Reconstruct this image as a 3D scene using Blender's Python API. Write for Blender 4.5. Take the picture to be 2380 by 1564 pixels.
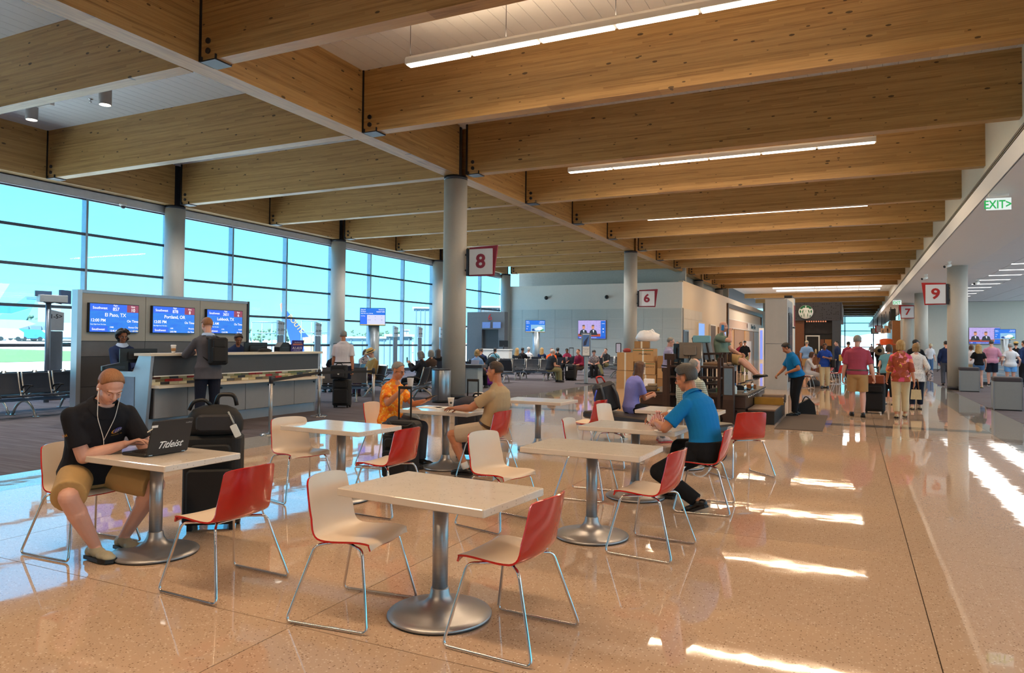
import bpy, bmesh, math, random
import numpy as np
from mathutils import Vector, Matrix, Quaternion
random.seed(7)
PI = math.pi
R = math.radians
SC = bpy.context.scene
COL = SC.collection
for _o in list(bpy.data.objects):
    bpy.data.objects.remove(_o)

# ------------------------------------------------------------------ camera
F_PX, YAW, CY, ROLL, PITCH, CAM_H = 1660.86, 0.4445, 757.37, 0.0093, 0.0225, 1.6
cam_d = bpy.data.cameras.new('camera')
cam = bpy.data.objects.new('camera', cam_d)
COL.objects.link(cam)
cam_d.sensor_fit = 'HORIZONTAL'
cam_d.sensor_width = 36.0
cam_d.lens = 36.0 * F_PX / 2380.0
cam_d.shift_y = -(782.0 - CY) / 2380.0
cam_d.clip_start = 0.1
cam_d.clip_end = 3000
cam.matrix_world = (Matrix.Translation((0, 0, CAM_H)) @ Matrix.Rotation(YAW, 4, 'Z')
                    @ Matrix.Rotation(PI / 2 + PITCH, 4, 'X') @ Matrix.Rotation(ROLL, 4, 'Z'))
SC.camera = cam

# ------------------------------------------------------------------ colour management
SC.view_settings.view_transform = 'Standard'
SC.view_settings.look = 'None'
SC.view_settings.gamma = 1.0
SC.view_settings.use_curve_mapping = False
SC.view_settings.exposure = 0.30

# ------------------------------------------------------------------ sky and sun
def lin(c):
    if isinstance(c, str):
        c = c.lstrip('#')
        c = [int(c[i:i + 2], 16) / 255 for i in (0, 2, 4)]
    return tuple(((x / 12.92) if x <= 0.04045 else ((x + 0.055) / 1.055) ** 2.4) for x in c)

W = bpy.data.worlds.new('sky'); SC.world = W; W.use_nodes = True
nt = W.node_tree; nt.nodes.clear()
_out = nt.nodes.new('ShaderNodeOutputWorld'); _bg = nt.nodes.new('ShaderNodeBackground')
_tc = nt.nodes.new('ShaderNodeTexCoord'); _sx = nt.nodes.new('ShaderNodeSeparateXYZ'); _rp = nt.nodes.new('ShaderNodeValToRGB')
nt.links.new(_tc.outputs['Generated'], _sx.inputs[0]); nt.links.new(_sx.outputs['Z'], _rp.inputs[0])
nt.links.new(_rp.outputs[0], _bg.inputs[0]); nt.links.new(_bg.outputs[0], _out.inputs[0])
_e = _rp.color_ramp.elements
_e[0].position = 0.0; _e[0].color = (.34, .90, 1.05, 1)
_e[1].position = 1.0; _e[1].color = (.09, .5, 1.3, 1)
_n = _e.new(0.10); _n.color = (.24, .86, 1.12, 1)
_n = _e.new(0.24); _n.color = (.15, .72, 1.2, 1)
_n = _e.new(0.5); _n.color = (.11, .6, 1.25, 1)
_bg.inputs[1].default_value = 1.85

def add_light(name, kind, loc, energy, color=(1, 1, 1), rot=(0, 0, 0), **kw):
    l = bpy.data.lights.new(name, kind); l.energy = energy; l.color = color
    for k, v in kw.items(): setattr(l, k, v)
    o = bpy.data.objects.new(name, l); o.location = loc; o.rotation_euler = rot
    COL.objects.link(o); return o
sun = add_light('sun', 'SUN', (0, 0, 60), 27.0, (1, .93, .84), angle=R(0.6))
sun.rotation_euler = Vector((-0.12, 0.55, -0.83)).to_track_quat('-Z', 'Y').to_euler()

WARM = (1.0, .71, .44)
NEUT = (1.0, .93, .86)
# one long lamp under the diffuser of every suspended linear fixture
PEND = [(y, xa, xb) for y, xa, xb in ((-6.85, -7.3, .6), (1.99, -7.3, .6), (10.83, -7.32, .55), (19.67, -7.56, .54), (28.51, -7.5, .5),
                                      (37.35, -7.5, .5), (46.2, -7.5, .5), (55.0, -7.5, .5))]
for y, xa, xb in PEND:
    add_light('pendant_lamp', 'AREA', ((xa + xb) / 2, y, 6.575), 235, WARM, shape='RECTANGLE', size=xb - xa - .2, size_y=.12)
    add_light('pendant_uplight', 'AREA', ((xa + xb) / 2, y, 6.80), 65, WARM, (PI, 0, 0), shape='RECTANGLE', size=xb - xa - .2, size_y=.12)
# the lit ceiling bay further along the concourse
add_light('bay_lamp', 'AREA', (-3.0, 69, 6.55), 900, NEUT, shape='RECTANGLE', size=9, size_y=7)
# troffers of the side hall
for x in (5.82, 8.2, 10.62):
    add_light('troffer_lamp', 'AREA', (x, 27, 4.5), 480, NEUT, shape='RECTANGLE', size=1.1, size_y=54)

# ------------------------------------------------------------------ pixel helpers (photograph frame 2380x1564 -> ground)
_s, _c = math.sin(YAW), math.cos(YAW)
def ray(px, py):
    a = px - 1190; b = py - CY
    x = a * math.cos(ROLL) + b * math.sin(ROLL); y = b * math.cos(ROLL) - a * math.sin(ROLL)
    r, u2 = x / F_PX, -y / F_PX
    d = math.cos(PITCH) - u2 * math.sin(PITCH); u = math.sin(PITCH) + u2 * math.cos(PITCH)
    return (r * _c - d * _s, r * _s + d * _c, u)
def G(px, py, z=0.0):
    v = ray(px, py); t = (z - CAM_H) / v[2]
    return Vector((v[0] * t, v[1] * t, z))
def AY(px, py, Y):
    v = ray(px, py); t = Y / v[1]; return Vector((v[0] * t, Y, v[2] * t + CAM_H))
def AX(px, py, X):
    v = ray(px, py); t = X / v[0]; return Vector((X, v[1] * t, v[2] * t + CAM_H))

# ------------------------------------------------------------------ materials
MATS = {}
def nodes_of(m):
    m.use_nodes = True; t = m.node_tree; b = t.nodes['Principled BSDF']; return t, b
def mix_rgb(t, a, b, fac, mode='MIX'):
    n = t.nodes.new('ShaderNodeMix'); n.data_type = 'RGBA'; n.blend_type = mode
    for sock, v in ((n.inputs[6], a), (n.inputs[7], b), (n.inputs[0], fac)):
        if hasattr(v, 'links') or isinstance(v, bpy.types.NodeSocket): t.links.new(v, sock)
        elif isinstance(v, (int, float)): sock.default_value = v
        else: sock.default_value = (*v[:3], 1)
    return n.outputs[2]
def math_n(t, op, a, b=None, clamp=False):
    n = t.nodes.new('ShaderNodeMath'); n.operation = op; n.use_clamp = clamp
    for i, v in enumerate((a, b)):
        if v is None: continue
        if isinstance(v, bpy.types.NodeSocket): t.links.new(v, n.inputs[i])
        else: n.inputs[i].default_value = v
    return n.outputs[0]
def coords(t, scale=(1, 1, 1), kind='Object', rot=(0, 0, 0)):
    c = t.nodes.new('ShaderNodeTexCoord'); mp = t.nodes.new('ShaderNodeMapping')
    mp.inputs['Scale'].default_value = scale; mp.inputs['Rotation'].default_value = rot
    t.links.new(c.outputs[kind], mp.inputs[0]); return mp.outputs[0]
def noise(t, vec, scale=5, detail=3, rough=.5):
    n = t.nodes.new('ShaderNodeTexNoise'); n.inputs['Scale'].default_value = scale
    n.inputs['Detail'].default_value = detail; n.inputs['Roughness'].default_value = rough
    t.links.new(vec, n.inputs['Vector']); return n.outputs['Fac']
def voro(t, vec, scale=5, feat='F1', out='Distance', rnd=1.0):
    n = t.nodes.new('ShaderNodeTexVoronoi'); n.feature = feat; n.inputs['Scale'].default_value = scale
    n.inputs['Randomness'].default_value = rnd
    t.links.new(vec, n.inputs['Vector']); return n.outputs[out]
def ramp(t, fac, stops, interp='LINEAR'):
    n = t.nodes.new('ShaderNodeValToRGB'); n.color_ramp.interpolation = interp
    els = n.color_ramp.elements
    while len(els) < len(stops): els.new(0.5)
    for e, (p, c) in zip(els, stops):
        e.position = p; e.color = (*c, 1) if len(c) == 3 else c
    t.links.new(fac, n.inputs[0]); return n.outputs[0]
def bump(t, b, h, strength=.2, dist=.01):
    n = t.nodes.new('ShaderNodeBump'); n.inputs['Strength'].default_value = strength; n.inputs['Distance'].default_value = dist
    t.links.new(h, n.inputs['Height']); t.links.new(n.outputs[0], b.inputs['Normal'])
def M(name, col, rough=.5, metal=0.0, var=.10, scale=9, bmp=0.0, coat=0.0, spec=.5, stretch=(1, 1, 1)):
    if name in MATS: return MATS[name]
    m = bpy.data.materials.new(name); t, b = nodes_of(m); c = lin(col)
    v = coords(t, stretch); f = noise(t, v, scale)
    dark = tuple(x * (1 - var) for x in c); lite = tuple(min(1, x * (1 + var)) for x in c)
    t.links.new(mix_rgb(t, dark, lite, f), b.inputs['Base Color'])
    b.inputs['Roughness'].default_value = rough; b.inputs['Metallic'].default_value = metal
    b.inputs['Specular IOR Level'].default_value = spec
    if coat: b.inputs['Coat Weight'].default_value = coat; b.inputs['Coat Roughness'].default_value = .06
    if bmp: bump(t, b, noise(t, v, scale * 14, 2), bmp, .004)
    MATS[name] = m; return m
def EM(name, col, strength=1.0):
    if name in MATS: return MATS[name]
    m = bpy.data.materials.new(name); t, b = nodes_of(m); c = lin(col)
    f = noise(t, coords(t), 3); k = mix_rgb(t, tuple(x * .96 for x in c), c, f)
    b.inputs['Base Color'].default_value = (.02, .02, .02, 1)
    t.links.new(k, b.inputs['Emission Color']); b.inputs['Emission Strength'].default_value = strength
    b.inputs['Roughness'].default_value = .35
    MATS[name] = m; return m

def wood_beam(name, tint):
    m = bpy.data.materials.new(name); t, b = nodes_of(m)
    v = coords(t, (1, 1, 1)); sp = t.nodes.new('ShaderNodeSeparateXYZ'); t.links.new(v, sp.inputs[0])
    # laminations: each 4 cm layer has its own tone
    lay = math_n(t, 'FLOOR', math_n(t, 'MULTIPLY', sp.outputs['Z'], 24.0))
    seg = math_n(t, 'FLOOR', math_n(t, 'ADD', math_n(t, 'MULTIPLY', sp.outputs['X'], .45), math_n(t, 'MULTIPLY', lay, .37)))
    cm = t.nodes.new('ShaderNodeCombineXYZ'); t.links.new(seg, cm.inputs[0]); t.links.new(lay, cm.inputs[1])
    wn = t.nodes.new('ShaderNodeTexWhiteNoise'); wn.noise_dimensions = '2D'; t.links.new(cm.outputs[0], wn.inputs['Vector'])
    g1 = noise(t, coords(t, (.7, 9, 26)), 2.2, 5, .65)
    g2 = noise(t, coords(t, (.18, 3, 40)), 2.0, 3, .6)
    base = [lin(x) for x in tint]
    c = ramp(t, g1, [(.28, base[0]), (.5, base[1]), (.72, base[2])])
    c = mix_rgb(t, c, base[3], math_n(t, 'MULTIPLY', math_n(t, 'GREATER_THAN', g2, .58), .5))
    c = mix_rgb(t, c, base[4], math_n(t, 'MULTIPLY', wn.outputs['Value'], .62))
    # dark knots, longer than tall; every beam gets its own pattern
    oi = t.nodes.new('ShaderNodeObjectInfo'); sh = t.nodes.new('ShaderNodeVectorMath'); sh.operation = 'ADD'; cx = t.nodes.new('ShaderNodeCombineXYZ')
    t.links.new(math_n(t, 'MULTIPLY', oi.outputs['Random'], 53.0), cx.inputs[0]); t.links.new(coords(t, (3.4, .8, 8.5)), sh.inputs[0]); t.links.new(cx.outputs[0], sh.inputs[1]); kv = sh.outputs[0]; kd = voro(t, kv, 1.0); kc = voro(t, kv, 1.0, out='Color')
    ks = t.nodes.new('ShaderNodeSeparateColor'); t.links.new(kc, ks.inputs[0])
    rad = math_n(t, 'MULTIPLY', math_n(t, 'POWER', ks.outputs[0], 1.6), .25)
    kn = math_n(t, 'LESS_THAN', math_n(t, 'ADD', kd, math_n(t, 'MULTIPLY', noise(t, v, 22), .07)), rad)
    kn = math_n(t, 'MULTIPLY', kn, .8)
    c = mix_rgb(t, c, lin('#2a1a0f'), kn)
    t.links.new(c, b.inputs['Base Color']); b.inputs['Roughness'].default_value = .42
    bump(t, b, g1, .12, .004)
    MATS[name] = m; return m
WOOD = wood_beam('glulam', ['#86643a', '#a67f4c', '#bd965e', '#6d4a24', '#c6a167'])

def terrazzo(name, base, dark, lite, rough=.026):
    m = bpy.data.materials.new(name); t, b = nodes_of(m); v = coords(t, kind='Object')
    big = noise(t, v, .6, 4); sp1 = voro(t, v, 70); sp1c = voro(t, v, 70, out='Color'); sp2 = noise(t, v, 160, 2)
    s = t.nodes.new('ShaderNodeSeparateColor'); t.links.new(sp1c, s.inputs[0])
    c = mix_rgb(t, lin(base), tuple(x * .86 for x in lin(base)), big)
    c = mix_rgb(t, c, lin(dark), math_n(t, 'MULTIPLY', math_n(t, 'MULTIPLY', math_n(t, 'LESS_THAN', sp1, .32), math_n(t, 'GREATER_THAN', s.outputs[0], .78)), .7))
    c = mix_rgb(t, c, lin(lite), math_n(t, 'MULTIPLY', math_n(t, 'MULTIPLY', math_n(t, 'LESS_THAN', sp1, .38), math_n(t, 'LESS_THAN', s.outputs[0], .2)), .55))
    c = mix_rgb(t, c, lin(dark), math_n(t, 'MULTIPLY', math_n(t, 'GREATER_THAN', sp2, .66), .35))
    t.links.new(c, b.inputs['Base Color'])
    rr = ramp(t, noise(t, v, 2.2, 5, .7), [(.3, (rough * .7,) * 3), (.75, (rough * 1.9,) * 3)])
    t.links.new(rr, b.inputs['Roughness']); b.inputs['IOR'].default_value = 1.65
    bump(t, b, noise(t, v, 2.6, 2), .05, .02)
    MATS[name] = m; return m
TERR = terrazzo('terrazzo_tan', '#cbae94', '#6b4a33', '#ead7c0')
TERR_G = terrazzo('terrazzo_grey', '#9a968f', '#4a4744', '#d8d6d0')
TERR_D = terrazzo('terrazzo_dark', '#7d736b', '#3d3733', '#b8aea4')

def carpet():
    m = bpy.data.materials.new('carpet'); t, b = nodes_of(m)
    st = noise(t, coords(t, (.5, 9, 1)), 1.6, 5, .65); hue = noise(t, coords(t, (.25, 1.5, 1)), 1.1, 2); fib = noise(t, coords(t), 260, 1)
    c = ramp(t, st, [(.3, lin('#48474e')), (.5, lin('#605f66')), (.7, lin('#7b7982'))])
    c = mix_rgb(t, c, lin('#5c4a47'), math_n(t, 'MULTIPLY', hue, .55))
    t.links.new(c, b.inputs['Base Color']); b.inputs['Roughness'].default_value = .92
    b.inputs['Specular IOR Level'].default_value = .18
    bump(t, b, fib, .5, .004)
    MATS['carpet'] = m; return m
CARPET = carpet()
def concrete(name, col):
    m = bpy.data.materials.new(name); t, b = nodes_of(m); v = coords(t, (1, 1, .5)); c0 = lin(col)
    a = noise(t, v, 1.7, 5, .6); pits = voro(t, coords(t), 14); p2 = noise(t, coords(t), 40, 2)
    c = mix_rgb(t, tuple(x * .78 for x in c0), tuple(min(1, x * 1.12) for x in c0), a)
    c = mix_rgb(t, c, tuple(x * .45 for x in c0), math_n(t, 'MULTIPLY', math_n(t, 'LESS_THAN', pits, .1), .5))
    c = mix_rgb(t, c, tuple(x * .8 for x in c0), math_n(t, 'MULTIPLY', p2, .3))
    t.links.new(c, b.inputs['Base Color']); b.inputs['Roughness'].default_value = .55
    bump(t, b, p2, .15, .004); MATS[name] = m; return m
CONC = concrete('column_concrete', '#b9b6ae')
CONC_B = concrete('pillar_concrete', '#b3b2b0')
def quartz():
    m = bpy.data.materials.new('quartz_top'); t, b = nodes_of(m); v = coords(t)
    d = voro(t, v, 62); cc = voro(t, v, 62, out='Color'); s = t.nodes.new('ShaderNodeSeparateColor'); t.links.new(cc, s.inputs[0])
    fl = math_n(t, 'MULTIPLY', math_n(t, 'LESS_THAN', d, .30), math_n(t, 'GREATER_THAN', s.outputs[1], .84))
    c = mix_rgb(t, lin('#e3d8cd'), lin('#d6cabd'), noise(t, v, 9))
    c = mix_rgb(t, c, lin('#a3968b'), math_n(t, 'MULTIPLY', fl, .6))
    t.links.new(c, b.inputs['Base Color']); b.inputs['Roughness'].default_value = .09
    MATS['quartz_top'] = m; return m
QUARTZ = quartz()
def glass(name, tint, fac=.9):
    m = bpy.data.materials.new(name); m.use_nodes = True; t = m.node_tree; t.nodes.clear()
    o = t.nodes.new('ShaderNodeOutputMaterial'); tr = t.nodes.new('ShaderNodeBsdfTransparent'); gl = t.nodes.new('ShaderNodeBsdfGlossy')
    lw = t.nodes.new('ShaderNodeLayerWeight'); mx = t.nodes.new('ShaderNodeMixShader')
    fr = math_n(t, 'ADD', math_n(t, 'MULTIPLY', math_n(t, 'POWER', lw.outputs['Facing'], 5.0), .45), .025)
    k = noise(t, coords(t), .8, 1); c = mix_rgb(t, lin(tint), tuple(min(1, x * 1.02) for x in lin(tint)), k)
    t.links.new(c, tr.inputs[0]); gl.inputs['Roughness'].default_value = .02
    t.links.new(fr, mx.inputs[0]); t.links.new(tr.outputs[0], mx.inputs[1]); t.links.new(gl.outputs[0], mx.inputs[2])
    t.links.new(mx.outputs[0], o.inputs[0]); MATS[name] = m; return m
GLASS = glass('window_glass', '#eefaff')

STEEL = M('dark_steel', '#3b3d44', .38, .55)
ALU = M('aluminium', '#8e98a6', .34, .8)
ALU_D = M('dark_aluminium', '#4a525e', .4, .6)
CHROME = M('chrome', '#d6d6d8', .09, 1.0, var=.02)
BRUSH = M('brushed_steel', '#a6a6a8', .34, .75, stretch=(1, 1, 14))
WHITE = M('white_paint', '#e4e2dc', .6, var=.03)
CREAM = M('cream_paint', '#d9d5c4', .62, var=.03)
RED = M('red_shell', '#c01a14', .18, coat=.5, var=.04)
IVORY = M('ivory_shell', '#e6d3bf', .34, var=.03)
BLACK = M('black_plastic', '#15161a', .42)
BLACKM = M('black_matt', '#1b1a1c', .75)
PLANK = M('ceiling_metal', '#e6e8ea', .5, .0, var=.03)
LAMP_W = EM('lamp_diffuser', '#fff3df', 4.0)
LAMP_N = EM('troffer_diffuser', '#fffaf2', 3.0)

# ------------------------------------------------------------------ mesh builder
def finish(name, me, mat, parent=None, smooth=True):
    if isinstance(mat, (list, tuple)):
        for m in mat: me.materials.append(m)
    elif mat is not None: me.materials.append(mat)
    o = bpy.data.objects.new(name, me); COL.objects.link(o)
    if parent is not None: o.parent = parent
    return o
class MB:
    def __init__(s): s.v = []; s.f = []; s.m = []; s.sm = []
    def add(s, verts, faces, mi=0, sm=False):
        k = len(s.v); s.v += [tuple(p) for p in verts]; s.f += [tuple(i + k for i in f) for f in faces]
        s.m += [mi] * len(faces); s.sm += [sm] * len(faces); return s
    def box(s, c, d, rz=0.0, mi=0, T=None, taper=1.0):
        x, y, z = d[0] / 2, d[1] / 2, d[2] / 2
        vs = [(-x, -y, -z), (x, -y, -z), (x, y, -z), (-x, y, -z)] + [(-x * taper, -y * taper, z), (x * taper, -y * taper, z), (x * taper, y * taper, z), (-x * taper, y * taper, z)]
        mtx = Matrix.Translation(c) @ (T.to_4x4() if T is not None else Matrix.Rotation(rz, 4, 'Z'))
        s.add([mtx @ Vector(p) for p in vs], [(0, 3, 2, 1), (4, 5, 6, 7), (0, 1, 5, 4), (1, 2, 6, 5), (2, 3, 7, 6), (3, 0, 4, 7)], mi); return s
    def bar(s, a, b): 
        return s.box([(a[i] + b[i]) / 2 for i in range(3)], [abs(b[i] - a[i]) for i in range(3)])
    def rbox(s, c, d, r=.02, rz=0.0, n=3, mi=0, T=None, axis='z'):
        # box with rounded corners about one axis, small chamfer on the two caps
        ax = {'z': (0, 1, 2), 'y': (0, 2, 1), 'x': (1, 2, 0)}[axis]
        hx, hy, hz = d[ax[0]] / 2, d[ax[1]] / 2, d[ax[2]] / 2; r = min(r, hx * .98, hy * .98); ch = min(r * .4, hz * .5)
        def outline(ins):
            pts = []
            for q, (sx, sy) in enumerate(((1, 1), (-1, 1), (-1, -1), (1, -1))):
                for i in range(n + 1):
                    a = (q + i / n) * PI / 2
                    pts.append((sx * (hx - r) + (r - ins) * math.cos(a), sy * (hy - r) + (r - ins) * math.sin(a)))
            return pts
        rings = [(outline(ch), -hz), (outline(0), -hz + ch), (outline(0), hz - ch), (outline(ch), hz)]
        mtx = Matrix.Translation(c) @ (T.to_4x4() if T is not None else Matrix.Rotation(rz, 4, 'Z')); vs = []
        for o, z in rings:
            for (x, y) in o:
                p = [0, 0, 0]; p[ax[0]] = x; p[ax[1]] = y; p[ax[2]] = z; vs.append(mtx @ Vector(p))
        N = len(rings[0][0]); fs = []
        for k in range(3):
            for i in range(N): fs.append((k * N + i, k * N + (i + 1) % N, (k + 1) * N + (i + 1) % N, (k + 1) * N + i))
        fs.append(tuple(range(N))[::-1]); fs.append(tuple(3 * N + i for i in range(N)))
        if axis == 'y': fs = [f[::-1] for f in fs]
        s.add(vs, fs, mi); return s
    def cyl(s, a, b, r, r2=None, n=16, mi=0, cap=True, sm=True):
        a = Vector(a); b = Vector(b); r2 = r if r2 is None else r2; q = (b - a).to_track_quat('Z', 'Y'); vs = []
        for p, rr in ((a, r), (b, r2)):
            for i in range(n): vs.append(p + q @ Vector((rr * math.cos(2 * PI * i / n), rr * math.sin(2 * PI * i / n), 0)))
        s.add(vs, [(i, (i + 1) % n, n + (i + 1) % n, n + i) for i in range(n)], mi, sm)
        if cap:
            k = len(s.v) - 2 * n
            s.f += [tuple(k + i for i in range(n))[::-1], tuple(k + n + i for i in range(n))]; s.m += [mi] * 2; s.sm += [False] * 2
        return s
    def lathe(s, prof, c=(0, 0, 0), n=32, mi=0, sm=True, sx=1, sy=1):
        vs = []
        for r, z in prof:
            for i in range(n): vs.append((c[0] + r * sx * math.cos(2 * PI * i / n), c[1] + r * sy * math.sin(2 * PI * i / n), c[2] + z))
        fs = []
        for k in range(len(prof) - 1):
            for i in range(n): fs.append((k * n + i, k * n + (i + 1) % n, (k + 1) * n + (i + 1) % n, (k + 1) * n + i))
        if prof[0][0] > 1e-6: fs.append(tuple(range(n))[::-1])
        if prof[-1][0] > 1e-6: fs.append(tuple((len(prof) - 1) * n + i for i in range(n)))
        s.add(vs, fs, mi, sm); return s
    def tube(s, pts, r, n=8, mi=0, closed=False, bend=0.0, bn=4, flat=1.0):
        P = [Vector(p) for p in pts]
        if bend:                                   # round the corners
            Q = []
            L = len(P)
            for i, p in enumerate(P):
                if not closed and i in (0, L - 1): Q.append(p); continue
                a = P[i - 1]; b = P[(i + 1) % L]; k = min(bend, (a - p).length * .45, (b - p).length * .45)
                p0 = p + (a - p).normalized() * k; p1 = p + (b - p).normalized() * k
                for j in range(bn + 1):
                    t = j / bn; Q.append(p0 * (1 - t) ** 2 + p * 2 * t * (1 - t) + p1 * t * t)
            P = Q
        L = len(P); vs = []; up = None
        for i, p in enumerate(P):
            a = P[i - 1] if (i > 0 or closed) else p; b = P[(i + 1) % L] if (i < L - 1 or closed) else p
            d = (b - a).normalized()
            if up is None: up = d.orthogonal().normalized()
            up = (up - d * up.dot(d))
            up = up.normalized() if up.length > 1e-6 else d.orthogonal().normalized()
            w = d.cross(up); rr = r[i] if isinstance(r, (list, tuple)) else r
            for k in range(n):
                an = 2 * PI * k / n; vs.append(p + up * (rr * math.cos(an)) + w * (rr * flat * math.sin(an)))
        fs = []
        for i in range(L if closed else L - 1):
            j = (i + 1) % L
            for k in range(n): fs.append((i * n + k, i * n + (k + 1) % n, j * n + (k + 1) % n, j * n + k))
        if not closed: fs += [tuple(range(n))[::-1], tuple((L - 1) * n + k for k in range(n))]
        s.add(vs, fs, mi, True); return s
    def prism(s, poly, h0, h1, axis='z', T=None, mi=0):
        # poly: 2D outline (counter-clockwise), extruded along an axis
        n = len(poly); vs = []
        for h in (h0, h1):
            for (a, b) in poly: vs.append({'z': (a, b, h), 'y': (a, h, b), 'x': (h, a, b)}[axis])
        if T is not None: vs = [T @ Vector(p) for p in vs]
        fs = [(i, (i + 1) % n, n + (i + 1) % n, n + i) for i in range(n)] + [tuple(range(n))[::-1], tuple(n + i for i in range(n))]
        if axis == 'y': fs = [f[::-1] for f in fs]
        s.add(vs, fs, mi); return s
    def ball(s, c, r, n=12, m=8, mi=0, T=None):
        if not isinstance(r, (tuple, list)): r = (r, r, r)
        vs = [(0, 0, -r[2])]; fs = []
        for j in range(1, m):
            th = PI * j / m
            for i in range(n): vs.append((r[0] * math.sin(th) * math.cos(2 * PI * i / n), r[1] * math.sin(th) * math.sin(2 * PI * i / n), -r[2] * math.cos(th)))
        vs.append((0, 0, r[2]))
        for i in range(n): fs.append((0, 1 + (i + 1) % n, 1 + i))
        for j in range(m - 2):
            for i in range(n): a = 1 + j * n; fs.append((a + i, a + (i + 1) % n, a + n + (i + 1) % n, a + n + i))
        k = len(vs) - 1; a = 1 + (m - 2) * n
        for i in range(n): fs.append((a + i, a + (i + 1) % n, k))
        mtx = Matrix.Translation(c) @ (T.to_4x4() if T is not None else Matrix.Identity(4))
        s.add([mtx @ Vector(p) for p in vs], fs, mi, True); return s
    def mesh(s, name):
        me = bpy.data.meshes.new(name); me.from_pydata(s.v, [], s.f)
        me.polygons.foreach_set('use_smooth', s.sm)
        if any(s.m): me.polygons.foreach_set('material_index', s.m)
        me.update(); return me
    def build(s, name, mat, parent=None):
        return finish(name, s.mesh(name), mat, parent)

def tag(o, label=None, cat=None, group=None, kind=None):
    if label: o['label'] = label
    if cat: o['category'] = cat
    if group: o['group'] = group
    if kind: o['kind'] = kind
    return o
def thing(name, label, cat, loc=(0, 0, 0), rz=0.0, group=None):
    o = bpy.data.objects.new(name, None); COL.objects.link(o); o.empty_display_size = .2
    o.location = loc; o.rotation_euler = (0, 0, rz); return tag(o, label, cat, group)
def struct(name, mb, mat):
    return tag(mb.build(name, mat), kind='structure')
def copy_tree(o, parent=None):
    c = o.copy(); COL.objects.link(c)
    if parent is not None: c.parent = parent
    for ch in o.children: copy_tree(ch, c)
    return c
def dup(root, loc, rz, label, group=None):
    c = copy_tree(root); c.location = loc; c.rotation_euler = (0, 0, rz); c['label'] = label
    if group: c['group'] = group
    elif 'group' in c: del c['group']
    return c
def part_copy(mesh_obj_data, name, parent, loc, rz=0.0, scale=None):
    o = bpy.data.objects.new(name, mesh_obj_data); COL.objects.link(o); o.parent = parent; o.location = loc
    o.rotation_euler = (0, 0, rz)
    if scale: o.scale = scale
    return o
FONT_CACHE = {}
def text_mesh(lines, extr=.0, shear=0.0, bold=0.0):
    """lines: (text, x, y, size, align) in a flat x/y layout -> one mesh"""
    vs, fs = [], []
    for (tx, x, y, size, al) in lines:
        cu = bpy.data.curves.new('t', 'FONT'); cu.body = tx; cu.size = size; cu.align_x = al; cu.extrude = extr; cu.shear = shear; cu.offset = bold * size
        cu.resolution_u = 3
        ob = bpy.data.objects.new('t', cu); COL.objects.link(ob)
        dg = bpy.context.evaluated_depsgraph_get(); me = bpy.data.meshes.new_from_object(ob.evaluated_get(dg))
        k = len(vs); vs += [(v.co.x + x, v.co.y + y, v.co.z) for v in me.vertices]; fs += [tuple(i + k for i in p.vertices) for p in me.polygons]
        bpy.data.objects.remove(ob); bpy.data.curves.remove(cu); bpy.data.meshes.remove(me)
    me = bpy.data.meshes.new('lettering'); me.from_pydata(vs, [], fs); me.update(); return me
def lettering(lines, mat, parent, T, name='lettering', extr=0.0, shear=0.0, bold=0.0):
    me = text_mesh(lines, extr, shear, bold); me.transform(T); return finish(name, me, mat, parent)
def frame_of(origin, xdir, ydir):
    x = Vector(xdir).normalized(); y = Vector(ydir); y = (y - x * y.dot(x)).normalized(); z = x.cross(y)
    m = Matrix((x, y, z)).transposed().to_4x4(); m.translation = Vector(origin); return m
ORD = ['first', 'second', 'third', 'fourth', 'fifth', 'sixth', 'seventh', 'eighth', 'ninth', 'tenth', 'eleventh', 'twelfth', 'thirteenth', 'fourteenth',
       'fifteenth', 'sixteenth', 'seventeenth', 'eighteenth', 'nineteenth', 'twentieth']
# ================================================================== STRUCTURE
P0, PSTEP = 17.46, 4.42                 # beam line with the main column, beam spacing
XG, XW, XR = -9.9, -21.25, 3.1          # right faces of the two girders, fascia wall
ZB, ZC = 6.25, 7.65                     # beam underside, ceiling
XGLASS = -21.9

# ---- floor: dark bed, terrazzo panels with recessed joints, borders, carpet
fl = struct('floor', MB().box((-3, 58, -.06), (40, 146, .08)), M('floor_bed', '#4d443c', .8))
_pan = {}
def floor_panel(name, x0, x1, y0, y1, mat, gap=.006):
    w, d = x1 - x0 - gap, y1 - y0 - gap; key = (round(w, 3), round(d, 3), mat.name)
    if key not in _pan:
        me = MB().box((0, 0, -.01), (w, d, .02)).mesh(name); me.materials.append(mat); _pan[key] = me
    return part_copy(_pan[key], name, fl, ((x0 + x1) / 2, (y0 + y1) / 2, 0))
xs = [-8.0, -6.06, -2.83, .40, 2.3]
ys = [-14.0, -12.52, -9.39, -6.26, -3.13, 0, 3.13, 6.26, 9.39, 12.52, 15.65]
for i in range(len(ys) - 1):
    for j in range(4): floor_panel('terrazzo_panel', xs[j], xs[j + 1], ys[i], ys[i + 1], TERR)
for j in range(4): floor_panel('dark_band', xs[j], xs[j + 1], 15.65, 16.1, TERR_D)
y = 16.1
while y < 128:
    for j in range(4): floor_panel('terrazzo_panel', xs[j], xs[j + 1], y, y + 3.13 * (1 if y < 40 else 4), TERR)
    y += 3.13 * (1 if y < 40 else 4)
for a in range(-14, 44, 6): floor_panel('border_panel', -8.9, -8.0, a, min(a + 6, 44), TERR_G)
floor_panel('terrazzo_panel', -9.45, -8.0, 44, 130, TERR)
for a in range(-14, 58, 6): floor_panel('border_panel', 2.3, 3.2, a, a + 6, TERR_G)
floor_panel('terrazzo_panel', 2.3, 3.2, 58, 130, TERR)
floor_panel('carpet_panel', -22.4, -8.9, -14, 44.4, CARPET)
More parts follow.
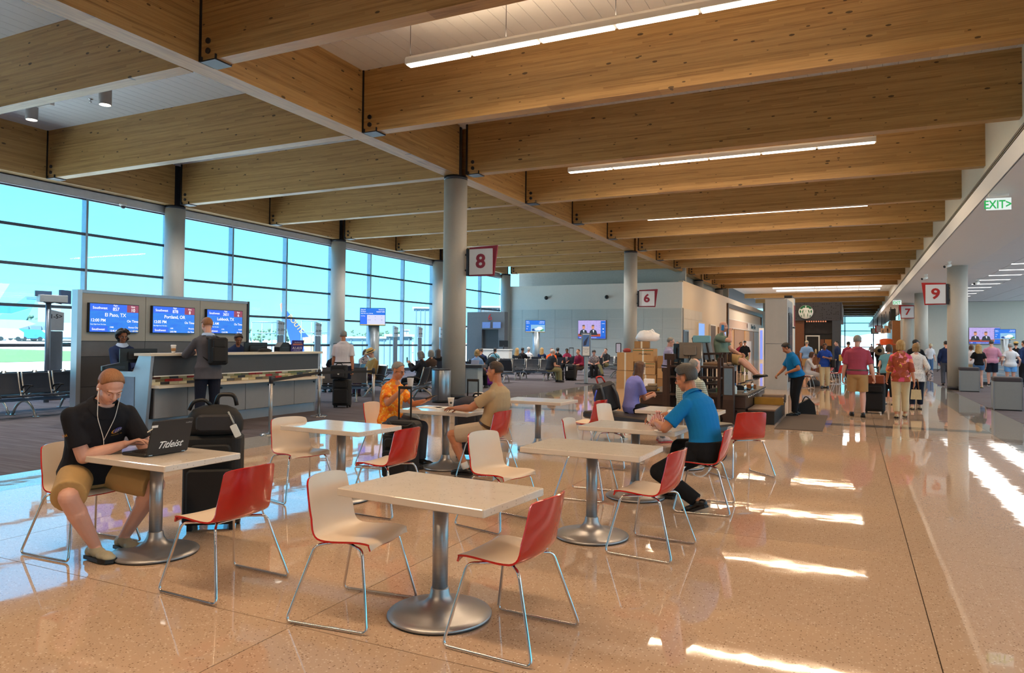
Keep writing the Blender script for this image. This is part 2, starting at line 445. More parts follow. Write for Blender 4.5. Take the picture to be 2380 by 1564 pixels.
floor_panel('carpet_panel', 3.2, 16.2, -14, 57.6, CARPET)

# ---- ceiling: long metal planks with shadow gaps, roof slab above
ce = struct('ceiling', MB().box((-3, 58, 7.95), (40, 146, .3)), M('roof_slab', '#55585c', .8))
me = MB().box((0, 0, .015), (.292, 76.8, .03)).mesh('ceiling_plank'); me.materials.append(PLANK)
low_me = MB().box((0, 0, .015), (.292, 66, .03)).mesh('ceiling_plank'); low_me.materials.append(PLANK)
x = -22.2
while x < 3.1:
    part_copy(me, 'ceiling_plank', ce, (x + .15, 24.4, ZC))
    if x > -9.9: part_copy(low_me, 'ceiling_plank', ce, (x + .15, 96, 6.70))
    x += .3

# ---- glulam girders and cross beams
BOLT = MB()
for dz in (.16, .33): BOLT.cyl((0, 0, dz), (0, -.025, dz), .05, n=12)
bolt_me = BOLT.mesh('bolt_pair'); bolt_me.materials.append(STEEL)
brk = MB().box((0, .0, -.012), (.34, .36, .024)).box((-.165, 0, .03), (.012, .36, .09)).box((.165, 0, .03), (.012, .36, .09))
brk_me = brk.mesh('hanger_bracket'); brk_me.materials.append(STEEL)
gap_me = MB().box((0, 0, .7), (.05, .33, 1.4)).mesh('end_plate'); gap_me.materials.append(BLACKM)
beam_cache = {}
def beam(x0, x1, yc, label, w=.28, h=1.4):
    key = (round(x1 - x0, 2), w, h)
    if key not in beam_cache:
        L = x1 - x0; mb = MB(); mb.box((L / 2, 0, h / 2), (L, w, h))
        beam_cache[key] = mb.mesh('cross_beam'); beam_cache[key].materials.append(WOOD)
    o = bpy.data.objects.new('cross_beam', beam_cache[key]); COL.objects.link(o); o.location = (x0, yc, ZB)
    tag(o, label, 'beam', 'glulam cross beams of the ceiling')
    if h < 1: return o
    part_copy(gap_me, 'end_plate', o, (-.02, 0, 0)); part_copy(brk_me, 'hanger_bracket', o, (.2, 0, 0))
    part_copy(bolt_me, 'bolt_pair', o, (.17, -w / 2, 0))
    return o
ks = list(range(-4, 11))
for i, k in enumerate(ks):
    yk = P0 + k * PSTEP
    beam(XG + .03 + (.2 if k in (0, 4, 8) else 0), XR + .1, yk, 'timber cross beam between the central girder and the white fascia, %s from the front' % ORD[i])
far_y = [75.7, 84.8, 92.3, 101, 109, 116.4, 123]
for i, yk in enumerate(far_y):
    beam(XG + .03, XR + .1, yk, 'distant timber cross beam beyond the bright ceiling bay, %s of that group' % ORD[i], h=.46)
for i, k in enumerate(range(-4, 7)):
    yk = P0 + k * PSTEP
    beam(XW + .03 + (.25 if k % 2 == 0 else 0), XG - .48, yk, 'timber cross beam between the window girder and the central girder, %s from the front' % ORD[i])
def girder(x1, y0, y1, label, w=.45):
    L = y1 - y0; mb = MB().box((L / 2, 0, (ZC - ZB) / 2), (L, w, ZC - ZB)); o = mb.build('girder_beam', WOOD)
    o.location = (x1 - w / 2, y0, ZB); o.rotation_euler = (0, 0, PI / 2); return tag(o, label, 'girder', 'long glulam girders')
cy = [P0 - 4 * PSTEP, P0, P0 + 4 * PSTEP, P0 + 8 * PSTEP, P0 + 10 * PSTEP]
girder(XG, -14, cy[0] - .2, 'central timber girder length above and behind the viewpoint')
for i, n in enumerate(('from the near edge of view to the first central column', 'from the first to the second central column', 'from the second central column past the gate wall')):
    girder(XG, cy[i] + .2, cy[i + 1] - .2, 'central timber girder length running ' + n)
girder(XG, cy[3] + .2, 61.4, 'central timber girder length above the shop wall')
wy = [P0 + 2 * j * PSTEP for j in range(-2, 4)]
girder(XW, -14, wy[0] - .2, 'window-side timber girder length left of the view')
for i in range(5): girder(XW, wy[i] + .2, wy[i + 1] - .2, 'window-side timber girder length over the glazing, %s from the left' % ORD[i], w=.40)

# ---- concrete columns with steel caps
def column(x, y, ztop, label, cap=True, r=.33):
    t = thing('concrete_column', label, 'column', (x, y, 0))
    MB().lathe([(r, .13), (r, ztop)], n=40).build('shaft', CONC, t)
    MB().lathe([(r + .012, 0), (r + .012, .13), (r, .135)], n=40).build('base_band', STEEL, t)
    if cap:
        MB().lathe([(r + .004, ztop), (r + .004, ztop + .1), (.17, ztop + .1), (.17, 7.64)], n=32).build('steel_post', STEEL, t)
    return t
column(-10.12, P0, 6.14, 'large round concrete column in the middle carrying the gate 8 sign')
column(-10.12, cy[2], 6.14, 'round concrete column carrying the gate 6 sign beside the cardboard boxes')
column(-10.12, cy[3], 6.14, 'round concrete column rising behind the shop wall, nearer one')
column(-10.12, cy[4], 6.14, 'round concrete column rising behind the shop wall, farther one')
nm = ['first concrete window column behind the check-in screens', 'second concrete window column behind the uniformed man', 'third concrete window column left of the gate 8 column',
      'fourth concrete window column at the corner of the gate 6 wall']
for j, n in enumerate(nm): column(-21.45, P0 + 2 * j * PSTEP, 6.14, n)
column(3.5, 30.8, 4.55, 'round concrete column carrying the gate 9 sign', cap=False)
column(3.5, 46.1, 4.55, 'round concrete column between the gate 9 and gate 7 signs', cap=False)
column(3.5, 56.6, 4.55, 'round concrete column carrying the gate 7 sign', cap=False)

# ---- window wall: one window per bay, mullion and transoms, five panes each
ZT = [.12, 1.38, 2.55, 3.75, 4.88, 6.0]
mull = MB().box((.0, 0, 3.1), (.22, .075, 5.9))
mull_me = mull.mesh('mullion'); mull_me.materials.append(ALU)
step = 2 * PSTEP / 3
tr_me = MB().box((0, step / 2, 0), (.16, step - .075, .07)).box((.07, step / 2, -.045), (.03, step - .075, .02)).mesh('transom'); tr_me.materials.append(ALU_D)
pane_me = [MB().box((0, step / 2, (ZT[i] + ZT[i + 1]) / 2), (.012, step - .08, ZT[i + 1] - ZT[i] - .07)).mesh('pane') for i in range(5)]
for p in pane_me: p.materials.append(GLASS)
n0 = -7
for j in range(n0, 9):
    yy = P0 + j * step
    w = bpy.data.objects.new('window_%d' % (j - n0 + 1), mull_me); COL.objects.link(w); w.location = (XGLASS, yy, 0); tag(w, kind='structure')
    for i in range(5):
        part_copy(pane_me[i], 'pane', w, (-.03, 0, 0)); part_copy(tr_me, 'transom', w, (0, 0, ZT[i]))
    part_copy(tr_me, 'transom', w, (0, 0, ZT[5]))
struct('trim_1', MB().box((XGLASS + .02, 14.6, 6.13), (.34, 59, .2)).box((XGLASS + .13, 14.6, 6.01), (.1, 59, .05)), M('head_trim', '#c9ced6', .4, .3))
struct('trim_2', MB().box((XGLASS - .02, 14.6, .06), (.3, 59, .12)), ALU_D)
struct('wall_left', MB().box((XGLASS, -8.6, 3.1), (.3, 11.2, 6.2)).box((XGLASS - .15, 14.6, 7.0), (.2, 59, 1.55)), M('left_wall_paint', '#b9bcbf', .6))

# ---- gate 6 wall: painted top, tiled below
TILE = M('wall_tile', '#c9cdca', .45, var=.05)
TILE2 = M('wall_tile_warm', '#d3cbbb', .45, var=.05)
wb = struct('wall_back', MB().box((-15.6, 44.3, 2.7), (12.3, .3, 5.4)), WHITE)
t_me = MB().box((0, -.008, 0), (1.19, .022, .618)).mesh('wall_tile'); t_me.materials.append(TILE)
for i in range(10):
    for j in range(6): part_copy(t_me, 'wall_tile', wb, (-9.45 - .6 - 1.2 * i, 44.14, .325 + .63 * j))
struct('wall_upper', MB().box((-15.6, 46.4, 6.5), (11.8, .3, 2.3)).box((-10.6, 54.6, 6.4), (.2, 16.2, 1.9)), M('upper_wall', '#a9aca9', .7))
ws = struct('wall_shop', MB().box((-9.60, 67.8, 2.75), (.3, 46.7, 5.5)), M('shop_wall_paint', '#dccbb2', .6, var=.03))
t2_me = MB().box((.008, 0, 0), (.022, 1.19, .618)).mesh('wall_tile'); t2_me.materials.append(TILE2)
for i in range(5):
    for j in range(6): part_copy(t2_me, 'wall_tile', ws, (-9.44, 45.1 + 1.2 * i, .325 + .63 * j))
MB().box((-9.44, 44.3, 1.9), (.05, .06, 3.8)).build('corner_guard', ALU, ws)

# ---- right side: fascia above, bulkhead with slot grille, soffit, hall
struct('wall_fascia', MB().box((3.2, 58, 6.25), (.2, 144, 2.8)), CREAM)
sof = struct('trim_3', MB().box((2.37, 58, 4.725), (.03, 144, .35)).box((3.2, 58, 4.575), (1.66, 144, .05)), M('bulkhead_paint', '#dfe1e2', .55, var=.02))
MB().box((2.75, 58, 4.99), (.7, 144, .16)).build('slot_grille', M('grille_dark', '#26241f', .6), sof)
slat = MB()
for z in (4.93, 4.975, 5.02): slat.box((2.395, 58, z), (.02, 144, .012))
slat.build('grille_blade', M('grille_blade', '#8e8b7e', .5), sof)
hc = struct('ceiling_hall', MB().box((10.1, 22, 4.75), (12.4, 72.4, .2)), M('hall_slab', '#3b3f46', .8))
tile_me = MB().box((0, 0, .01), (1.17, 2.37, .02)).mesh('ceiling_tile'); tile_me.materials.append(M('ceiling_tile', '#dde1e6', .8, var=.03))
lit_me = MB().box((0, 0, .012), (1.14, .28, .016)).mesh('light_panel'); lit_me.materials.append(LAMP_N)
half_me = MB().box((0, 0, .01), (1.17, 1.03, .02)).mesh('ceiling_tile'); half_me.materials.append(MATS['ceiling_tile'])
for i in range(10):
    for j in range(24):
        x = 4.62 + 1.2 * i; yy = .0 + 2.4 * j
        if i in (1, 5):
            part_copy(half_me, 'ceiling_tile', hc, (x, yy - .67, 4.6)); part_copy(half_me, 'ceiling_tile', hc, (x, yy + .67, 4.6))
            part_copy(lit_me, 'light_panel', hc, (x, yy, 4.6))
        else: part_copy(tile_me, 'ceiling_tile', hc, (x, yy, 4.6))
struct('wall_hall', MB().box((9.8, 57.8, 2.6), (13.4, .3, 5.2)), M('hall_wall', '#cfd0c8', .65, var=.03))
wr = struct('window_30', MB().box((16.2, 22, .3), (.3, 72, .6)).box((16.2, 22, 4.7), (.3, 72, .5)), WHITE)  # unseen glazed wall, added to bring daylight into the hall
for j in range(13): MB().box((16.2, -11 + 5.6 * j, 2.5), (.2, .1, 4.0)).build('mullion', ALU, wr)
for j in range(12): MB().box((16.2, -8.2 + 5.6 * j, 2.5), (.02, 5.5, 3.9)).build('pane', GLASS, wr)
struct('apron_right', MB().add([(16.4, -80, -.4), (150, -80, -.4), (150, 140, -.4), (16.4, 140, -.4)], [(0, 1, 2, 3)]), M('apron_grey', '#a8a8a4', .8, var=.08, scale=.08))
struct('wall_front', MB().box((-3, -14.2, 3.9), (39, .3, 7.8)), WHITE)
struct('baseboard_hall', MB().box((9.8, 57.6, .5), (13, .05, 1.0)), M('wainscot', '#b9bdbc', .5))
# far end of the concourse: shop line on the right, glazing at the end
struct('wall_far_right', MB().box((5.2, 94, 2.3), (.3, 72, 4.6)), WHITE)
struct('wall_far_left', MB().box((-9.65, 110.5, 3.9), (.3, 38, 7.8)).box((-13, 64, 6.6), (6.6, .3, 2.2)), M('far_wall', '#7b6a58', .7))
# ================================================================== OUTSIDE
mb = MB()
g0 = [(-22.4, -.35), (-70, -.45), (-400, 1.9), (-900, 4)]
APRON = M('apron_concrete', '#a8a8a4', .8, var=.08, scale=.08)
GRASS = M('airfield_grass', '#3f5c30', .95, var=.2, scale=.2)
struct('apron', MB().add([(-22.4, -120, -.35), (-22.4, 420, -.35), (-66, 420, -.45), (-66, -120, -.45)], [(0, 1, 2, 3)]).add(
    [(-66, 60, -.45), (-66, 420, -.45), (-900, 420, 4), (-900, 60, 4)], [(0, 1, 2, 3)]), APRON)
tag(MB().add([(-62, -160, -.42), (-62, 60, -.42), (-140, 60, .3), (-140, -160, .3)], [(0, 1, 2, 3)]).build('grass_strip', GRASS), 'green grass strip beyond the apron outside the left window', 'grass', kind='stuff')
tag(MB().add([(-140, -160, .3), (-140, 60, .3), (-165, 60, .52), (-165, -160, .52)], [(0, 1, 2, 3)]).build('taxiway', APRON), 'pale taxiway strip between two bands of airfield grass', 'taxiway', kind='structure')
tag(MB().add([(-165, -160, .52), (-165, 60, .52), (-900, 60, 4), (-900, -160, 4)], [(0, 1, 2, 3)]).build('grass_strip', GRASS), 'far green grass in front of the hangar outside the left window', 'grass', kind='stuff')

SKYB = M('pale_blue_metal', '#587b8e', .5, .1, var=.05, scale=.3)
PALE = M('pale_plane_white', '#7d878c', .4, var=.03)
def at(px, py, dist):
    v = Vector(ray(px, py)); v /= math.hypot(v.x, v.y); return Vector((0, 0, CAM_H)) + v * dist
def face_cam_frame(px, dist):
    """origin on the ground line at a bearing, x to the right as seen from the hall, y away"""
    p = at(px, 784, dist); d = Vector((p.x, p.y, 0)).normalized(); return p, math.atan2(d.y, d.x) - PI / 2
# hangar with curved roof
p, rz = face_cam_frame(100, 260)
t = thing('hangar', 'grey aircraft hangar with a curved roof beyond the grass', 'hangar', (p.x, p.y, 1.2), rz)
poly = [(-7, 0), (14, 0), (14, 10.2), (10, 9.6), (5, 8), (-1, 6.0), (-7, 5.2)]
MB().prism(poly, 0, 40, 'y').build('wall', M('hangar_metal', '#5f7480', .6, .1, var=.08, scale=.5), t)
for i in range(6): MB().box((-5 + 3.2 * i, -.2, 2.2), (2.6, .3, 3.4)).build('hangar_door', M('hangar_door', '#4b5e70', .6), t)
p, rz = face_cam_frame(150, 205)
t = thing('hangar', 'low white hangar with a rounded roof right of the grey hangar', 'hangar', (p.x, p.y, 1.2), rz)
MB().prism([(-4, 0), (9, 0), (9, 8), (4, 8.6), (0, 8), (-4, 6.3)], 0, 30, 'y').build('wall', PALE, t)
MB().box((2, -.2, 2.3), (9, .3, 3.5)).build('hangar_door', M('hangar_door_blue', '#8cc4dc', .6), t)
def tree(px, d, h, w, lab):
    p, rz = face_cam_frame(px, d); rnd = random.Random(int(px * 7)); mb = MB()
    for i in range(70):
        a = rnd.uniform(0, 6.28); q = rnd.random() ** .5 * w / 2; mb.ball((math.cos(a) * q, math.sin(a) * q * .3, h * (.02 + .85 * rnd.random())), [h * .10 * rnd.uniform(.7, 1.3)] * 3, 7, 5)
    t = thing('tree', lab, 'tree', (p.x, p.y, 1.0), rz); LEAF = M('far_tree', '#3f5a4b', .9)
    mb.build('crown', LEAF, t)['kind'] = 'stuff'; MB().cyl((0, 0, -2), (0, 0, h * .6), .5, n=8).build('trunk', LEAF, t)
tree(50, 330, 10, 15, 'hazy green tree between the aircraft tail and the grey hangar')
# aircraft with a pale blue tail
p, rz = face_cam_frame(5, 190)
t = thing('airplane', 'white and pale blue airliner whose tail shows at the left window edge', 'airplane', (p.x, p.y, 1.0), rz)
MB().prism([(-16, 1.6), (2, 2.2), (6, 3.6), (4, 4.4), (-16, 4.6)], -1.5, 1.5, 'y').build('fuselage', PALE, t)
MB().prism([(-1.5, 4.3), (4.2, 4.4), (6.2, 9.6), (4.0, 9.6)], -.2, .2, 'y').build('tail_fin', M('plane_blue', '#4f86a8', .4), t)
MB().prism([(3, 4.0), (9.0, 3.7), (7.2, 4.2)], -3, 3, 'y').build('tail_plane', PALE, t)
MB().prism([(4.2, 9.0), (6.0, 9.0), (6.2, 9.6), (4.0, 9.6)], -.23, .23, 'y').build('fin_stripe', M('fin_stripe', '#3f67a0', .4), t)
MB().lathe([(.75, -.1), (.75, .1)], n=20).build('roundel', M('roundel', '#4f6f92', .4), t)
t.children[-1].rotation_euler = (PI / 2, 0, 0); t.children[-1].location = (3.2, -.15, 7.0)
p, rz = face_cam_frame(-4, 170)
t = thing('airplane', 'blue tail section of a larger airliner parked in front at the left edge', 'airplane', (p.x, p.y, .8), rz)
MB().prism([(-14, 5.6), (2, 5.4), (5.0, 6.6), (-14, 8.6)], -1.7, 1.7, 'y').build('fuselage', M('plane_blue2', '#2d6c9c', .4), t)
MB().prism([(-6, 8), (-.2, 7.5), (1.6, 11.2), (-4, 11.4)], -.2, .2, 'y').build('tail_fin', PALE, t)
# service vehicles along the hangar
vc = [(22, '#c6d6de', 'pale service van'), (75, '#2f6fa5', 'small blue tug'), (64, '#eef2f4', 'small white light aircraft'), (92, '#f1f1ee', 'white box truck'), (8, '#b4c3cc', 'grey pickup')]
for px, colr, lab in vc:
    p, rz = face_cam_frame(px, 150 + vc.index((px, colr, lab)) * 8); t = thing('service_vehicle', lab + ' parked in front of the distant hangar', 'vehicle', (p.x, p.y, .95), rz)
    MB().prism([(-2, .5), (2, .5), (2, 1.5), (1.2, 2.1), (-2, 2.2)], -.9, .9, 'y').build('body', M('veh_' + colr, colr, .4), t)
    for sx in (-1.2, 1.2): MB().cyl((sx, -.95, .4), (sx, -.6, .4), .4, n=10).build('wheel', BLACK, t)
# blue tail with yellow lettering, apron stairs and lifts behind the counter
p, rz = face_cam_frame(668, 62)
t = thing('airplane', 'blue airliner tail with yellow lettering seen over the check-in counter', 'airplane', (p.x, p.y, -.4), rz)
BLUEP = M('tail_blue', '#1c3f8c', .35)
MB().prism([(-.55, 5.0), (1.75, 2.2), (2.0, 2.2), (2.0, -.1), (.6, .5), (.05, 2.5), (-.35, 4.0)][::-1], -.12, .12, 'y').build('tail_fin', BLUEP, t)
MB().prism([(-.62, 4.9), (-.5, 5.05), (-.28, 5.0), (-.22, 4.2), (-.45, 4.1)][::-1], -.14, .14, 'y').build('fin_tip', M('tail_red', '#c8604e', .4), t)
lettering([('ROUTE', .45, 0, .55, 'LEFT')], M('tail_letter', '#a87a18', .6), t, frame_of((.15, -.135, 4.15), (.62, 0, -.78), (.78, 0, .62)) @ Matrix.Translation((-.4, -.3, 0)))
MB().prism([(1.2, 2.2), (2.0, 2.3), (2.1, -.2), (1.6, -.4)][::-1], -.16, .16, 'y').build('tail_stripe', M('tail_yellow', '#e7c263', .5), t)
MB().prism([(.5, 2.4), (3.4, 2.5), (3.6, -.2), (1.0, -.3)][::-1], .4, 2.2, 'y').build('fuselage', PALE, t)
def gantry(px0, px1, d, ytop, ybot, lab):
    a = at(px0, ybot, d); b = at(px1, ybot, d); zt = at(px0, ytop, d).z; z0 = a.z
    t = thing('boarding_stair', lab, 'stairs', a); b = b - a; h = zt - z0; n = 3
    MB().tube([(0, 0, h), (b.x, b.y, h * 1.0)], .05).tube([(0, 0, h * .5), (b.x, b.y, h * .5)], .04).build('rail', SKYB, t)
    for i in range(n + 1):
        q = b * (i / n); MB().cyl((q.x, q.y, -z0 - .3), (q.x, q.y, h), .03, n=8).build('post', SKYB, t)
    MB().box((b.x / 2, b.y / 2, 0), (b.length, .8, .15), math.atan2(b.y, b.x)).build('deck', SKYB, t)
gantry(585, 655, 46, 748, 800, 'pale service stair railing outside left of the blue tail')
gantry(700, 770, 50, 745, 800, 'pale service stair railing outside right of the blue tail')
def block(px0, px1, ytop, d, depth, lab, mat=None, name='jet_bridge', ribs=4):
    a = at(px0, ytop, d); b = at(px1, ytop, d); v = Vector((b.x - a.x, b.y - a.y, 0)); t = thing(name, lab, 'jet bridge' if name == 'jet_bridge' else 'building', (a.x, a.y, -.4), math.atan2(v.y, v.x))
    h = a.z + .4; L = v.length
    MB().box((L / 2, depth / 2, h / 2), (L, depth, h)).build('wall', mat or SKYB, t)
    MB().box((L / 2, depth / 2, h + .08), (L + .3, depth + .3, .16)).build('roof', PALE, t)
    for i in range(ribs): MB().box((L * (i + .5) / ribs, -.04, h / 2), (.06, .08, h)).build('seam', M('seam_blue', '#47606e', .5), t)
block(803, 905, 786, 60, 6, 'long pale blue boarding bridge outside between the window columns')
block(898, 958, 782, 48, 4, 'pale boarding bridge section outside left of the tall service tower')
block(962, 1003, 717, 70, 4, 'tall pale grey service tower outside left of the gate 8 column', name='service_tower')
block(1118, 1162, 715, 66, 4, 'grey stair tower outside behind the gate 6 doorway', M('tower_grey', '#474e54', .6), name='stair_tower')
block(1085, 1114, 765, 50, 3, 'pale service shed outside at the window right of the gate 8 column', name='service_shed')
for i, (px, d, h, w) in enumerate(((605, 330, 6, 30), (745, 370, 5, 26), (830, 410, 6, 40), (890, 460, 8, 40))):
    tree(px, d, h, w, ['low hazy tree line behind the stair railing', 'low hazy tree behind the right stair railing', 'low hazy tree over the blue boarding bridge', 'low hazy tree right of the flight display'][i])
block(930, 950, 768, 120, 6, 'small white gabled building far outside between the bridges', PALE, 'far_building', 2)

# ================================================================== FAR END GLAZING AND HILLS
t = MB()
for i in range(4): t.box((-9.45 + 4.18 * i, 129, 3.1), (.16, .2, 6.2))
wf = struct('window_20', t, ALU_D)
for z in (1.3, 3.9, 5.2): MB().box((-3.2, 129, z), (12.6, .16, .12)).build('transom', ALU_D, wf)
for i in range(3):
    for z0, z1 in ((0, 1.3), (1.3, 3.9), (3.9, 5.2), (5.2, 6.2)): MB().box((-7.36 + 4.18 * i, 129, (z0 + z1) / 2), (4.0, .02, z1 - z0 - .12)).build('pane', GLASS, wf)
struct('wall_end', MB().box((-3.2, 129.3, 7.2), (13, .3, 2.0)), WHITE)
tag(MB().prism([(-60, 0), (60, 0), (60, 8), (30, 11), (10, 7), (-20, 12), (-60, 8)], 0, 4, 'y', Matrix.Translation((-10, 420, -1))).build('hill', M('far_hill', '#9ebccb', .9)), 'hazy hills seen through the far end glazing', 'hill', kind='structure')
struct('apron_far', MB().add([(-22, 131, -.4), (60, 131, -.4), (60, 500, -.4), (-60, 500, -.4)], [(0, 1, 2, 3)]), APRON)

# ================================================================== LIGHT FIXTURES
for (y, xa, xb), lab in zip(PEND[2:4], ('long white suspended linear light above the tables, nearest one', 'long white suspended linear light showing under the third cross beam')):
    t = thing('pendant_light', lab, 'light', ((xa + xb) / 2, y, 6.62)); L = xb - xa; n = 6 if y < 15 else 6
    hm = MB(); hm.prism([(-.085, 0), (.085, 0), (.085, .09), (.06, .14), (-.06, .14), (-.085, .09)], -L / 2, L / 2, 'x'); hm.build('housing', WHITE, t)
    for i in range(n):
        a = -L / 2 + L * i / n + .03; b = -L / 2 + L * (i + 1) / n - .03
        MB().bar((a, -.07, -.022), (b, .07, .0)).build('diffuser', LAMP_W, t)
    for i in range(5):
        x = -L / 2 + .06 + (L - .12) * i / 4
        MB().cyl((x, 0, .14), (x, 0, 1.0), .006, n=6).lathe([(.04, 1.0), (.04, 1.02)], (x, 0, 0), n=12).build('suspension_cable', STEEL, t)
for (y, xa, xb) in PEND[4:]:
    t = thing('pendant_light', 'distant suspended linear light hidden high between the beams, %s of that line' % ORD[PEND.index((y, xa, xb)) - 2], 'light', ((xa + xb) / 2, y, 6.62)); L = xb - xa
    MB().box((0, 0, .07), (L, .17, .14)).build('housing', WHITE, t)
    for x in (-L / 2 + .1, L / 2 - .1): MB().cyl((x, 0, .14), (x, 0, 1.03), .006, n=6).build('suspension_cable', STEEL, t)
    MB().bar((-L / 2, -.07, -.022), (L / 2, .07, 0)).build('diffuser', LAMP_W, t)
# bright bay: rows of tubes
for r_ in range(2):
    for i in range(5):
        o = MB().rbox((0, 0, 0), (1.7, .16, .08), .03).build('ceiling_tube', LAMP_N); o.location = (-5.6 + 1.75 * i, 68 + 3.4 * r_, 6.62)
        tag(o, 'bright ceiling tube in the %s row of the lit bay, %s from the left' % (('near', 'far')[r_], ORD[i]), 'light', 'tubes in the bright ceiling bay')
def cylinder_light(x, y, z0, z1, lab, r=.135):
    watts = 900 if y > 27 else 500
    t = thing('cylinder_downlight', lab, 'light', (x, y, z0))
    MB().lathe([(r, 0), (r, z1 - z0)], n=24).build('housing', M('downlight_grey', '#a9aaac', .5), t)
    MB().lathe([(r - .015, -.004), (r - .015, .002)], n=24).build('lens', LAMP_W, t)
    add_light('downlight_lamp', 'SPOT', (x, y, z0 - .03), watts, NEUT, spot_size=R(130), spot_blend=.6, shadow_soft_size=.1)
cylinder_light(-15.67, 10.8, 7.02, 7.66, 'grey cylinder downlight hanging below the white ceiling, beside the girder')
cylinder_light(-18.45, 10.8, 7.02, 7.66, 'grey cylinder downlight cut by the left edge of the photo')
cylinder_light(-18.9, 15.2, 7.02, 7.66, 'grey cylinder downlight peeping under the second window-side cross beam')
for j, yy in enumerate((19.6, 24.0, 28.4, 32.9, 37.3, 6.4, 2.0)):  # unseen downlights, added to brighten the window-side bays
    for i, xx in enumerate((-18.45, -13.0)):
        cylinder_light(xx, yy, 7.02, 7.66, 'added grey cylinder downlight, unseen between the window-side beams, %s bay, %s row' % (ORD[j + 2], ('window', 'girder')[i]))
t = thing('ceiling_speaker', 'small white box speaker fixed between the two cylinder downlights', 'speaker', (-17.9, 10.8, 7.40))
MB().box((0, 0, 0), (.5, .12, .24)).build('cabinet', WHITE, t); MB().box((0, .1, .16), (.3, .1, .2)).build('bracket', STEEL, t)
for i, (x, y) in enumerate(((-14.5, 10.9), (-17.4, 11.6))):
    o = MB().lathe([(.01, -.09), (.04, -.075), (.015, -.05), (.015, -.02), (.06, -.012), (.06, 0)], n=12).build('sprinkler', CHROME); o.location = (x, y, ZC)
    tag(o, 'small chrome sprinkler head on the white ceiling planks, ' + ('nearer the girder' if i == 0 else 'nearer the windows'), 'sprinkler')
def dome_cam(x, y, z, lab):
    t = thing('dome_camera', lab, 'camera', (x, y, z))
    MB().lathe([(.12, 0), (.12, -.06), (.09, -.09)], n=20).build('mount', WHITE, t)
    MB().lathe([(.085, -.09), (.078, -.13), (.05, -.165), (.0, -.175)], n=20).build('dome', M('smoked_dome', '#53585e', .1), t)
dome_cam(-21.62, 15.6, 6.03, 'white dome security camera under the window header, left of the first window column')
def bullet_cam(x, y, z, rz, lab):
    t = thing('security_camera', lab, 'camera', (x, y, z), rz)
    MB().lathe([(.07, 0), (.07, -.03), (.03, -.05), (.03, -.12)], n=14).build('mount', WHITE, t)
    MB().cyl((-.06, 0, -.12), (.17, 0, -.19), .055, n=14).build('body', WHITE, t)
    MB().cyl((.17, 0, -.19), (.19, 0, -.196), .045, n=14).build('lens', BLACK, t)
bullet_cam(3.05, 29.0, 4.55, R(215), 'white security camera on the soffit at the top of the gate 9 column')
bullet_cam(2.75, 34.0, 4.55, R(215), 'white security camera on the soffit above the gate 9 sign')
bullet_cam(5.1, 38.0, 4.6, R(215), 'white security camera on the hall ceiling right of the gate 9 column')
def wall_cam(x, z, lab):
    t = thing('wall_camera', lab, 'camera', (x, 44.1, z))
    MB().cyl((0, 0, 0), (0, -.1, 0), .07, n=14).build('mount', STEEL, t); MB().ball((.04, -.2, -.02), .13, 14, 8).build('housing', BLACK, t)
wall_cam(AY(1271, 692, 44.1).x, AY(1271, 692, 44.1).z, 'small dark camera on the white gate 6 wall, left one')
wall_cam(AY(1411, 690, 44.1).x, AY(1411, 690, 44.1).z, 'small dark camera on the white gate 6 wall, right one')

# ================================================================== GATE SIGNS
SIGNW = M('sign_face', '#d9dbdf', .45, var=.02); SIGNR = M('sign_red', '#8c1c33', .45, var=.03); SIGNR2 = M('sign_bright_red', '#b0201d', .45, var=.03)
def gate_sign(num, x, y, z, w, h, side, lab, red, nx):
    """side +1: sign sticks out to the right of its column, -1: to the left"""
    t = thing('gate_sign', lab, 'sign', (x, y, z)); s = side; e = 1.0
    poly = [(0, -.03 * h), (s * w * 1.02, -.05 * h), (s * w * 1.17, 1.12 * h), (0, 1.08 * h)]
    if s < 0: poly = poly[::-1]
    MB().prism(poly, .02, .07, 'y').build('red_backing', red, t)
    MB().box((s * w / 2, 0, h * .51), (w * .96, .04, h * .98)).build('face_panel', SIGNW, t)
    MB().box((-s * .04, .02, h / 2), (.07, .12, h * 1.05)).box((-s * .12, .02, h * .2), (.22, .05, .05)).box((-s * .12, .02, h * .8), (.22, .05, .05)).build('mounting_rail', STEEL, t)
    lettering([(num, 0, -.36 * h * .72, h * .74, 'CENTER')], red, t, frame_of((s * w / 2, -.026, h * .54), (1, 0, 0), (0, 0, 1)) @ Matrix.Scale(1.12, 4, (1, 0, 0)), 'number', .006, 0, .028)
a = AY(1090, 640, 17.46); b = AY(1146, 577, 17.46)
gate_sign('8', a.x, 17.46, a.z, b.x - a.x, b.z - a.z, 1, 'hanging gate sign with a dark red number 8 on the large middle column', SIGNR, 0)
a = AY(1485, 712, 35.14); b = AY(1522, 676, 35.14)
gate_sign('6', a.x, 35.14, a.z, b.x - a.x, b.z - a.z, 1, 'hanging gate sign with a dark red number 6 on the second central column', SIGNR, 0)
a = AY(2199, 706, 30.6); b = AY(2150, 662, 30.6)
gate_sign('9', a.x, 30.6, a.z, a.x - b.x, b.z - a.z, -1, 'hanging gate sign with a red number 9 on the right hall column', SIGNR2, 0)
a = AY(2125, 739, 56.2); b = AY(2094, 712, 56.2)
gate_sign('7', a.x, 56.2, a.z, a.x - b.x, b.z - a.z, -1, 'hanging gate sign with a red number 7 on the far right column', SIGNR2, 0)
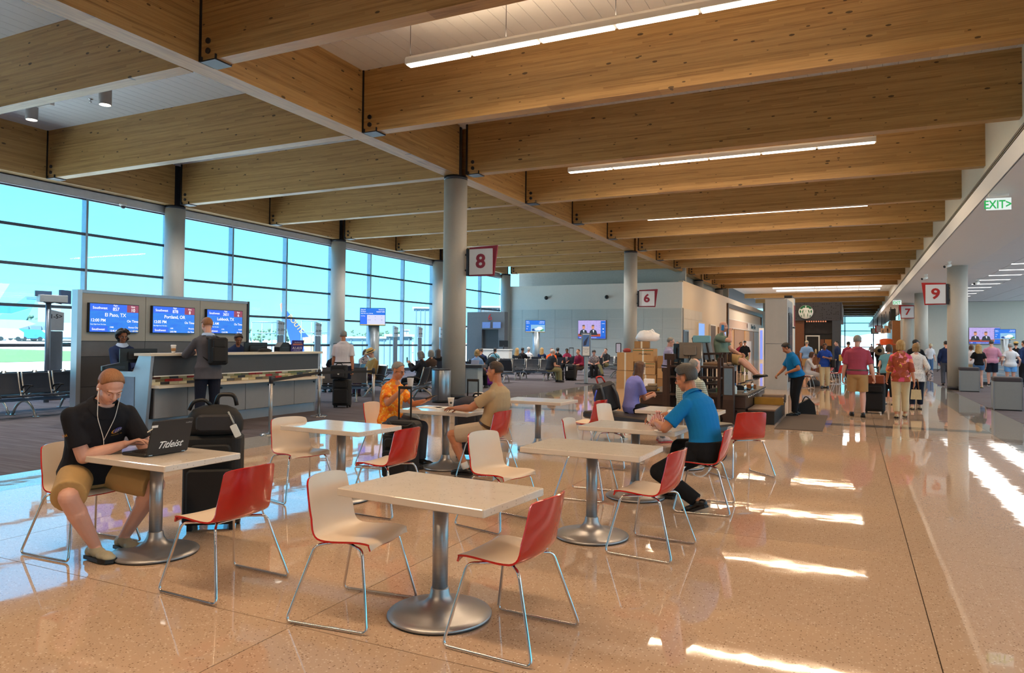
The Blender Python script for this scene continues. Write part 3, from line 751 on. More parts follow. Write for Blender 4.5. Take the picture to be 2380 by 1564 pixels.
# EXIT signs
def exit_sign(px, py, z, w, lab, txt):
    v = ray(px, py); tt = (z - CAM_H) / v[2]; p = Vector((v[0] * tt, v[1] * tt, z))
    t = thing('exit_sign', lab, 'sign', p, R(8))
    MB().rbox((0, 0, .17), (w * .8, .09, .06), .02).build('canopy', WHITE, t)
    MB().box((0, 0, 0), (w, .015, w * .55)).build('acrylic_panel', EM('acrylic', '#e6f2ec', .8), t)
    lettering([(txt, 0, -w * .2, w * .53, 'CENTER')], EM('exit_green', '#18a04a', 1.0), t, frame_of((-.02, -.012, 0), (1, 0, 0), (0, 0, 1)) @ Matrix.Scale(.8, 4, (1, 0, 0)), 'lettering', 0, 0, .02)
    return t
exit_sign(2321, 474, 4.36, .42, 'white EXIT sign with green letters under the right bulkhead', 'EXIT>')
exit_sign(2085, 703, 4.36, .5, 'small distant green lit exit sign left of the gate 7 sign', 'EXIT')
o = MB().lathe([(.3, 0), (.3, .12)], n=20).build('green_signal', EM('green_signal', '#2fd070', 1.2)); pp = AY(2045, 742, 98); o.location = pp; tag(o, 'tiny green lit sign at the far end of the right bulkhead', 'sign')
# ================================================================== CAFE TABLES AND CHAIRS
def make_chair():
    t = thing('shell_chair', '-', 'chair')
    # profile of the shell from seat lip to top of the back: x forward, z up
    pr = [(.245, .438), (.23, .452), (.17, .462), (.08, .456), (-.02, .446), (-.10, .448), (-.155, .468), (-.19, .51), (-.212, .57), (-.232, .65), (-.246, .73), (-.258, .795)]
    wd = [.43, .44, .45, .455, .455, .45, .445, .44, .435, .425, .415, .40]
    # smooth resample
    P = []
    for i in range(len(pr) - 1):
        for k in range(2):
            u = k / 2; P.append((pr[i][0] * (1 - u) + pr[i + 1][0] * u, pr[i][1] * (1 - u) + pr[i + 1][1] * u, wd[i] * (1 - u) + wd[i + 1] * u))
    P.append((*pr[-1], wd[-1]))
    for _ in range(2): P = [P[0]] + [tuple((P[i - 1][k] + 2 * P[i][k] + P[i + 1][k]) / 4 for k in range(3)) for i in range(1, len(P) - 1)] + [P[-1]]
    nv = 12; n = len(P); grid = []
    for i, (x, z, w) in enumerate(P):
        s = i / (n - 1); back = max(0, min(1, (s - .42) / .3)); row = []
        for k in range(nv + 1):
            v = k / nv * 2 - 1; e = v * v
            corner = 1.0
            if i == n - 1: corner = 1 - .03 * e ** 3
            if i == 0: z2 = z - .004 * e
            row.append(Vector((x + .055 * back * e - (.018 * e if i < 2 else 0), v * w / 2 * corner, z + (.012 * e * (1 - back)) - (.02 * e * e if i == 0 else 0) - (.016 * e * e * (s > .97)))))
        grid.append(row)
    def nrm(i, k):
        a = grid[min(i + 1, n - 1)][k] - grid[max(i - 1, 0)][k]; b = grid[i][min(k + 1, nv)] - grid[i][max(k - 1, 0)]
        return a.cross(b).normalized()
    th = .0055; top = []; bot = []
    for i in range(n):
        for k in range(nv + 1):
            q = nrm(i, k)
            if q.z < 0 and i < n // 2 or (i >= n // 2 and q.x < 0): q = -q
            top.append(grid[i][k] + q * th); bot.append(grid[i][k] - q * th)
    W1 = nv + 1
    quads = [(i * W1 + k, i * W1 + k + 1, (i + 1) * W1 + k + 1, (i + 1) * W1 + k) for i in range(n - 1) for k in range(nv)]
    MB().add(top, [q[::-1] for q in quads], sm=True).build('inner_shell', IVORY, t)
    o = MB(); o.add(bot, quads, sm=True)
    rim = [k for k in range(W1)] + [i * W1 + nv for i in range(1, n)] + [(n - 1) * W1 + k for k in range(nv - 1, -1, -1)] + [i * W1 for i in range(n - 2, 0, -1)]
    m = len(rim); o.add([top[i] for i in rim] + [bot[i] for i in rim], [(i, m + i, m + (i + 1) % m, (i + 1) % m) for i in range(m)])
    o.build('outer_shell', RED, t)
    for s in (-1, 1):
        MB().tube([(.03, s * .12, .432), (.17, s * .205, .428), (.262, s * .295, .011), (-.262, s * .295, .011), (-.135, s * .205, .428), (-.05, s * .12, .432)], .0085, 8, bend=.035).build('sled_leg', CHROME, t)
    MB().tube([(.05, -.13, .432), (.05, .13, .432)], .008).tube([(-.05, -.13, .432), (-.05, .13, .432)], .008).rbox((.0, 0, .437), (.16, .24, .008), .02).build('under_frame', CHROME, t)
    return t
CHAIRS = [
    (-1.66, 3.54, 177, 'red and white shell chair pushed in at the right of the nearest table'),
    (-2.665, 3.46, 6, 'white-fronted shell chair at the left of the nearest table'),
    (-3.685, 3.44, 178, 'empty red-backed shell chair across the table from the laptop man'),
    (-5.30, 3.55, 2, 'shell chair the laptop man in the black polo sits on'),
    (-5.12, 5.70, -17, 'empty white-fronted shell chair beside the belt post, left of the second table behind'),
    (-3.94, 5.62, 178, 'empty red-backed shell chair in front of the seated couple'),
    (-2.80, 5.66, -14, 'empty white-fronted shell chair in front of the man in the beige shirt'),
    (-1.41, 5.52, 174, 'empty red-backed shell chair in front of the seated man in bright blue'),
    (-1.30, 7.14, 184, 'red shell chair the man in the bright blue shirt sits on'),
    (-1.22, 9.09, 132, 'empty red shell chair turned away at the far right, beside the dark floor mat'),
    (-2.52, 7.15, 3, 'empty white shell chair seen edge-on across from the man in bright blue'),
    (-2.78, 9.05, -10, 'empty white shell chair in front of the dark backpack on the bench'),
    (-5.50, 7.72, 6, 'shell chair the person in the orange top sits on'),
    (-3.92, 7.60, 176, 'red shell chair the man in the beige shirt sits on'),
    (-3.42, 9.75, 172, 'empty red shell chair behind the man in the beige shirt'),
    (-5.15, 10.05, 3, 'empty white shell chair left of the table behind the seated couple')]
ch0 = make_chair()
for i, (x, y, a, lab) in enumerate(CHAIRS):
    if i == 0: ch0.location = (x, y, 0); ch0.rotation_euler = (0, 0, R(a)); tag(ch0, lab, 'chair', 'red and white shell chairs')
    else: dup(ch0, (x, y, 0), R(a), lab, 'red and white shell chairs')
def make_table():
    t = thing('cafe_table', '-', 'table')
    MB().rbox((0, 0, .7175), (1.02, .66, .045), .012, n=3).build('tabletop', QUARTZ, t)
    MB().lathe([(.046, .10), (.046, .69)], n=24).lathe([(.14, .685), (.14, .695)], n=20).build('pillar', BRUSH, t)
    MB().lathe([(.302, .008), (.306, .016), (.300, .024), (.26, .034), (.20, .046), (.14, .058), (.10, .074), (.075, .098), (.060, .125), (.053, .16), (.0505, .165)], n=48).build('base', BRUSH, t)
    MB().lathe([(.298, 0), (.303, .009)], n=48).build('rubber_foot', BLACK, t)
    return t
TABLES = [(-2.18, 3.63, -5, 'nearest white stone cafe table with nothing on it'), (-4.70, 3.71, -1, 'white stone cafe table with the black laptop'),
          (-1.95, 5.66, -2, 'empty white stone cafe table in the middle of the right row, second from the front'), (-4.66, 5.80, -3, 'empty white stone cafe table between the laptop table and the seated couple'),
          (-4.66, 7.86, -2, 'white stone cafe table of the seated couple with paper cup'), (-2.04, 7.30, -3, 'white stone cafe table with striped bag and foam cup'),
          (-2.02, 9.36, -3, 'white stone cafe table behind the striped bag, near the bench'), (-4.25, 9.86, -2, 'white stone cafe table hidden behind the man in beige')]
tb0 = make_table()
for i, (x, y, a, lab) in enumerate(TABLES):
    if i == 0: tb0.location = (x, y, 0); tb0.rotation_euler = (0, 0, R(a)); tag(tb0, lab, 'table', 'white stone cafe tables')
    else: dup(tb0, (x, y, 0), R(a), lab, 'white stone cafe tables')
TZ = .74
# ---- laptop: hinge line along the edge nearest the viewer, lid leaning towards the viewer
a = G(339, 1064, TZ); b = G(434, 1049, TZ); v = b - a
t = thing('laptop', 'open black laptop with a white script logo on its lid', 'laptop', a, math.atan2(v.y, v.x)); L = v.length
DARK = M('laptop_black', '#242427', .5, bmp=.1)
MB().rbox((L / 2, .14, .012), (L, .26, .022), .015).build('base', DARK, t)
kb = MB()
for i in range(14):
    for j in range(5): kb.box((.025 + (L - .05) * (i + .5) / 14, .08 + .024 * j, .0235), ((L - .05) / 14 * .82, .019, .004))
kb.build('keyboard', BLACK, t)['kind'] = 'stuff'
tilt = R(-14); T = Matrix.Rotation(-tilt, 4, 'X')
lid = MB(); hL = .262
lid.rbox((L / 2, 0, hL / 2 + .01), (L, .012, hL), .012, axis='y'); me_ = lid.mesh('lid'); me_.transform(T); lo = finish('lid', me_, DARK, t)
fr = T @ frame_of((L / 2, -.0075, .03), (1, 0, 0), (0, 0, 1))
lettering([('Titleist', .0, .03, .075, 'CENTER')], M('script_white', '#f2f2f2', .5), lo, fr, 'script_logo', .0004, .45, .012)
lettering([('hinkPad', L / 2 - .012, .205, .017, 'RIGHT')], M('badge_grey', '#b5b5b5', .4), lo, fr, 'badge')
st = MB().box((-.19 + .035, -.009, .235), (.05, .001, .018)); me_ = st.mesh('sticker'); me_.transform(T @ Matrix.Translation((L / 2, 0, 0))); finish('sticker', me_, M('sticker_white', '#e5e2de', .5), lo)
st = MB().box((-.14, -.009, .21), (.045, .001, .009), T=Matrix.Rotation(R(-30), 3, 'Y')); me_ = st.mesh('sticker'); me_.transform(T @ Matrix.Translation((L / 2 - .05, 0, 0))); finish('sticker', me_, M('sticker_cream', '#d8cbb2', .5), lo)
for x in (.03, L - .04): MB().box((x, -.004, .016), (.03, .012, .012)).build('hinge', M('hinge_grey', '#aab0b4', .3, .6), t)
# ---- cups, papers, bag
def cup(name, loc, lab, r0, r1, h, mat, lid=None, sleeve=None, star=False):
    t = thing(name, lab, 'cup', loc)
    MB().lathe([(r0, 0), (r1, h), (r1 + .003, h + .002), (r1 + .003, h + .008), (r1 - .002, h + .008), (r1 - .004, h - .002), (r0 - .003, .006), (0, .006)], n=28).build('cup_body', mat, t)
    if lid: MB().lathe([(r1 + .005, h), (r1 + .005, h + .01), (r1 - .004, h + .022), (r1 - .008, h + .022), (0, h + .02)], n=28).build('lid', lid, t)
    if sleeve: MB().lathe([(r0 + (r1 - r0) * .28 + .0015, h * .28), (r0 + (r1 - r0) * .68 + .0015, h * .68)], n=28).build('sleeve', sleeve, t)
    if star:
        pts = []
        for i in range(10):
            rr = .024 if i % 2 == 0 else .009; a_ = PI / 2 + i * PI / 5; pts.append((rr * math.cos(a_), rr * math.sin(a_)))
        s = MB().prism(pts, -.0012, .0012, 'z'); me_ = s.mesh('star'); d = Vector((0, 0, 0)) - Vector((loc[0], loc[1], 0)); d.normalize(); side = Vector((-d.y, d.x, 0))
        me_.transform(frame_of(d * ((r0 + r1) / 2 + .001) + Vector((0, 0, h * .45)), side, Vector((0, 0, 1)))); finish('star_print', me_, BLACK, t)
    return t
FOAM = M('foam_white', '#f1efee', .6, var=.02); PAPERW = M('paper_white', '#efece8', .7, var=.02)
cup('foam_cup', G(1564, 992, TZ), 'tall white foam cup beside the striped bag', .038, .051, .15, FOAM, FOAM)
cup('paper_cup', G(1048, 944, TZ), 'white paper cup with a dark star on the couple\'s table', .030, .043, .105, PAPERW, None, None, True)
q = G(1529, 990, TZ)
t = thing('striped_bag', 'crumpled red and white striped paper food bag on the table of the man in blue', 'bag', q)
def striped():
    m = bpy.data.materials.new('red_stripes'); tt, bb = nodes_of(m); vv = coords(tt, (1, 1, 1)); s = tt.nodes.new('ShaderNodeSeparateXYZ'); tt.links.new(vv, s.inputs[0])
    w = math_n(tt, 'ADD', math_n(tt, 'MULTIPLY', s.outputs[0], 62), math_n(tt, 'MULTIPLY', noise(tt, vv, 9), 1.2))
    f = math_n(tt, 'GREATER_THAN', math_n(tt, 'FRACT', w), .5); tt.links.new(mix_rgb(tt, lin('#f3e9e4'), lin('#b02a22'), f), bb.inputs['Base Color']); bb.inputs['Roughness'].default_value = .7
    return m
rnd = random.Random(5); mb = MB(); n = 18; prof = [(.075, 0), (.088, .03), (.085, .06), (.065, .09), (.035, .115), (.022, .125), (.035, .15), (.02, .16)]; vs = []
for r_, z in prof:
    for i in range(n): k = 1 + rnd.uniform(-.16, .16); an = 2 * PI * i / n; vs.append((r_ * k * math.cos(an), r_ * k * .75 * math.sin(an), z))
mb.add(vs, [(k * n + i, k * n + (i + 1) % n, (k + 1) * n + (i + 1) % n, (k + 1) * n + i) for k in range(len(prof) - 1) for i in range(n)] + [tuple(range(n))[::-1], tuple((len(prof) - 1) * n + i for i in range(n))]); mb.build('bag_body', striped(), t)
mb = MB()
for k, (x, y, an) in enumerate(((-.075, .0, .5), (.09, .02, 2.6), (-.05, .05, 1.2))):
    pts = [(x, y, .02), (x + .07 * math.cos(an + 2), y + .05, .05), (x - .03, y - .02, .12), (x + .03, y + .02, .09)]; mb.add(pts, [(0, 1, 2), (0, 2, 3), (2, 1, 0), (3, 2, 0)])
mb.build('tissue_edge', PAPERW, t)['kind'] = 'stuff'
t2 = MB().lathe([(.0, .004), (.06, .004), (.075, .012), (.078, .012), (.062, 0), (0, 0)], n=22, sx=1.15).build('paper_plate', PAPERW); t2.location = G(1541, 1003, TZ); tag(t2, 'small white paper lid lying in front of the striped bag', 'plate')
for px, py, w, d, a, lab in ((1000, 947, .30, .21, 8, 'white sheet of paper on the couple\'s table'), (1030, 947, .2, .15, 40, 'folded white napkin by the star cup')):
    o = MB().box((0, 0, .002), (w, d, .003)).build('paper_sheet' if w > .25 else 'napkin', PAPERW); o.location = G(px, py, TZ); o.rotation_euler = (0, 0, R(a)); tag(o, lab, 'paper')
o = MB().rbox((0, 0, .01), (.17, .11, .02), .01).build('food_tray', M('tan_card', '#caa46b', .7)); o.location = G(1070, 948, TZ); o.rotation_euler = (0, 0, R(15)); tag(o, 'tan cardboard food tray beside the star cup', 'tray')
# ================================================================== CHECK-IN COUNTER AND SCREEN WALL
LAM = M('laminate_grey', '#8b8d92', .5, .1, var=.05); LAM_D = M('laminate_dark', '#45474d', .45, .1, var=.06)
LAM_L = M('laminate_light', '#b3b0a8', .55, var=.03); ZINC = M('zinc_panel', '#aab3bf', .32, .65, var=.12, scale=2.5); TANTOP = M('solid_surface', '#ddd0bd', .4, var=.04)
CX, Y0, Y1 = -10.9, 8.45, 12.78
t = thing('gate_counter', 'long grey check-in counter with a mosaic tile band and cabinet doors', 'counter', (CX, Y0, 0))
LY = Y1 - Y0
MB().prism([(-.13, 0), (.0, 1.30), (-.32, 1.30), (-.46, 1.02), (-1.1, 1.02), (-1.1, 0)], -.0, .06, 'y').build('end_panel', ZINC, t)
MB().prism([(-.13, 0), (.0, 1.30), (-.32, 1.30), (-.46, 1.02), (-1.1, 1.02), (-1.1, 0)], LY - .06, LY, 'y').build('end_panel', ZINC, t)
MB().bar((-.36, -.06, 1.30), (.06, LY + .02, 1.345)).build('counter_top', TANTOP, t)
MB().bar((-.06, .06, .95), (-.01, LY - .06, 1.30)).build('upper_panel', LAM_D, t)
MB().bar((-.06, .06, .935), (.0, LY - .06, .955)).build('trim_strip', WHITE, t)
MB().bar((-.14, .06, .74), (.14, LY - .0, .79)).build('shelf', TANTOP, t)
MB().bar((-.14, .06, .79), (-.09, LY - .06, .94)).build('tile_backing', M('grout', '#d8cfb6', .8), t)
MB().bar((-.40, .1, .2), (-.06, LY - .1, .74)).build('carcass', LAM_D, t)
MB().bar((-.45, .06, 0), (-.12, LY - .05, .2)).build('kick_panel', ZINC, t)
MB().bar((-1.0, .06, .72), (-.42, LY - .06, .76)).build('work_shelf', LAM_D, t)
tcols = ['#b3261c', '#7d6a4a', '#57514a', '#a89a6a', '#c8b98c', '#6e3a26', '#8a8a52', '#d9cfae', '#3f3b39']
tm = []
for c_ in tcols:
    me_ = MB().box((0, 0, 0), (.014, .178, .046)).mesh('mosaic_tile'); me_.materials.append(M('tile_' + c_, c_, .25, var=.06)); tm.append(me_)
rnd = random.Random(11)
for r_ in range(3):
    off = (r_ % 2) * .09; n = int((LY - .26) / .185)
    for i in range(n): part_copy(rnd.choice(tm), 'mosaic_tile', t, (-.084, .16 + off + .185 * i, .816 + .05 * r_))
dz = .47; n = 6; wv = (LY - .2) / n
for i in range(n):
    d_ = MB().box((-.045, .1 + wv * (i + .5), .47), (.03, wv - .012, .52)).build('cabinet_door', LAM, t)
    if i >= 1: MB().cyl((-.03, .1 + wv * (i + (.9 if i % 2 else .1)), .67), (-.008, .1 + wv * (i + (.9 if i % 2 else .1)), .67), .022, n=12).build('lock', STEEL, d_)
ns = MB().box((-.62, -.006, .62), (.42, .006, .62)).build('notice_board', M('notice_grey', '#7f97b4', .5), t)
# back screen wall
WX = -13.8
t = thing('screen_wall', 'free-standing grey panel wall behind the counter holding three blue screens', 'partition', (WX, 9.02, 0)); WL = 4.45
MB().bar((-.16, 0, 0), (.02, .09, 2.56)).build('end_post', ZINC, t); MB().bar((-.16, WL - .07, 0), (.02, WL, 2.56)).build('end_post', STEEL, t)
MB().bar((-.16, .09, 2.5), (.02, WL - .07, 2.56)).build('top_rail', ALU, t)
MB().bar((-.14, .09, 0), (-.03, WL - .07, 2.5)).build('core', LAM_D, t)
for i in range(3):
    a = .09 + (WL - .16) * i / 3; b = .09 + (WL - .16) * (i + 1) / 3
    MB().bar((-.03, a + .006, 1.545), (.0, b - .006, 2.5)).build('upper_panel', LAM_L, t)
    for z0, z1 in ((.06, .62), (.63, 1.22), (1.235, 1.53)): MB().bar((-.03, a + .004, z0), (-.004, b - .004, z1)).build('lower_panel', LAM_D if z1 < 1.3 else M('laminate_mid', '#6c6e74', .45), t)
def screen_mat(name, a, b, strength=1.0):
    m = bpy.data.materials.new(name); tt, bb = nodes_of(m); v = coords(tt, (1, 1, 1))
    s = tt.nodes.new('ShaderNodeSeparateXYZ'); tt.links.new(v, s.inputs[0])
    w = noise(tt, coords(tt, (2, 9, 1)), 2.2, 4); k = mix_rgb(tt, lin(a), lin(b), w)
    bb.inputs['Base Color'].default_value = (.01, .01, .02, 1); tt.links.new(k, bb.inputs['Emission Color']); bb.inputs['Emission Strength'].default_value = strength; bb.inputs['Roughness'].default_value = .2
    return m
SCR = screen_mat('screen_blue', '#1a55d8', '#2f86d8'); SCR_H = EM('screen_head', '#2a62e2', 1.0); SCR_R = EM('screen_maroon', '#8d3a52', 1.0); SCR_T = EM('screen_text', '#ffffff', 1.0)
SCR_Y = EM('screen_yellow', '#f3e27a', 1.0)
def display(name, lab, T, w, h, build, depth=.07, mat=None):
    """T: frame with x right, y up, z out of the screen, origin at its lower left corner"""
    t = bpy.data.objects.new(name, None); COL.objects.link(t); t.matrix_world = T; tag(t, lab, 'screen')
    MB().box((w / 2, h / 2, -depth / 2), (w, h, depth)).build('casing', BLACK, t)
    MB().box((w / 2, h / 2, .001), (w - .025, h - .025, .004)).build('screen', mat or SCR, t)
    build(t, w, h); return t
def panel(t, name, x0, y0, x1, y1, m, z=.005):
    return MB().bar((x0, y0, z - .001), (x1, y1, z)).build(name, m, t)
def ftext(t, lines, m=SCR_T, z=.0065):
    return lettering(lines, m, t, Matrix.Translation((0, 0, z)), 'lettering', 0, 0, .012)
def flight(no, gate, city, tm_, nxt, nt_, ncity, nst):
    def f(t, w, h):
        panel(t, 'header_band', .013, h * .74, w * .74, h - .013, SCR_H); panel(t, 'gate_box', w * .745, h * .72, w - .013, h - .013, SCR_R); panel(t, 'next_band', .013, .013, w * .36, h * .22, SCR_H)
        ftext(t, [('Southwest', w * .06, h * .80, h * .125, 'LEFT'), ('Flight', w * .51, h * .915, h * .075, 'CENTER'), (no, w * .52, h * .76, h * .165, 'CENTER'),
                  ('Gate', w * .87, h * .895, h * .08, 'CENTER'), (gate, w * .87, h * .745, h * .165, 'CENTER'), (city, w * .51, h * .555, h * .17, 'CENTER'),
                  (tm_, w * .02, h * .37, h * .145, 'LEFT'), ('On Time', w * .985, h * .37, h * .12, 'RIGHT'), ('Next Flight From This Gate', w * .02, h * .26, h * .05, 'LEFT'),
                  ('Southwest', w * .05, h * .075, h * .11, 'LEFT'), (nxt, w * .40, h * .165, h * .07, 'LEFT'), (nt_, w * .40, h * .035, h * .085, 'LEFT'), (ncity, w * .985, h * .165, h * .08, 'RIGHT')])
        ftext(t, [(nst, w * .985, h * .035, h * .08, 'RIGHT')], SCR_Y if 'Now' in nst else SCR_T)
    return f
for (pa, pb, pc, args, lab) in (((208, 703), (323, 715), (208, 772), ('857', '10', 'El Paso, TX', '12:00 PM', '5488', '12:45 PM', 'Kansas City', 'Now 1:09 PM'), 'left blue flight screen showing El Paso, TX'),
                                ((355, 710), (453, 718), (355, 774), ('878', '8', 'Portland, OR', '12:05 PM', '1686', '2:00 PM', 'Phoenix', 'On Time'), 'middle blue flight screen showing Portland, OR'),
                                ((481, 718), (564, 723), (481, 775), ('3651', '6', 'Lubbock, TX', '11:45 AM', '4196', '12:45 PM', 'Austin', 'On Time'), 'right blue flight screen showing Lubbock, TX')):
    A_, B_, C_ = AX(*pa, WX + .08), AX(*pb, WX + .08), AX(*pc, WX + .08)
    display('flight_display', lab, frame_of((WX + .08, A_.y, C_.z), (0, 1, 0), (0, 0, 1)), B_.y - A_.y, A_.z - C_.z, flight(*args))
# things on the counter
def monitor(name, x, y, z, rz, lab, w=.5, h=.31, back=True):
    t = thing(name, lab, 'monitor', (x, y, z), rz)          # screen faces local +y
    MB().rbox((0, 0, .14 + h / 2), (w, .035, h), .012, axis='y').rbox((0, -.03, .14 + h / 2), (w * .6, .04, h * .6), .03, axis='y').build('housing', BLACK, t)
    MB().box((0, .019, .14 + h / 2), (w - .03, .003, h - .03)).build('screen', M('dim_screen', '#26303c', .15), t)
    MB().cyl((0, -.02, .01), (0, -.04, .2), .025, n=10).build('stand', BLACK, t); MB().rbox((0, 0, .008), (.22, .18, .016), .05).build('foot', BLACK, t)
    return t
monitor('monitor', -11.5, 8.66, 1.03, R(70), 'black monitor seen from behind at the left end of the counter', .62, .25)
monitor('monitor', -11.42, 11.35, 1.12, R(80), 'black monitor seen from behind near the right-hand agent', .56, .28)
t = thing('keyboard_tray', 'black angled terminal box below the left monitor', 'terminal', (-11.72, 8.36, 1.03), R(60)); MB().prism([(-.2, 0), (.2, 0), (.2, .17), (-.2, .08)], -.12, .12, 'y').build('case', BLACK, t); MB().box((0, -.13, .06), (.3, .01, .05)).build('slot', STEEL, t)
cup('coffee_cup', AX(403, 819, -11.02) , 'white lidded coffee cup with a brown sleeve on the counter', .03, .043, .125, FOAM, FOAM, M('kraft_sleeve', '#a97b4b', .8))
bpy.data.objects['coffee_cup'].location.z = 1.345
t = thing('sign_easel', 'purple boarding-order desk sign reading A1-A15 on the counter', 'sign', (-11.0, AX(689, 812, -11.0).y, 1.345), R(90 - 14))
T = Matrix.Rotation(R(14), 4, 'X')
mm = MB().box((0, 0, .13), (.30, .012, .25)).mesh('board'); mm.transform(T); finish('board', mm, M('sign_purple', '#33307e', .5), t)
fr = T @ frame_of((0, -.0075, .0), (1, 0, 0), (0, 0, 1)) @ Matrix.Identity(4)
lettering([('A1-A15', 0, .06, .075, 'CENTER'), ('Now Boarding', 0, .20, .03, 'CENTER'), ('boarding by number', 0, .03, .02, 'CENTER')], M('sign_white', '#f3f3f3', .6), t, fr)
for zz in (.155, .175): 
    mm = MB().box((0, -.007, zz), (.24, .002, .01)).mesh('orange_line'); mm.transform(T); finish('orange_line', mm, M('sign_orange', '#e08a4a', .6), t)
MB().box((0, .05, .03), (.2, .1, .05)).build('foot', STEEL, t)
t = thing('printer', 'dark rounded printer behind the purple counter sign', 'printer', (-11.16, AX(663, 812, -11.1).y, 1.345), R(80)); MB().prism([(-.16, 0), (.16, 0), (.16, .1), (.06, .2), (-.08, .2), (-.16, .1)], -.1, .1, 'y').build('case', BLACK, t); MB().box((0, -.101, .09), (.2, .004, .02)).build('paper_slot', STEEL, t)
t = thing('black_pouch', 'crumpled black bag lying on the right part of the counter', 'bag', (-11.1, AX(615, 812, -11.1).y, 1.345)); rnd = random.Random(3); mb = MB()
mb.lathe([(.001, 0), (.13, .0), (.15, .03), (.12, .06), (.05, .075), (.0, .07)], n=18, sx=.7, sy=1.25); mb.v = [(x * rnd.uniform(.88, 1.12), y * rnd.uniform(.88, 1.12), z * rnd.uniform(.8, 1.1)) for x, y, z in mb.v]; mb.build('fabric', BLACKM, t); MB().tube([(-.05, -.1, .06), (0, -.05, .1), (0, .06, .1), (-.05, .1, .06)], .008, bend=.05).build('strap', BLACKM, t)

# ================================================================== BELT POSTS
def belt_post(px, py, lab, to=None):
    p = G(px, py); t = thing('belt_post', lab, 'stanchion', p)
    MB().lathe([(.175, 0), (.175, .012), (.16, .022), (.05, .034), (.04, .05)], n=36).build('base', CHROME, t)
    MB().cyl((0, 0, .03), (0, 0, .90), .032, n=20).build('post', BRUSH, t)
    MB().lathe([(.036, .86), (.036, .965), (.03, .985), (0, .987)], n=20).build('head', STEEL, t)
    if to is not None:
        q = G(*to) - p; MB().box((q.x / 2, q.y / 2, .915), (q.length - .06, .004, .055), math.atan2(q.y, q.x)).build('belt', BLACKM, t)
    return t
belt_post(628, 1010, 'nearest chrome belt post, between the roller bag and the white chair', (741, 968))
belt_post(741, 968, 'chrome belt post at the right end of the check-in counter', (867, 958))
belt_post(867, 958, 'chrome belt post beside the person in the orange top')

# ================================================================== BOARDING POLES AND STANDING SCREENS
POLE = M('pole_blue_steel', '#7a8796', .35, .6)
def boarding_pole(px, X, ytop, lab, txts, w=.34):
    p = AX(px, ytop, X); t = thing('boarding_pole', lab, 'sign post', (p.x, p.y, 0), R(78)); h = p.z
    MB().rbox((0, 0, h * .38), (w, .12, h * .76), .05).build('post', POLE, t)
    MB().prism([(-w / 2, h * .765), (w / 2, h * .765), (w / 2, h * .965), (-w / 2, h)], -.06, .06, 'y').build('number_panel', M('pole_panel', '#a3b0bd', .35, .4), t)
    lettering([(s, 0, y * h, w * .42, 'CENTER') for s, y in txts], BLACK, t, frame_of((0, -.063, 0), (1, 0, 0), (0, 0, 1)), 'lettering', 0, 0, .02)
    MB().box((0, 0, .01), (w + .1, .3, .02)).build('base', STEEL, t); return t
boarding_pole(129, -18.6, 719, 'grey boarding-number pole reading 1-5 left of the screen wall', [('1-5>', .90)], .36)
boarding_pole(652, -19.3, 744, 'boarding-number pole behind the counter, left of the blue tail', [('<16-20', .93), ('21-25>', .83)], .26)
boarding_pole(739, -19.3, 748, 'boarding-number pole left of the uniformed man', [('<21-25', .93), ('26-30>', .83)], .26)
for px, lab in ((919, 'boarding-number pole right of the standing flight display'), (976, 'boarding-number pole behind the woman with the phone'), (1026, 'boarding-number pole just left of the gate 8 column')):
    boarding_pole(px, -19.8, 757 + (px - 919) * .03, lab, [('<31-35', .93), ('36-40>', .83)], .24)
p = AX(113, 696, -18.0)
t = thing('monitor_post', 'grey post with two small blue monitors beside the 1-5 pole', 'screen post', (p.x, p.y, 0), R(75))
MB().cyl((0, 0, 0), (0, 0, p.z), .06, n=14).build('post', POLE, t); MB().rbox((.08, 0, p.z + .02), (.62, .3, .18), .03).build('head_box', M('head_box', '#b4bcc4', .4, .3), t)
MB().box((-.1, .06, p.z + .14), (.36, .05, .14)).build('monitor_back', M('blue_monitor', '#46628a', .3), t); MB().box((.36, .0, p.z + .08), (.36, .06, .34), R(35)).build('monitor_back', M('blue_monitor', '#46628a', .3), t)
MB().tube([(-.15, -.1, p.z - .06), (-.05, -.12, p.z - .11), (.1, -.1, p.z - .07), (.25, -.12, p.z - .1)], .012).build('cable', BLACK, t)
def flight_stand(px, X, ya, yb, pxa, pxb, colr, lab, pole_px, body):
    A_ = AX(pxa, ya, X); B_ = AX(pxb, ya, X); C_ = AX(pxa, yb, X)
    t = thing('display_stand', lab, 'screen', (0, 0, 0)); v = Vector((B_.x - A_.x, B_.y - A_.y, 0))
    return A_, B_, C_
def facing_display(name, pxa, pxb, ya, yb, dist, lab, build, stand=True, casing=.3):
    """screen squarely seen by someone standing in the cafe; carried by a thick round post"""
    A_ = at(pxa, yb, dist); B_ = at(pxb, yb, dist); top = at(pxa, ya, dist); v = B_ - A_; v.z = 0
    T = frame_of(A_, v, (0, 0, 1)); w = v.length; h = top.z - A_.z
    t = display(name, lab, T, w, h, build, casing)
    if stand: MB().cyl((w * .55, -A_.z + .01, -casing * .6), (w * .55, .02, -casing * .6), .24 if w > 1.4 else .2, n=28).build('post', M('post_steel', '#a7b4bd', .35, .5), t)
    return t
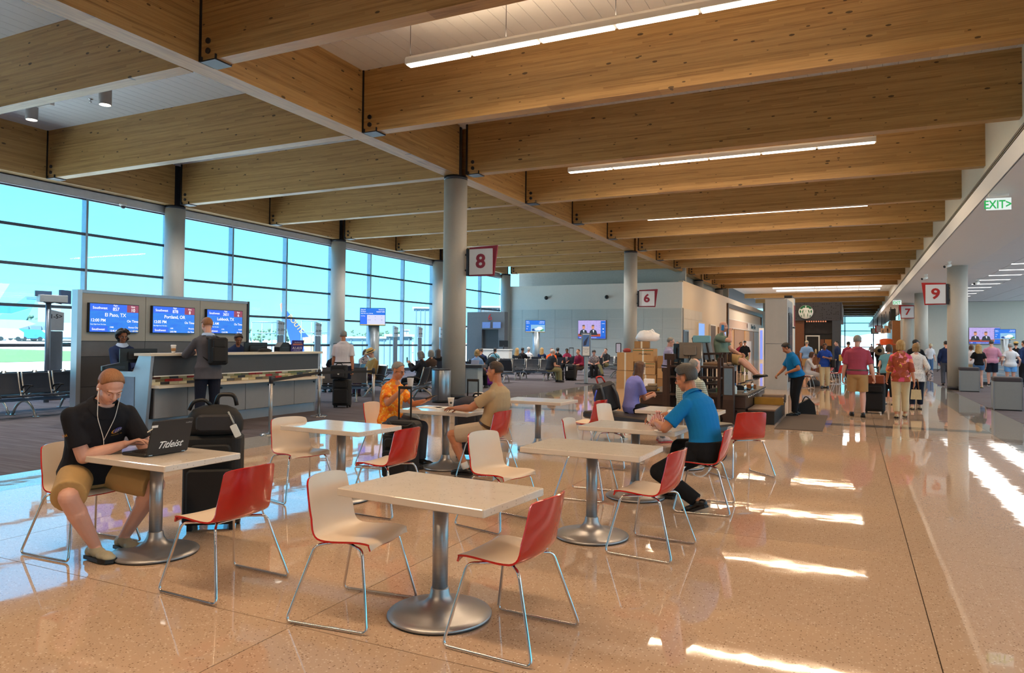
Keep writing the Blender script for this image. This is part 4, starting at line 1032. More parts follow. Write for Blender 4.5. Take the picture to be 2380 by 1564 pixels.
def info(t, w, h):
    panel(t, 'map_box', w * .28, h * .06, w - .02, h * .60, EM('map_pale', '#c9cdf2', 1.0)); panel(t, 'side_box', .013, h * .08, w * .27, h * .6, EM('screen_mid', '#2f6df0', 1.0)); panel(t, 'gold_bar', .013, .013, w - .013, h * .06, EM('gold_bar', '#d9b562', .9), .007)
    ftext(t, [('Gate 8', w * .04, h * .86, h * .09, 'LEFT'), ('Portland', w * .04, h * .76, h * .08, 'LEFT'), ('Flight 878 arrives 12:05 PM', w * .04, h * .66, h * .06, 'LEFT'), ('Southwest', w * .96, h * .88, h * .08, 'RIGHT'), ('FLIGHT 878', w * .96, h * .75, h * .09, 'RIGHT'), ('boarding', w * .05, h * .52, h * .06, 'LEFT')])
    ftext(t, [('A', w * .36, h * .48, h * .07, 'CENTER'), ('B', w * .6, h * .48, h * .07, 'CENTER'), ('C', w * .85, h * .48, h * .07, 'CENTER'), ('||| |||', w * .36, h * .3, h * .09, 'CENTER'), (':::', w * .6, h * .3, h * .1, 'CENTER'), ('|||', w * .85, h * .3, h * .09, 'CENTER'), ('- - - -', w * .36, h * .16, h * .06, 'CENTER'), ('- - - -', w * .85, h * .16, h * .06, 'CENTER')], EM('map_ink', '#7478b8', .8), .008)
facing_display('display_stand', 836, 896, 715, 756, 26.5, 'blue flight display on a thick round post near the windows', info, True, .42)
def weather(t, w, h):
    panel(t, 'map_box', w * .28, h * .06, w - .02, h * .62, EM('map_blue', '#7fb3d8', 1.0)); panel(t, 'gold_bar', .013, .013, w - .013, h * .06, EM('gold_bar', '#d9b562', .9), .007)
    for (x, y, s, c_) in ((.42, .2, .10, '#2a4a8c'), (.55, .25, .1, '#d7e4ec'), (.72, .32, .16, '#e4eef3'), (.88, .2, .07, '#4f9a6a'), (.8, .14, .06, '#3f8258')): MB().lathe([(0, .007), (w * s, .007)], (w * x, h * y, 0), n=14, sy=.6).build('map_patch', EM('map_' + c_, c_, 1.0), t)
    ftext(t, [('Gate 6', w * .04, h * .86, h * .09, 'LEFT'), ('Lubbock', w * .04, h * .74, h * .08, 'LEFT'), ('Southwest', w * .96, h * .86, h * .09, 'RIGHT'), ('11:45', w * .05, h * .45, h * .08, 'LEFT'), ('76', w * .05, h * .25, h * .1, 'LEFT'), ('FLIGHT 3651', w * .96, h * .74, h * .08, 'RIGHT')])
facing_display('display_stand', 1221, 1267, 744, 772, 40, 'blue weather and flight display on a thick round post before the gate 6 wall', weather, True, .28)
def two_people(t, w, h):
    panel(t, 'side_bar', w * .82, h * .1, w - .02, h - .05, EM('tv_bar', '#1d62c8', 1.0)); panel(t, 'ticker', .02, .02, w - .02, h * .12, EM('tv_ticker', '#1a50c0', 1.0)); panel(t, 'desk', .02, h * .12, w * .81, h * .27, EM('tv_desk', '#a5482c', .9), .008)
    for i in range(7): panel(t, 'studio_panel', w * (.03 + .11 * i), h * .5, w * (.03 + .11 * i + .07), h - .05, EM('tv_pane', '#b7a3e0', .9), .006)
    for x, s in ((.20, 1), (.55, -1)):
        MB().prism([(w * (x - .15), h * .2), (w * (x + .16), h * .2), (w * (x + .11), h * .44), (w * x, h * .52), (w * (x - .11), h * .44)], .008, .010, 'z').build('presenter_jacket', EM('tv_jacket', '#20242e', 1.0), t)
        MB().lathe([(0, .011), (w * .055, .011)], (w * (x + .01 * s), h * .62, 0), n=16, sy=1.25).build('presenter_head', EM('tv_skin', '#c58d72', 1.0), t)
        MB().lathe([(0, .0115), (w * .05, .0115)], (w * (x + .005 * s), h * .71, 0), n=12, sy=.55).build('presenter_hair', EM('tv_hair', '#6b5a4d', 1.0), t)
        MB().prism([(w * (x - .02), h * .46), (w * (x + .02), h * .3), (w * (x + .035), h * .48)], .0105, .0115, 'z').build('shirt_front', EM('tv_shirt', '#d8dcee', 1.0), t)
    ftext(t, [('Gamechanger moment of the day', w * .24, h * .045, h * .05, 'LEFT'), ('LIVE', w * .05, h * .045, h * .06, 'LEFT'), ('84', w * .91, h * .5, h * .09, 'CENTER'), ('72', w * .91, h * .34, h * .08, 'CENTER'), ('SCORES', w * .91, h * .8, h * .045, 'CENTER')], SCR_T, .012)
TVM = screen_mat('tv_studio', '#7a63b8', '#d6c5f0', .9)
A_ = AY(1343, 787, 44.0); B_ = AY(1408, 744, 44.0)
display('wall_television', 'large wall television showing two seated presenters on the gate 6 wall', frame_of((A_.x, 44.02, A_.z), (1, 0, 0), (0, 0, 1)), B_.x - A_.x, B_.z - A_.z, two_people, .1, TVM)
A_ = AY(2252, 799, 57.5); B_ = AY(2325, 761, 57.5)
display('wall_television', 'wall television showing two presenters on the far hall wall at right', frame_of((A_.x, 57.5, A_.z), (1, 0, 0), (0, 0, 1)), B_.x - A_.x, B_.z - A_.z, two_people, .1, TVM)
facing_display('display_stand', 2311, 2361, 765, 789, 46, 'blue flight display on a round post overlapping the hall television', weather, True, .25)
# ================================================================== BEAM SEATING
SEATM = M('seat_vinyl', '#2f343d', .38, bmp=.08); FRAME_W = M('seat_frame', '#c9c6c0', .22, .7); BEAMM = M('seat_beam', '#8fa3b8', .3, .7)
def curve_panel(w, pts, th, nx=5, crown=.015):
    mb = MB(); vs = []; n = len(pts)
    for s in (0, 1):
        for (y, z) in pts:
            for k in range(nx):
                v = k / (nx - 1) * 2 - 1; vs.append((v * w / 2, y + (-th if s else 0) - crown * (1 - v * v), z))
    fs = []
    for i in range(n - 1):
        for k in range(nx - 1):
            a = i * nx + k; fs.append((a, a + nx, a + nx + 1, a + 1)); b = n * nx + a; fs.append((b, b + 1, b + nx + 1, b + nx))
    rim = list(range(nx)) + [i * nx + nx - 1 for i in range(1, n)] + [(n - 1) * nx + k for k in range(nx - 2, -1, -1)] + [i * nx for i in range(n - 2, 0, -1)]
    for i, a in enumerate(rim): b = rim[(i + 1) % len(rim)]; fs.append((a, b, b + n * nx, a + n * nx))
    return mb.add(vs, fs, sm=False)
def _mesh(mb, name, m): me = mb.mesh(name); me.materials.append(m); return me
S_BACK = _mesh(curve_panel(.52, [(-.02, .46), (-.06, .55), (-.10, .68), (-.13, .80), (-.14, .86), (-.15, .875)], .035), 'seat_back', SEATM)
S_PAN = _mesh(MB().prism([(.0, .41), (.02, .385), (.44, .415), (.47, .435), (.46, .455), (.40, .455), (.03, .43)][::-1], -.26, .26, 'x'), 'seat_pan', SEATM)
S_FRAME = _mesh(MB().tube([(0, .12, .36), (0, -.02, .40), (0, -.10, .66), (0, -.155, .90)], .016, 8, bend=.08), 'side_frame', FRAME_W)
S_ARM = _mesh(MB().tube([(0, -.07, .56), (0, .02, .615), (0, .16, .635), (0, .30, .625)], .022, 8, bend=.06, flat=.6).tube([(0, -.02, .45), (0, .10, .52), (0, .22, .62)], .012, 6, bend=.1), 'arm_rest', BLACK)
S_LEG = _mesh(MB().tube([(0, -.36, .01), (0, -.24, .20), (0, -.05, .31), (0, .12, .31), (0, .30, .20), (0, .42, .01)], .026, 8, bend=.09).rbox((0, -.37, .008), (.09, .12, .016), .02).rbox((0, .43, .008), (.09, .12, .016), .02), 'arch_leg', FRAME_W)
def seat_row(x, y, face, n, label, arms=True, skip=()):
    """face: world angle the sitters look to; row centred on x, y"""
    t = thing('beam_seat', label, 'seats', (x, y, 0), R(face) - PI / 2, 'airport beam seating'); P = .62; L = n * P
    MB().rbox((0, .1, .345), (L, .09, .06), .01, axis='x').build('beam', BEAMM, t)
    for i in range(n):
        cx = -L / 2 + P * (i + .5); part_copy(S_BACK, 'seat_back', t, (cx, 0, 0)); part_copy(S_PAN, 'seat_pan', t, (cx, 0, 0))
        for s in (-.275, .275): part_copy(S_FRAME, 'side_frame', t, (cx + s, 0, 0))
    for i in range(n + 1):
        if arms: part_copy(S_ARM, 'arm_rest', t, (-L / 2 + P * i, 0, 0))
    for x_ in ([-L / 2 + P * .5, L / 2 - P * .5] if n < 5 else [-L / 2 + P * .5, 0, L / 2 - P * .5]): part_copy(S_LEG, 'arch_leg', t, (x_, 0, 0))
    return t
seat_row(-15.25, 8.9, 0, 6, 'dark beam seats at the left edge, the front row facing the tables')
seat_row(-16.1, 8.9, 180, 6, 'dark beam seats back to back behind the front left row')
seat_row(-12.45, 15.1, -52, 3, 'metal-framed beam seats behind the uniformed man with the roller bags')
seat_row(-12.95, 17.35, -118, 3, 'beam seats where the man in the straw hat sits')
seat_row(-13.6, 18.25, 62, 3, 'beam seats behind the straw hat man, facing the windows')
seat_row(-10.75, 16.95, 195, 2, 'beam seats of the grey-haired woman with the phone')
seat_row(-12.3, 21.3, 20, 3, 'beam seats seen from behind at the left of the silver bin')
seat_row(-13.5, 22.9, 110, 4, 'beam seats seen from behind between the silver bin and the gate 8 column')
seat_row(-12.85, 27.6, -82, 5, 'beam seats facing the viewer behind the head of the man in beige')
seat_row(-12.95, 28.45, 98, 5, 'beam seats back to back behind the ones facing the viewer')
seat_row(-13.0, 33.0, 95, 7, 'long row of beam seats seen from behind before the gate 6 wall')
seat_row(-12.9, 36.2, -85, 7, 'farthest row of beam seats facing the viewer before the gate 6 wall')
seat_row(-9.65, 31.8, 200, 3, 'beam seats beside the black rolling cases, behind the floor sign')
seat_row(-9.3, 35.8, -85, 4, 'beam seats of the man with crossed legs left of the boxes')
seat_row(-12.9, 25.2, 98, 3, 'beam seats with the purple suitcase in front of them')
seat_row(8.6, 34.5, 100, 4, 'beam seats behind the standing group at the right edge')

# ================================================================== BAGS AND BINS
NYL = M('black_nylon', '#121215', .72, bmp=.25, scale=14); NYL2 = M('charcoal_nylon', '#26262c', .7, bmp=.2)
def suitcase(loc, rz, w, d, h, lab, mat=None, handle=0, name='suitcase', panel_m=None, wheels=True):
    t = thing(name, lab, 'luggage', loc, rz); mat = mat or NYL
    MB().rbox((0, 0, .05 + h / 2), (w, d, h), min(w, d) * .22, n=4).build('case_body', mat, t)
    MB().rbox((0, -d / 2 - .02, .05 + h * .36), (w * .8, .06, h * .55), .04, axis='y').build('front_pocket', panel_m or mat, t)
    MB().rbox((0, -d / 2 - .014, .05 + h * .8), (w * .7, .05, h * .22), .04, axis='y').build('upper_pocket', panel_m or mat, t)
    if wheels:
        for s in (-1, 1): MB().cyl((s * w * .38, d * .3, .045), (s * w * .38 + .03, d * .3, .045), .045, n=14).build('wheel', BLACK, t)
        for s in (-1, 1): MB().box((s * w * .36, -d * .3, .025), (.04, .05, .05)).build('foot', BLACK, t)
    MB().tube([(-.08, -d * .1, h + .05), (-.08, -d * .1, h + .085), (.08, -d * .1, h + .085), (.08, -d * .1, h + .05)], .012, bend=.02).build('grip', BLACK, t)
    if handle:
        MB().tube([(-w * .2, d * .36, h * .8), (-w * .2, d * .36, h + handle), (w * .2, d * .36, h + handle), (w * .2, d * .36, h * .8)], .011, bend=.02).rbox((0, d * .36, h + handle), (w * .44, .035, .035), .012, axis='x').build('pull_handle', BLACK, t)
    return t
b = G(462, 1258); b = Vector((-4.92, 4.44, 0))
suitcase((b.x, b.y, 0), R(38), .46, .30, .74, 'large black roller bag behind the laptop table')
t = thing('laptop_backpack', 'black backpack with an arched handle and name tag strapped on the roller bag', 'bag', (b.x, b.y, .8), R(38))
rnd = random.Random(2); mb = MB()
mb.lathe([(.0, 0), (.215, .0), (.235, .03), (.23, .10), (.21, .16), (.17, .205), (.10, .235), (0, .245)], n=24, sx=1.0, sy=.66); mb.v = [(x * rnd.uniform(.97, 1.03), y * rnd.uniform(.97, 1.03), z) for x, y, z in mb.v]; mb.build('bag_body', NYL, t)
MB().tube([(-.2, -.02, .2), (-.17, -.03, .27), (-.08, -.03, .29), (-.03, -.02, .24)], .016, bend=.05).build('side_handle', BLACK, t)
MB().tube([(.0, .04, .24), (.02, .04, .325), (.15, .04, .325), (.17, .04, .23)], .018, bend=.05).build('top_handle', BLACK, t)
MB().rbox((.03, -.15, .1), (.3, .06, .14), .04, axis='y').build('front_pocket', NYL2, t)
MB().tube([(.13, -.14, .19), (.17, -.19, .13), (.185, -.2, .1)], .008).build('tag_strap', M('tag_strap', '#9aa0a4', .4), t)
MB().rbox((.20, -.205, .04), (.055, .008, .11), .01, axis='y', T=Matrix.Rotation(R(-25), 3, 'Y')).build('name_tag', M('tag_clear', '#d4d8da', .2), t)
# luggage of the seated couple
s1 = suitcase((-4.66, 6.86, 0), R(8), .38, .26, .50, 'black roller case with raised handle in front of the person in the orange top', NYL, .56)
s2 = suitcase((-4.78, 8.72, 0), R(8), .40, .26, .60, 'roller case with raised handle beside the table of the man in beige', NYL2, .46)
t = thing('shoulder_bag', 'dark soft travel bag slumped over the roller case behind the paper cup', 'bag', (-4.72, 8.66, .79), R(8)); mb = MB(); rnd = random.Random(8)
mb.lathe([(0, -.12), (.22, -.12), (.28, -.07), (.25, -.01), (.16, .035), (.08, .06), (0, .06)], n=22, sy=.62); mb.v = [(x * rnd.uniform(.96, 1.04), y, z * rnd.uniform(.95, 1.05)) for x, y, z in mb.v]; mb.build('bag_body', M('aubergine_nylon', '#2a2733', .7, bmp=.2), t)
MB().tube([(.02, -.02, .05), (.04, -.03, .10), (.16, -.03, .10), (.18, -.02, .03)], .014, bend=.03).build('grip', BLACK, t)
t = thing('shoulder_bag', 'black tote slung on the case in front of the person in the orange top', 'bag', (-4.58, 6.80, .63), R(8)); MB().rbox((0, -.0, .0), (.38, .2, .14), .06, axis='y').build('bag_body', NYL, t); MB().tube([(-.15, -.08, .06), (-.1, -.12, .02), (.1, -.12, .02), (.15, -.08, .06)], .01, bend=.05).build('strap', BLACK, t)
p = G(1025, 935)
t = thing('litter_bin', 'round silver litter bin left of the gate 8 column', 'bin', p); MB().lathe([(.245, .06), (.25, .07), (.25, .84), (.24, .86)], n=44).build('shell', M('bin_steel', '#9aa0a8', .28, .85), t); MB().lathe([(.235, 0), (.24, .065)], n=44).build('plinth', BLACK, t); MB().lathe([(.252, .845), (.252, .87), (.15, .885), (.13, .87), (0, .86)], n=44).build('lid_ring', STEEL, t); MB().box((.06, -.249, .46), (.004, .012, .78)).build('door_seam', STEEL, t)
p = G(1095, 912)
t = thing('charging_table', 'grey charging pedestal with a dark top and small card, right of the gate 8 column', 'pedestal', (p.x, p.y, 0), R(10)); MB().bar((-.35, -.2, 0), (-.12, .3, .78)).build('dark_side', LAM_D, t); MB().bar((-.12, -.2, 0), (.28, .3, .78)).build('light_side', M('pedestal_grey', '#a3b3bb', .5), t); MB().rbox((0, .05, .83), (.85, .62, .1), .02).build('top', LAM_D, t)
o = MB().prism([(-.14, 0), (.14, 0), (.16, .14), (-.11, .14)], -.01, .01, 'y').build('info_card', M('card_lilac', '#c3c0d4', .6)); o.location = (p.x + .12, p.y, .88); tag(o, 'small white information card standing on the charging pedestal', 'card')
suitcase((*G(1142, 898)[:2], 0), R(0), .36, .26, .55, 'purple hard suitcase near the gate 8 column', M('purple_shell', '#7a1d7c', .35), .4)
t = thing('black_backpack', 'black backpack sitting on top of the purple suitcase', 'bag', (*G(1142, 898)[:2], .72)); mb = MB(); mb.lathe([(0, 0), (.18, 0), (.2, .1), (.17, .26), (.08, .34), (0, .35)], n=18, sy=.7); mb.build('bag_body', NYL, t); MB().tube([(-.1, -.1, .3), (-.02, -.14, .42), (.14, -.1, .5), (.2, 0, .34)], .015, bend=.06).build('strap', NYL, t)
suitcase((*G(1326, 884)[:2], 0), R(5), .44, .3, .62, 'tall black rolling case with a white tag before the far beam seats', NYL, .75)
MB().box((-.1, -.21, .5), (.06, .01, .18)).build('white_tag', PAPERW, bpy.data.objects['suitcase.004'])
suitcase((*G(1300, 884)[:2], 0), R(0), .34, .3, .36, 'small black cabin bag left of the tall black rolling case', NYL2, 0)
t = thing('duffel_bag', 'dark duffel backpack lying on the carpet right of the floor sign', 'bag', G(1380, 877)); mb = MB(); rnd = random.Random(4); mb.lathe([(0, 0), (.34, 0), (.38, .1), (.3, .26), (.16, .4), (.05, .47), (0, .47)], n=18, sy=.7); mb.v = [(x * rnd.uniform(.9, 1.1), y * rnd.uniform(.9, 1.1), z) for x, y, z in mb.v]; mb.build('bag_body', NYL2, t)
for s in (-1, 1): MB().tube([(s * .1, -.2, .36), (s * .2, -.3, .2), (s * .26, -.28, .04)], .02, bend=.08).build('strap', M('grey_strap', '#8d9094', .6), t)
# floor sign on a pole
p = G(1362, 892); t = thing('floor_sign', 'free-standing poster sign on a silver pole before the gate 6 seats', 'sign', p, R(12))
MB().rbox((0, 0, .012), (.85, .5, .024), .2).build('base', STEEL, t); MB().rbox((0, 0, .6), (.14, .07, 1.15), .03).build('pole', M('post_steel', '#a7b4bd', .35, .5), t); MB().rbox((0, -.02, 1.52), (.36, .09, .92), .02, axis='y').build('frame', ALU, t)
MB().box((0, -.068, 1.52), (.26, .008, .84)).build('poster', PAPERW, t); MB().box((0, -.073, 1.68), (.25, .006, .46)).build('poster_picture', M('poster_blue', '#5a86c8', .5), t); MB().prism([(-.1, 1.48), (.0, 1.5), (.1, 1.86), (-.02, 1.72), (-.09, 1.62)], -.078, -.074, 'y').build('figure', M('poster_dark', '#3a4260', .5), t)
lettering([('Travel light', 0, .09, .05, 'CENTER'), ('check in online', 0, .02, .035, 'CENTER'), ('at the gate', 0, -.04, .03, 'CENTER')], M('sign_ink', '#333a44', .6), t, frame_of((0, -.074, 1.25), (1, 0, 0), (0, 0, 1)))
p = G(1437, 872); t = thing('small_sign', 'small framed notice on a thin stand left of the cardboard boxes', 'sign', p, R(8)); MB().rbox((0, 0, .01), (.4, .4, .02), .15).build('base', STEEL, t); MB().cyl((0, 0, .02), (0, 0, 1.1), .02, n=10).build('pole', STEEL, t); MB().rbox((0, 0, 1.35), (.28, .03, .5), .04, axis='y').build('frame', BLACK, t); MB().box((0, -.018, 1.35), (.2, .006, .42)).build('notice', M('card_lilac', '#c3c0d4', .6), t)

# ================================================================== CARDBOARD BOXES
CARD = M('cardboard', '#b98f60', .8, var=.08, bmp=.1); CARD2 = M('cardboard_dark', '#9a744b', .8, var=.08); TAPE = M('parcel_tape', '#d9d2c4', .4)
bx, by = -6.75, 24.6
def carton(x, y, z, w, d, h, rz, lab, m=CARD, extra=None):
    t = thing('cardboard_box', lab, 'box', (x, y, z), R(rz), 'boxes stacked beside the gate 6 column'); MB().box((0, 0, h / 2), (w, d, h)).build('carton', m, t); MB().box((0, -.0, h / 2), (.06, d + .006, h + .006)).build('tape', TAPE, t)
    for s in (-1, 1): MB().box((s * w * .25, 0, h + .004), (w * .48, d * .99, .008)).build('flap', m, t)
    if extra: extra(t, w, d, h)
    return t
def printed(words, oval=False):
    def f(t, w, h_, h):
        lettering([(words, w * .08, h * .55, h * .2, 'CENTER')], M('print_ink', '#2b2a2a', .7), t, frame_of((0, -h_ / 2 - .006, 0), (1, 0, 0), (0, 0, 1)))
        MB().box((0, -h_ / 2 - .003, h * .88), (w * .96, .004, h * .05)).build('printed_band', M('print_green', '#3c6a3e', .7), t)
    return f
carton(bx - .45, by, 0, .62, .5, .62, 2, 'bottom left cardboard box of the stack beside the gate 6 column')
carton(bx - .43, by, .64, .6, .48, .62, -3, 'left cardboard box with a small white label, second from the floor', CARD, None)
carton(bx + .28, by + .02, 0, .72, .5, .5, 0, 'bottom middle cardboard box under the printed carton')
carton(bx + .25, by, .52, .72, .5, .42, 1, 'middle cardboard box with blue printed band in the stack', CARD, printed('FOODSERVICE'))
carton(bx + .2, by, .96, .74, .5, .44, -1, 'cardboard box printed with an oval label and green band near the top of the stack', CARD, printed('(Maplefarm)'))
carton(bx + .98, by + .05, 0, .62, .5, .38, 0, 'lowest box of the right-hand pile of flat cartons', CARD2); carton(bx + .98, by + .05, .40, .6, .5, .34, 2, 'second box of the right-hand pile of flat cartons'); carton(bx + .98, by + .05, .76, .58, .46, .4, -2, 'third box of the right-hand pile of flat cartons', CARD2)
carton(bx + .1, by, 1.42, .5, .4, .24, 8, 'small open box under the white plastic bag on the stack', CARD2)
t = thing('plastic_bag', 'white stuffed plastic bag on top of the cardboard boxes', 'bag', (bx + .28, by + .02, 1.67)); mb = MB(); rnd = random.Random(6); mb.lathe([(0, 0), (.3, 0), (.42, .1), (.4, .22), (.28, .33), (.12, .36), (0, .36)], n=20, sy=.7); mb.v = [(x * rnd.uniform(.88, 1.1), y * rnd.uniform(.9, 1.1), z * rnd.uniform(.9, 1.1)) for x, y, z in mb.v]; mb.build('bag_body', M('white_plastic', '#eeecef', .35), t); MB().tube([(.1, 0, .33), (.16, 0, .42), (.24, .02, .3)], .03, bend=.05).build('knot', MATS['white_plastic'], t)
o = MB().lathe([(0, 0), (.12, 0), (.15, .05), (.1, .13), (0, .14)], n=16).build('red_pouch', M('red_pouch', '#a0342f', .5)); o.location = (bx - .45, by, 1.28); tag(o, 'small red pouch on the left cardboard box', 'pouch')
o = MB().rbox((0, 0, .2), (.34, .25, .4), .05).build('shopping_bag', M('white_plastic', '#eeecef', .35)); o.location = (bx + .55, by - .75, 0); tag(o, 'white plastic shopping bag on the floor before the cardboard boxes', 'bag')
# ================================================================== SHOE-SHINE STAND
WENGE = M('wenge_wood', '#33231f', .35, var=.15, stretch=(1, 1, 6)); WENGE2 = M('wenge_face', '#41302c', .3, var=.12); MATD = M('floor_mat', '#55483f', .9, bmp=.3)
BROWNV = M('brown_vinyl', '#6d5548', .5)
o = MB().rbox((0, 0, .006), (.84, 3.3, .012), .02).build('floor_mat', MATD); o.location = (-.92, 16.05, 0); tag(o, 'dark rectangular floor mat in front of the shoe-shine stand', 'mat')
SX0, SX1, SY0, SY1, SH = -4.1, -1.92, 15.0, 18.4, .58
t = thing('shine_platform', 'dark wooden shoe-shine platform with drawers and metal edge studs', 'platform', (SX0, SY0, 0)); w = SX1 - SX0; d = SY1 - SY0
MB().bar((.02, .02, .04), (w - .02, d, SH - .03)).build('carcass', WENGE, t)
MB().bar((0, 0, SH - .03), (w + .02, d, SH)).build('deck', M('deck_mat', '#4a4039', .6), t)
for i in range(4):
    a = .01 + (w - .02) * i / 4; b = a + (w - .02) / 4 - .012
    dr = MB().bar((a, -.012, SH - .27), (b, .02, SH - .04)).build('drawer', WENGE2, t); MB().rbox(((a + b) / 2, -.02, SH - .10), (.09, .014, .014), .005, axis='x').build('pull', CHROME, dr)
    dr = MB().bar((a, -.012, .06), (b, .02, SH - .29)).build('door', WENGE2, t); MB().cyl(((a + b) / 2 + .1, -.012, SH - .33), ((a + b) / 2 + .1, -.035, SH - .33), .015, n=10).build('knob', CHROME, dr)
for i in range(14): MB().ball((w + .025, .1 + i * .23, SH - .05), .018, 8, 6).build('edge_stud', CHROME, t)
t = thing('shine_step', 'low dark step with a brown top beside the shoe-shine platform', 'step', (SX1, SY0, 0)); MB().bar((.02, .1, 0), (.52, 2.6, .27)).build('riser', BLACK, t); MB().bar((.02, .08, .27), (.54, 2.62, .30)).build('tread', BROWNV, t)
t = thing('brush_tray', 'shallow golden wooden tray on the shoe-shine step', 'tray', (-1.64, 16.5, .301), R(5)); MB().bar((-.28, -.15, 0), (.28, .15, .02)).bar((-.28, -.17, 0), (.28, -.15, .14)).bar((-.28, .15, 0), (.28, .17, .14)).bar((-.3, -.17, 0), (-.28, .17, .14)).bar((.28, -.17, 0), (.3, .17, .14)).build('tray_body', M('golden_wood', '#9a6f22', .4, var=.2, stretch=(1, 9, 1)), t)
o = MB().rbox((0, 0, .08), (.5, .42, .16), .06, axis='x').build('brown_cushion', BROWNV); o.location = (-1.62, 17.38, .301); tag(o, 'brown folded cushion at the back of the shoe-shine step', 'cushion')
o = MB().prism([(-.1, 0), (.12, 0), (.04, .1)], -.08, .08, 'y').build('white_rag', PAPERW); o.location = (-1.5, 17.08, .301); tag(o, 'white folded rag beside the brown cushion', 'rag')
def footrest(y, lab):
    t = thing('footrest', lab, 'footrest', (-2.02, y, SH))
    for s in (-.09, .09):
        MB().cyl((0, s, 0), (0, s, .18), .016, n=10).lathe([(.05, 0), (.05, .012)], (0, s, 0), n=14).build('post', CHROME, t)
        MB().prism([(-.14, .18), (.14, .24), (.14, .265), (-.14, .205)], s - .04, s + .04, 'y').build('sole_plate', CHROME, t)
footrest(15.6, 'chrome shoe rests in front of the nearest high dark chair'); footrest(16.75, 'chrome shoe rests under the bald man\'s shoes')
def high_chair(y, lab):
    t = thing('high_chair', lab, 'chair', (-2.70, y, SH), 0, 'dark wooden shoe-shine chairs')
    for sx in (-.22, .24):
        for sy in (-.24, .24): MB().box((sx, sy, .28), (.055, .05, .56)).build('leg', WENGE, t)
    MB().bar((-.26, -.27, .50), (.29, .27, .56)).build('seat_rail', WENGE, t); MB().rbox((.02, 0, .585), (.5, .48, .06), .04).build('cushion', M('tan_vinyl', '#8d6a4e', .4), t)
    MB().bar((.262, -.24, .40), (.275, .24, .54)).build('steel_plate', BRUSH, t)
    MB().box((-.02, 0, .16), (.46, .44, .03)).build('lower_rail', WENGE, t)
    for sy in (-.25, .25):
        MB().prism([(-.24, .78), (.26, .80), (.26, .835), (-.24, .82)], sy - .035, sy + .035, 'y').build('armrest', WENGE, t)
        MB().prism([(.18, .56), (.235, .56), (.235, .80), (.18, .80)], sy - .02, sy + .02, 'y').build('arm_post', WENGE, t)
        MB().prism([(-.26, .56), (-.21, .56), (-.33, 1.14), (-.38, 1.14)], sy - .025, sy + .025, 'y').build('back_post', WENGE, t)
    MB().prism([(-.262, .66), (-.232, .66), (-.32, 1.12), (-.35, 1.12)], -.2, .2, 'y').build('back_cushion', M('blue_grey_vinyl', '#5f6872', .35), t); MB().prism([(-.36, 1.08), (-.315, 1.08), (-.33, 1.16), (-.375, 1.16)], -.25, .25, 'y').build('top_rail', WENGE, t)
high_chair(15.62, 'nearest empty high wooden shoe-shine chair'); high_chair(16.3, 'middle empty high wooden shoe-shine chair'); high_chair(17.0, 'high wooden shoe-shine chair the bald man on the phone sits in')
t = thing('shelf_unit', 'tall dark open shelf unit carrying a monitor at the shoe-shine stand', 'shelf', (-3.38, 14.55, 0))
for x in (0, 1.0):
    for y in (0, .34): MB().box((x, y, .66), (.06, .05, 1.32)).build('post', WENGE, t)
for z in (.08, .55, .90, 1.12): MB().bar((-.02, -.02, z), (1.02, .36, z + .035)).build('shelf_board', WENGE, t)
MB().bar((-.02, .33, .1), (.55, .36, 1.2)).build('back_board', BLACK, t); MB().bar((-.14, .06, .2), (-.05, .3, 1.1)).build('side_box', WENGE2, t); MB().box((.03, .02, 1.33), (.2, .2, .12)).build('top_box', WENGE, t)
monitor('monitor', -2.98, 14.72, 1.155, R(-8), 'grey-backed till screen on the shelf unit', .46, .33)
[c for c in bpy.data.objects['monitor.002'].children if c.name.startswith('housing')][0].data.materials[0] = M('monitor_grey', '#6f675f', .5)
monitor('monitor', -3.35, 15.35, 1.06, R(60), 'black tilted screen behind the till screen', .3, .4); 
t = thing('screen_post', 'post carrying the black tilted screen', 'post', (-3.35, 15.35, SH)); MB().cyl((0, 0, 0), (0, 0, .48), .03, n=10).lathe([(.1, 0), (.1, .012)], n=16).build('post', BLACK, t)
t = thing('pole_display', 'pale blue customer display on a thin silver pole at the shoe-shine stand', 'display', (-2.80, 14.98, .585)); MB().cyl((0, 0, 0), (0, 0, 1.04), .025, n=10).lathe([(.12, 0), (.12, .015)], n=20).build('pole', BRUSH, t); MB().rbox((0, 0, 1.11), (.36, .08, .15), .03, axis='y').build('display_head', M('display_teal', '#6fa3b4', .3), t)
t = thing('side_display', 'small blue-grey brochure rack on the right of the shelf unit', 'rack', (-2.28, 14.62, 0)); MB().bar((-.02, -.1, .5), (.18, .08, 1.16)).build('rack_body', WENGE2, t); MB().bar((.0, -.112, .6), (.16, -.1, 1.12)).build('brochure_front', M('rack_blue', '#5c7286', .3), t); MB().bar((-.02, -.1, 0), (.18, .08, .5)).build('leg', WENGE, t)
for i, (x, y, c_, h, lab) in enumerate(((-2.16, 15.18, '#d9e7ec', .22, 'white and blue spray bottle on the shoe-shine platform'), (-2.26, 15.2, '#2f8fb8', .2, 'blue polish bottle beside the white one'), (-2.40, 15.26, '#4d3d78', .17, 'purple polish bottle near the chair leg'), (-2.52, 15.24, '#8aa23a', .15, 'green polish bottle near the chair leg'))):
    t = thing('polish_bottle', lab, 'bottle', (x, y, SH)); MB().lathe([(.032, 0), (.034, .01), (.034, h * .62), (.014, h * .76), (.014, h * .8)], n=16).build('bottle_body', M('bottle_' + c_, c_, .3), t); MB().lathe([(.017, h * .8), (.017, h)], n=12).build('cap', BLACK if i else M('cap_blue', '#2a66a5', .4), t)
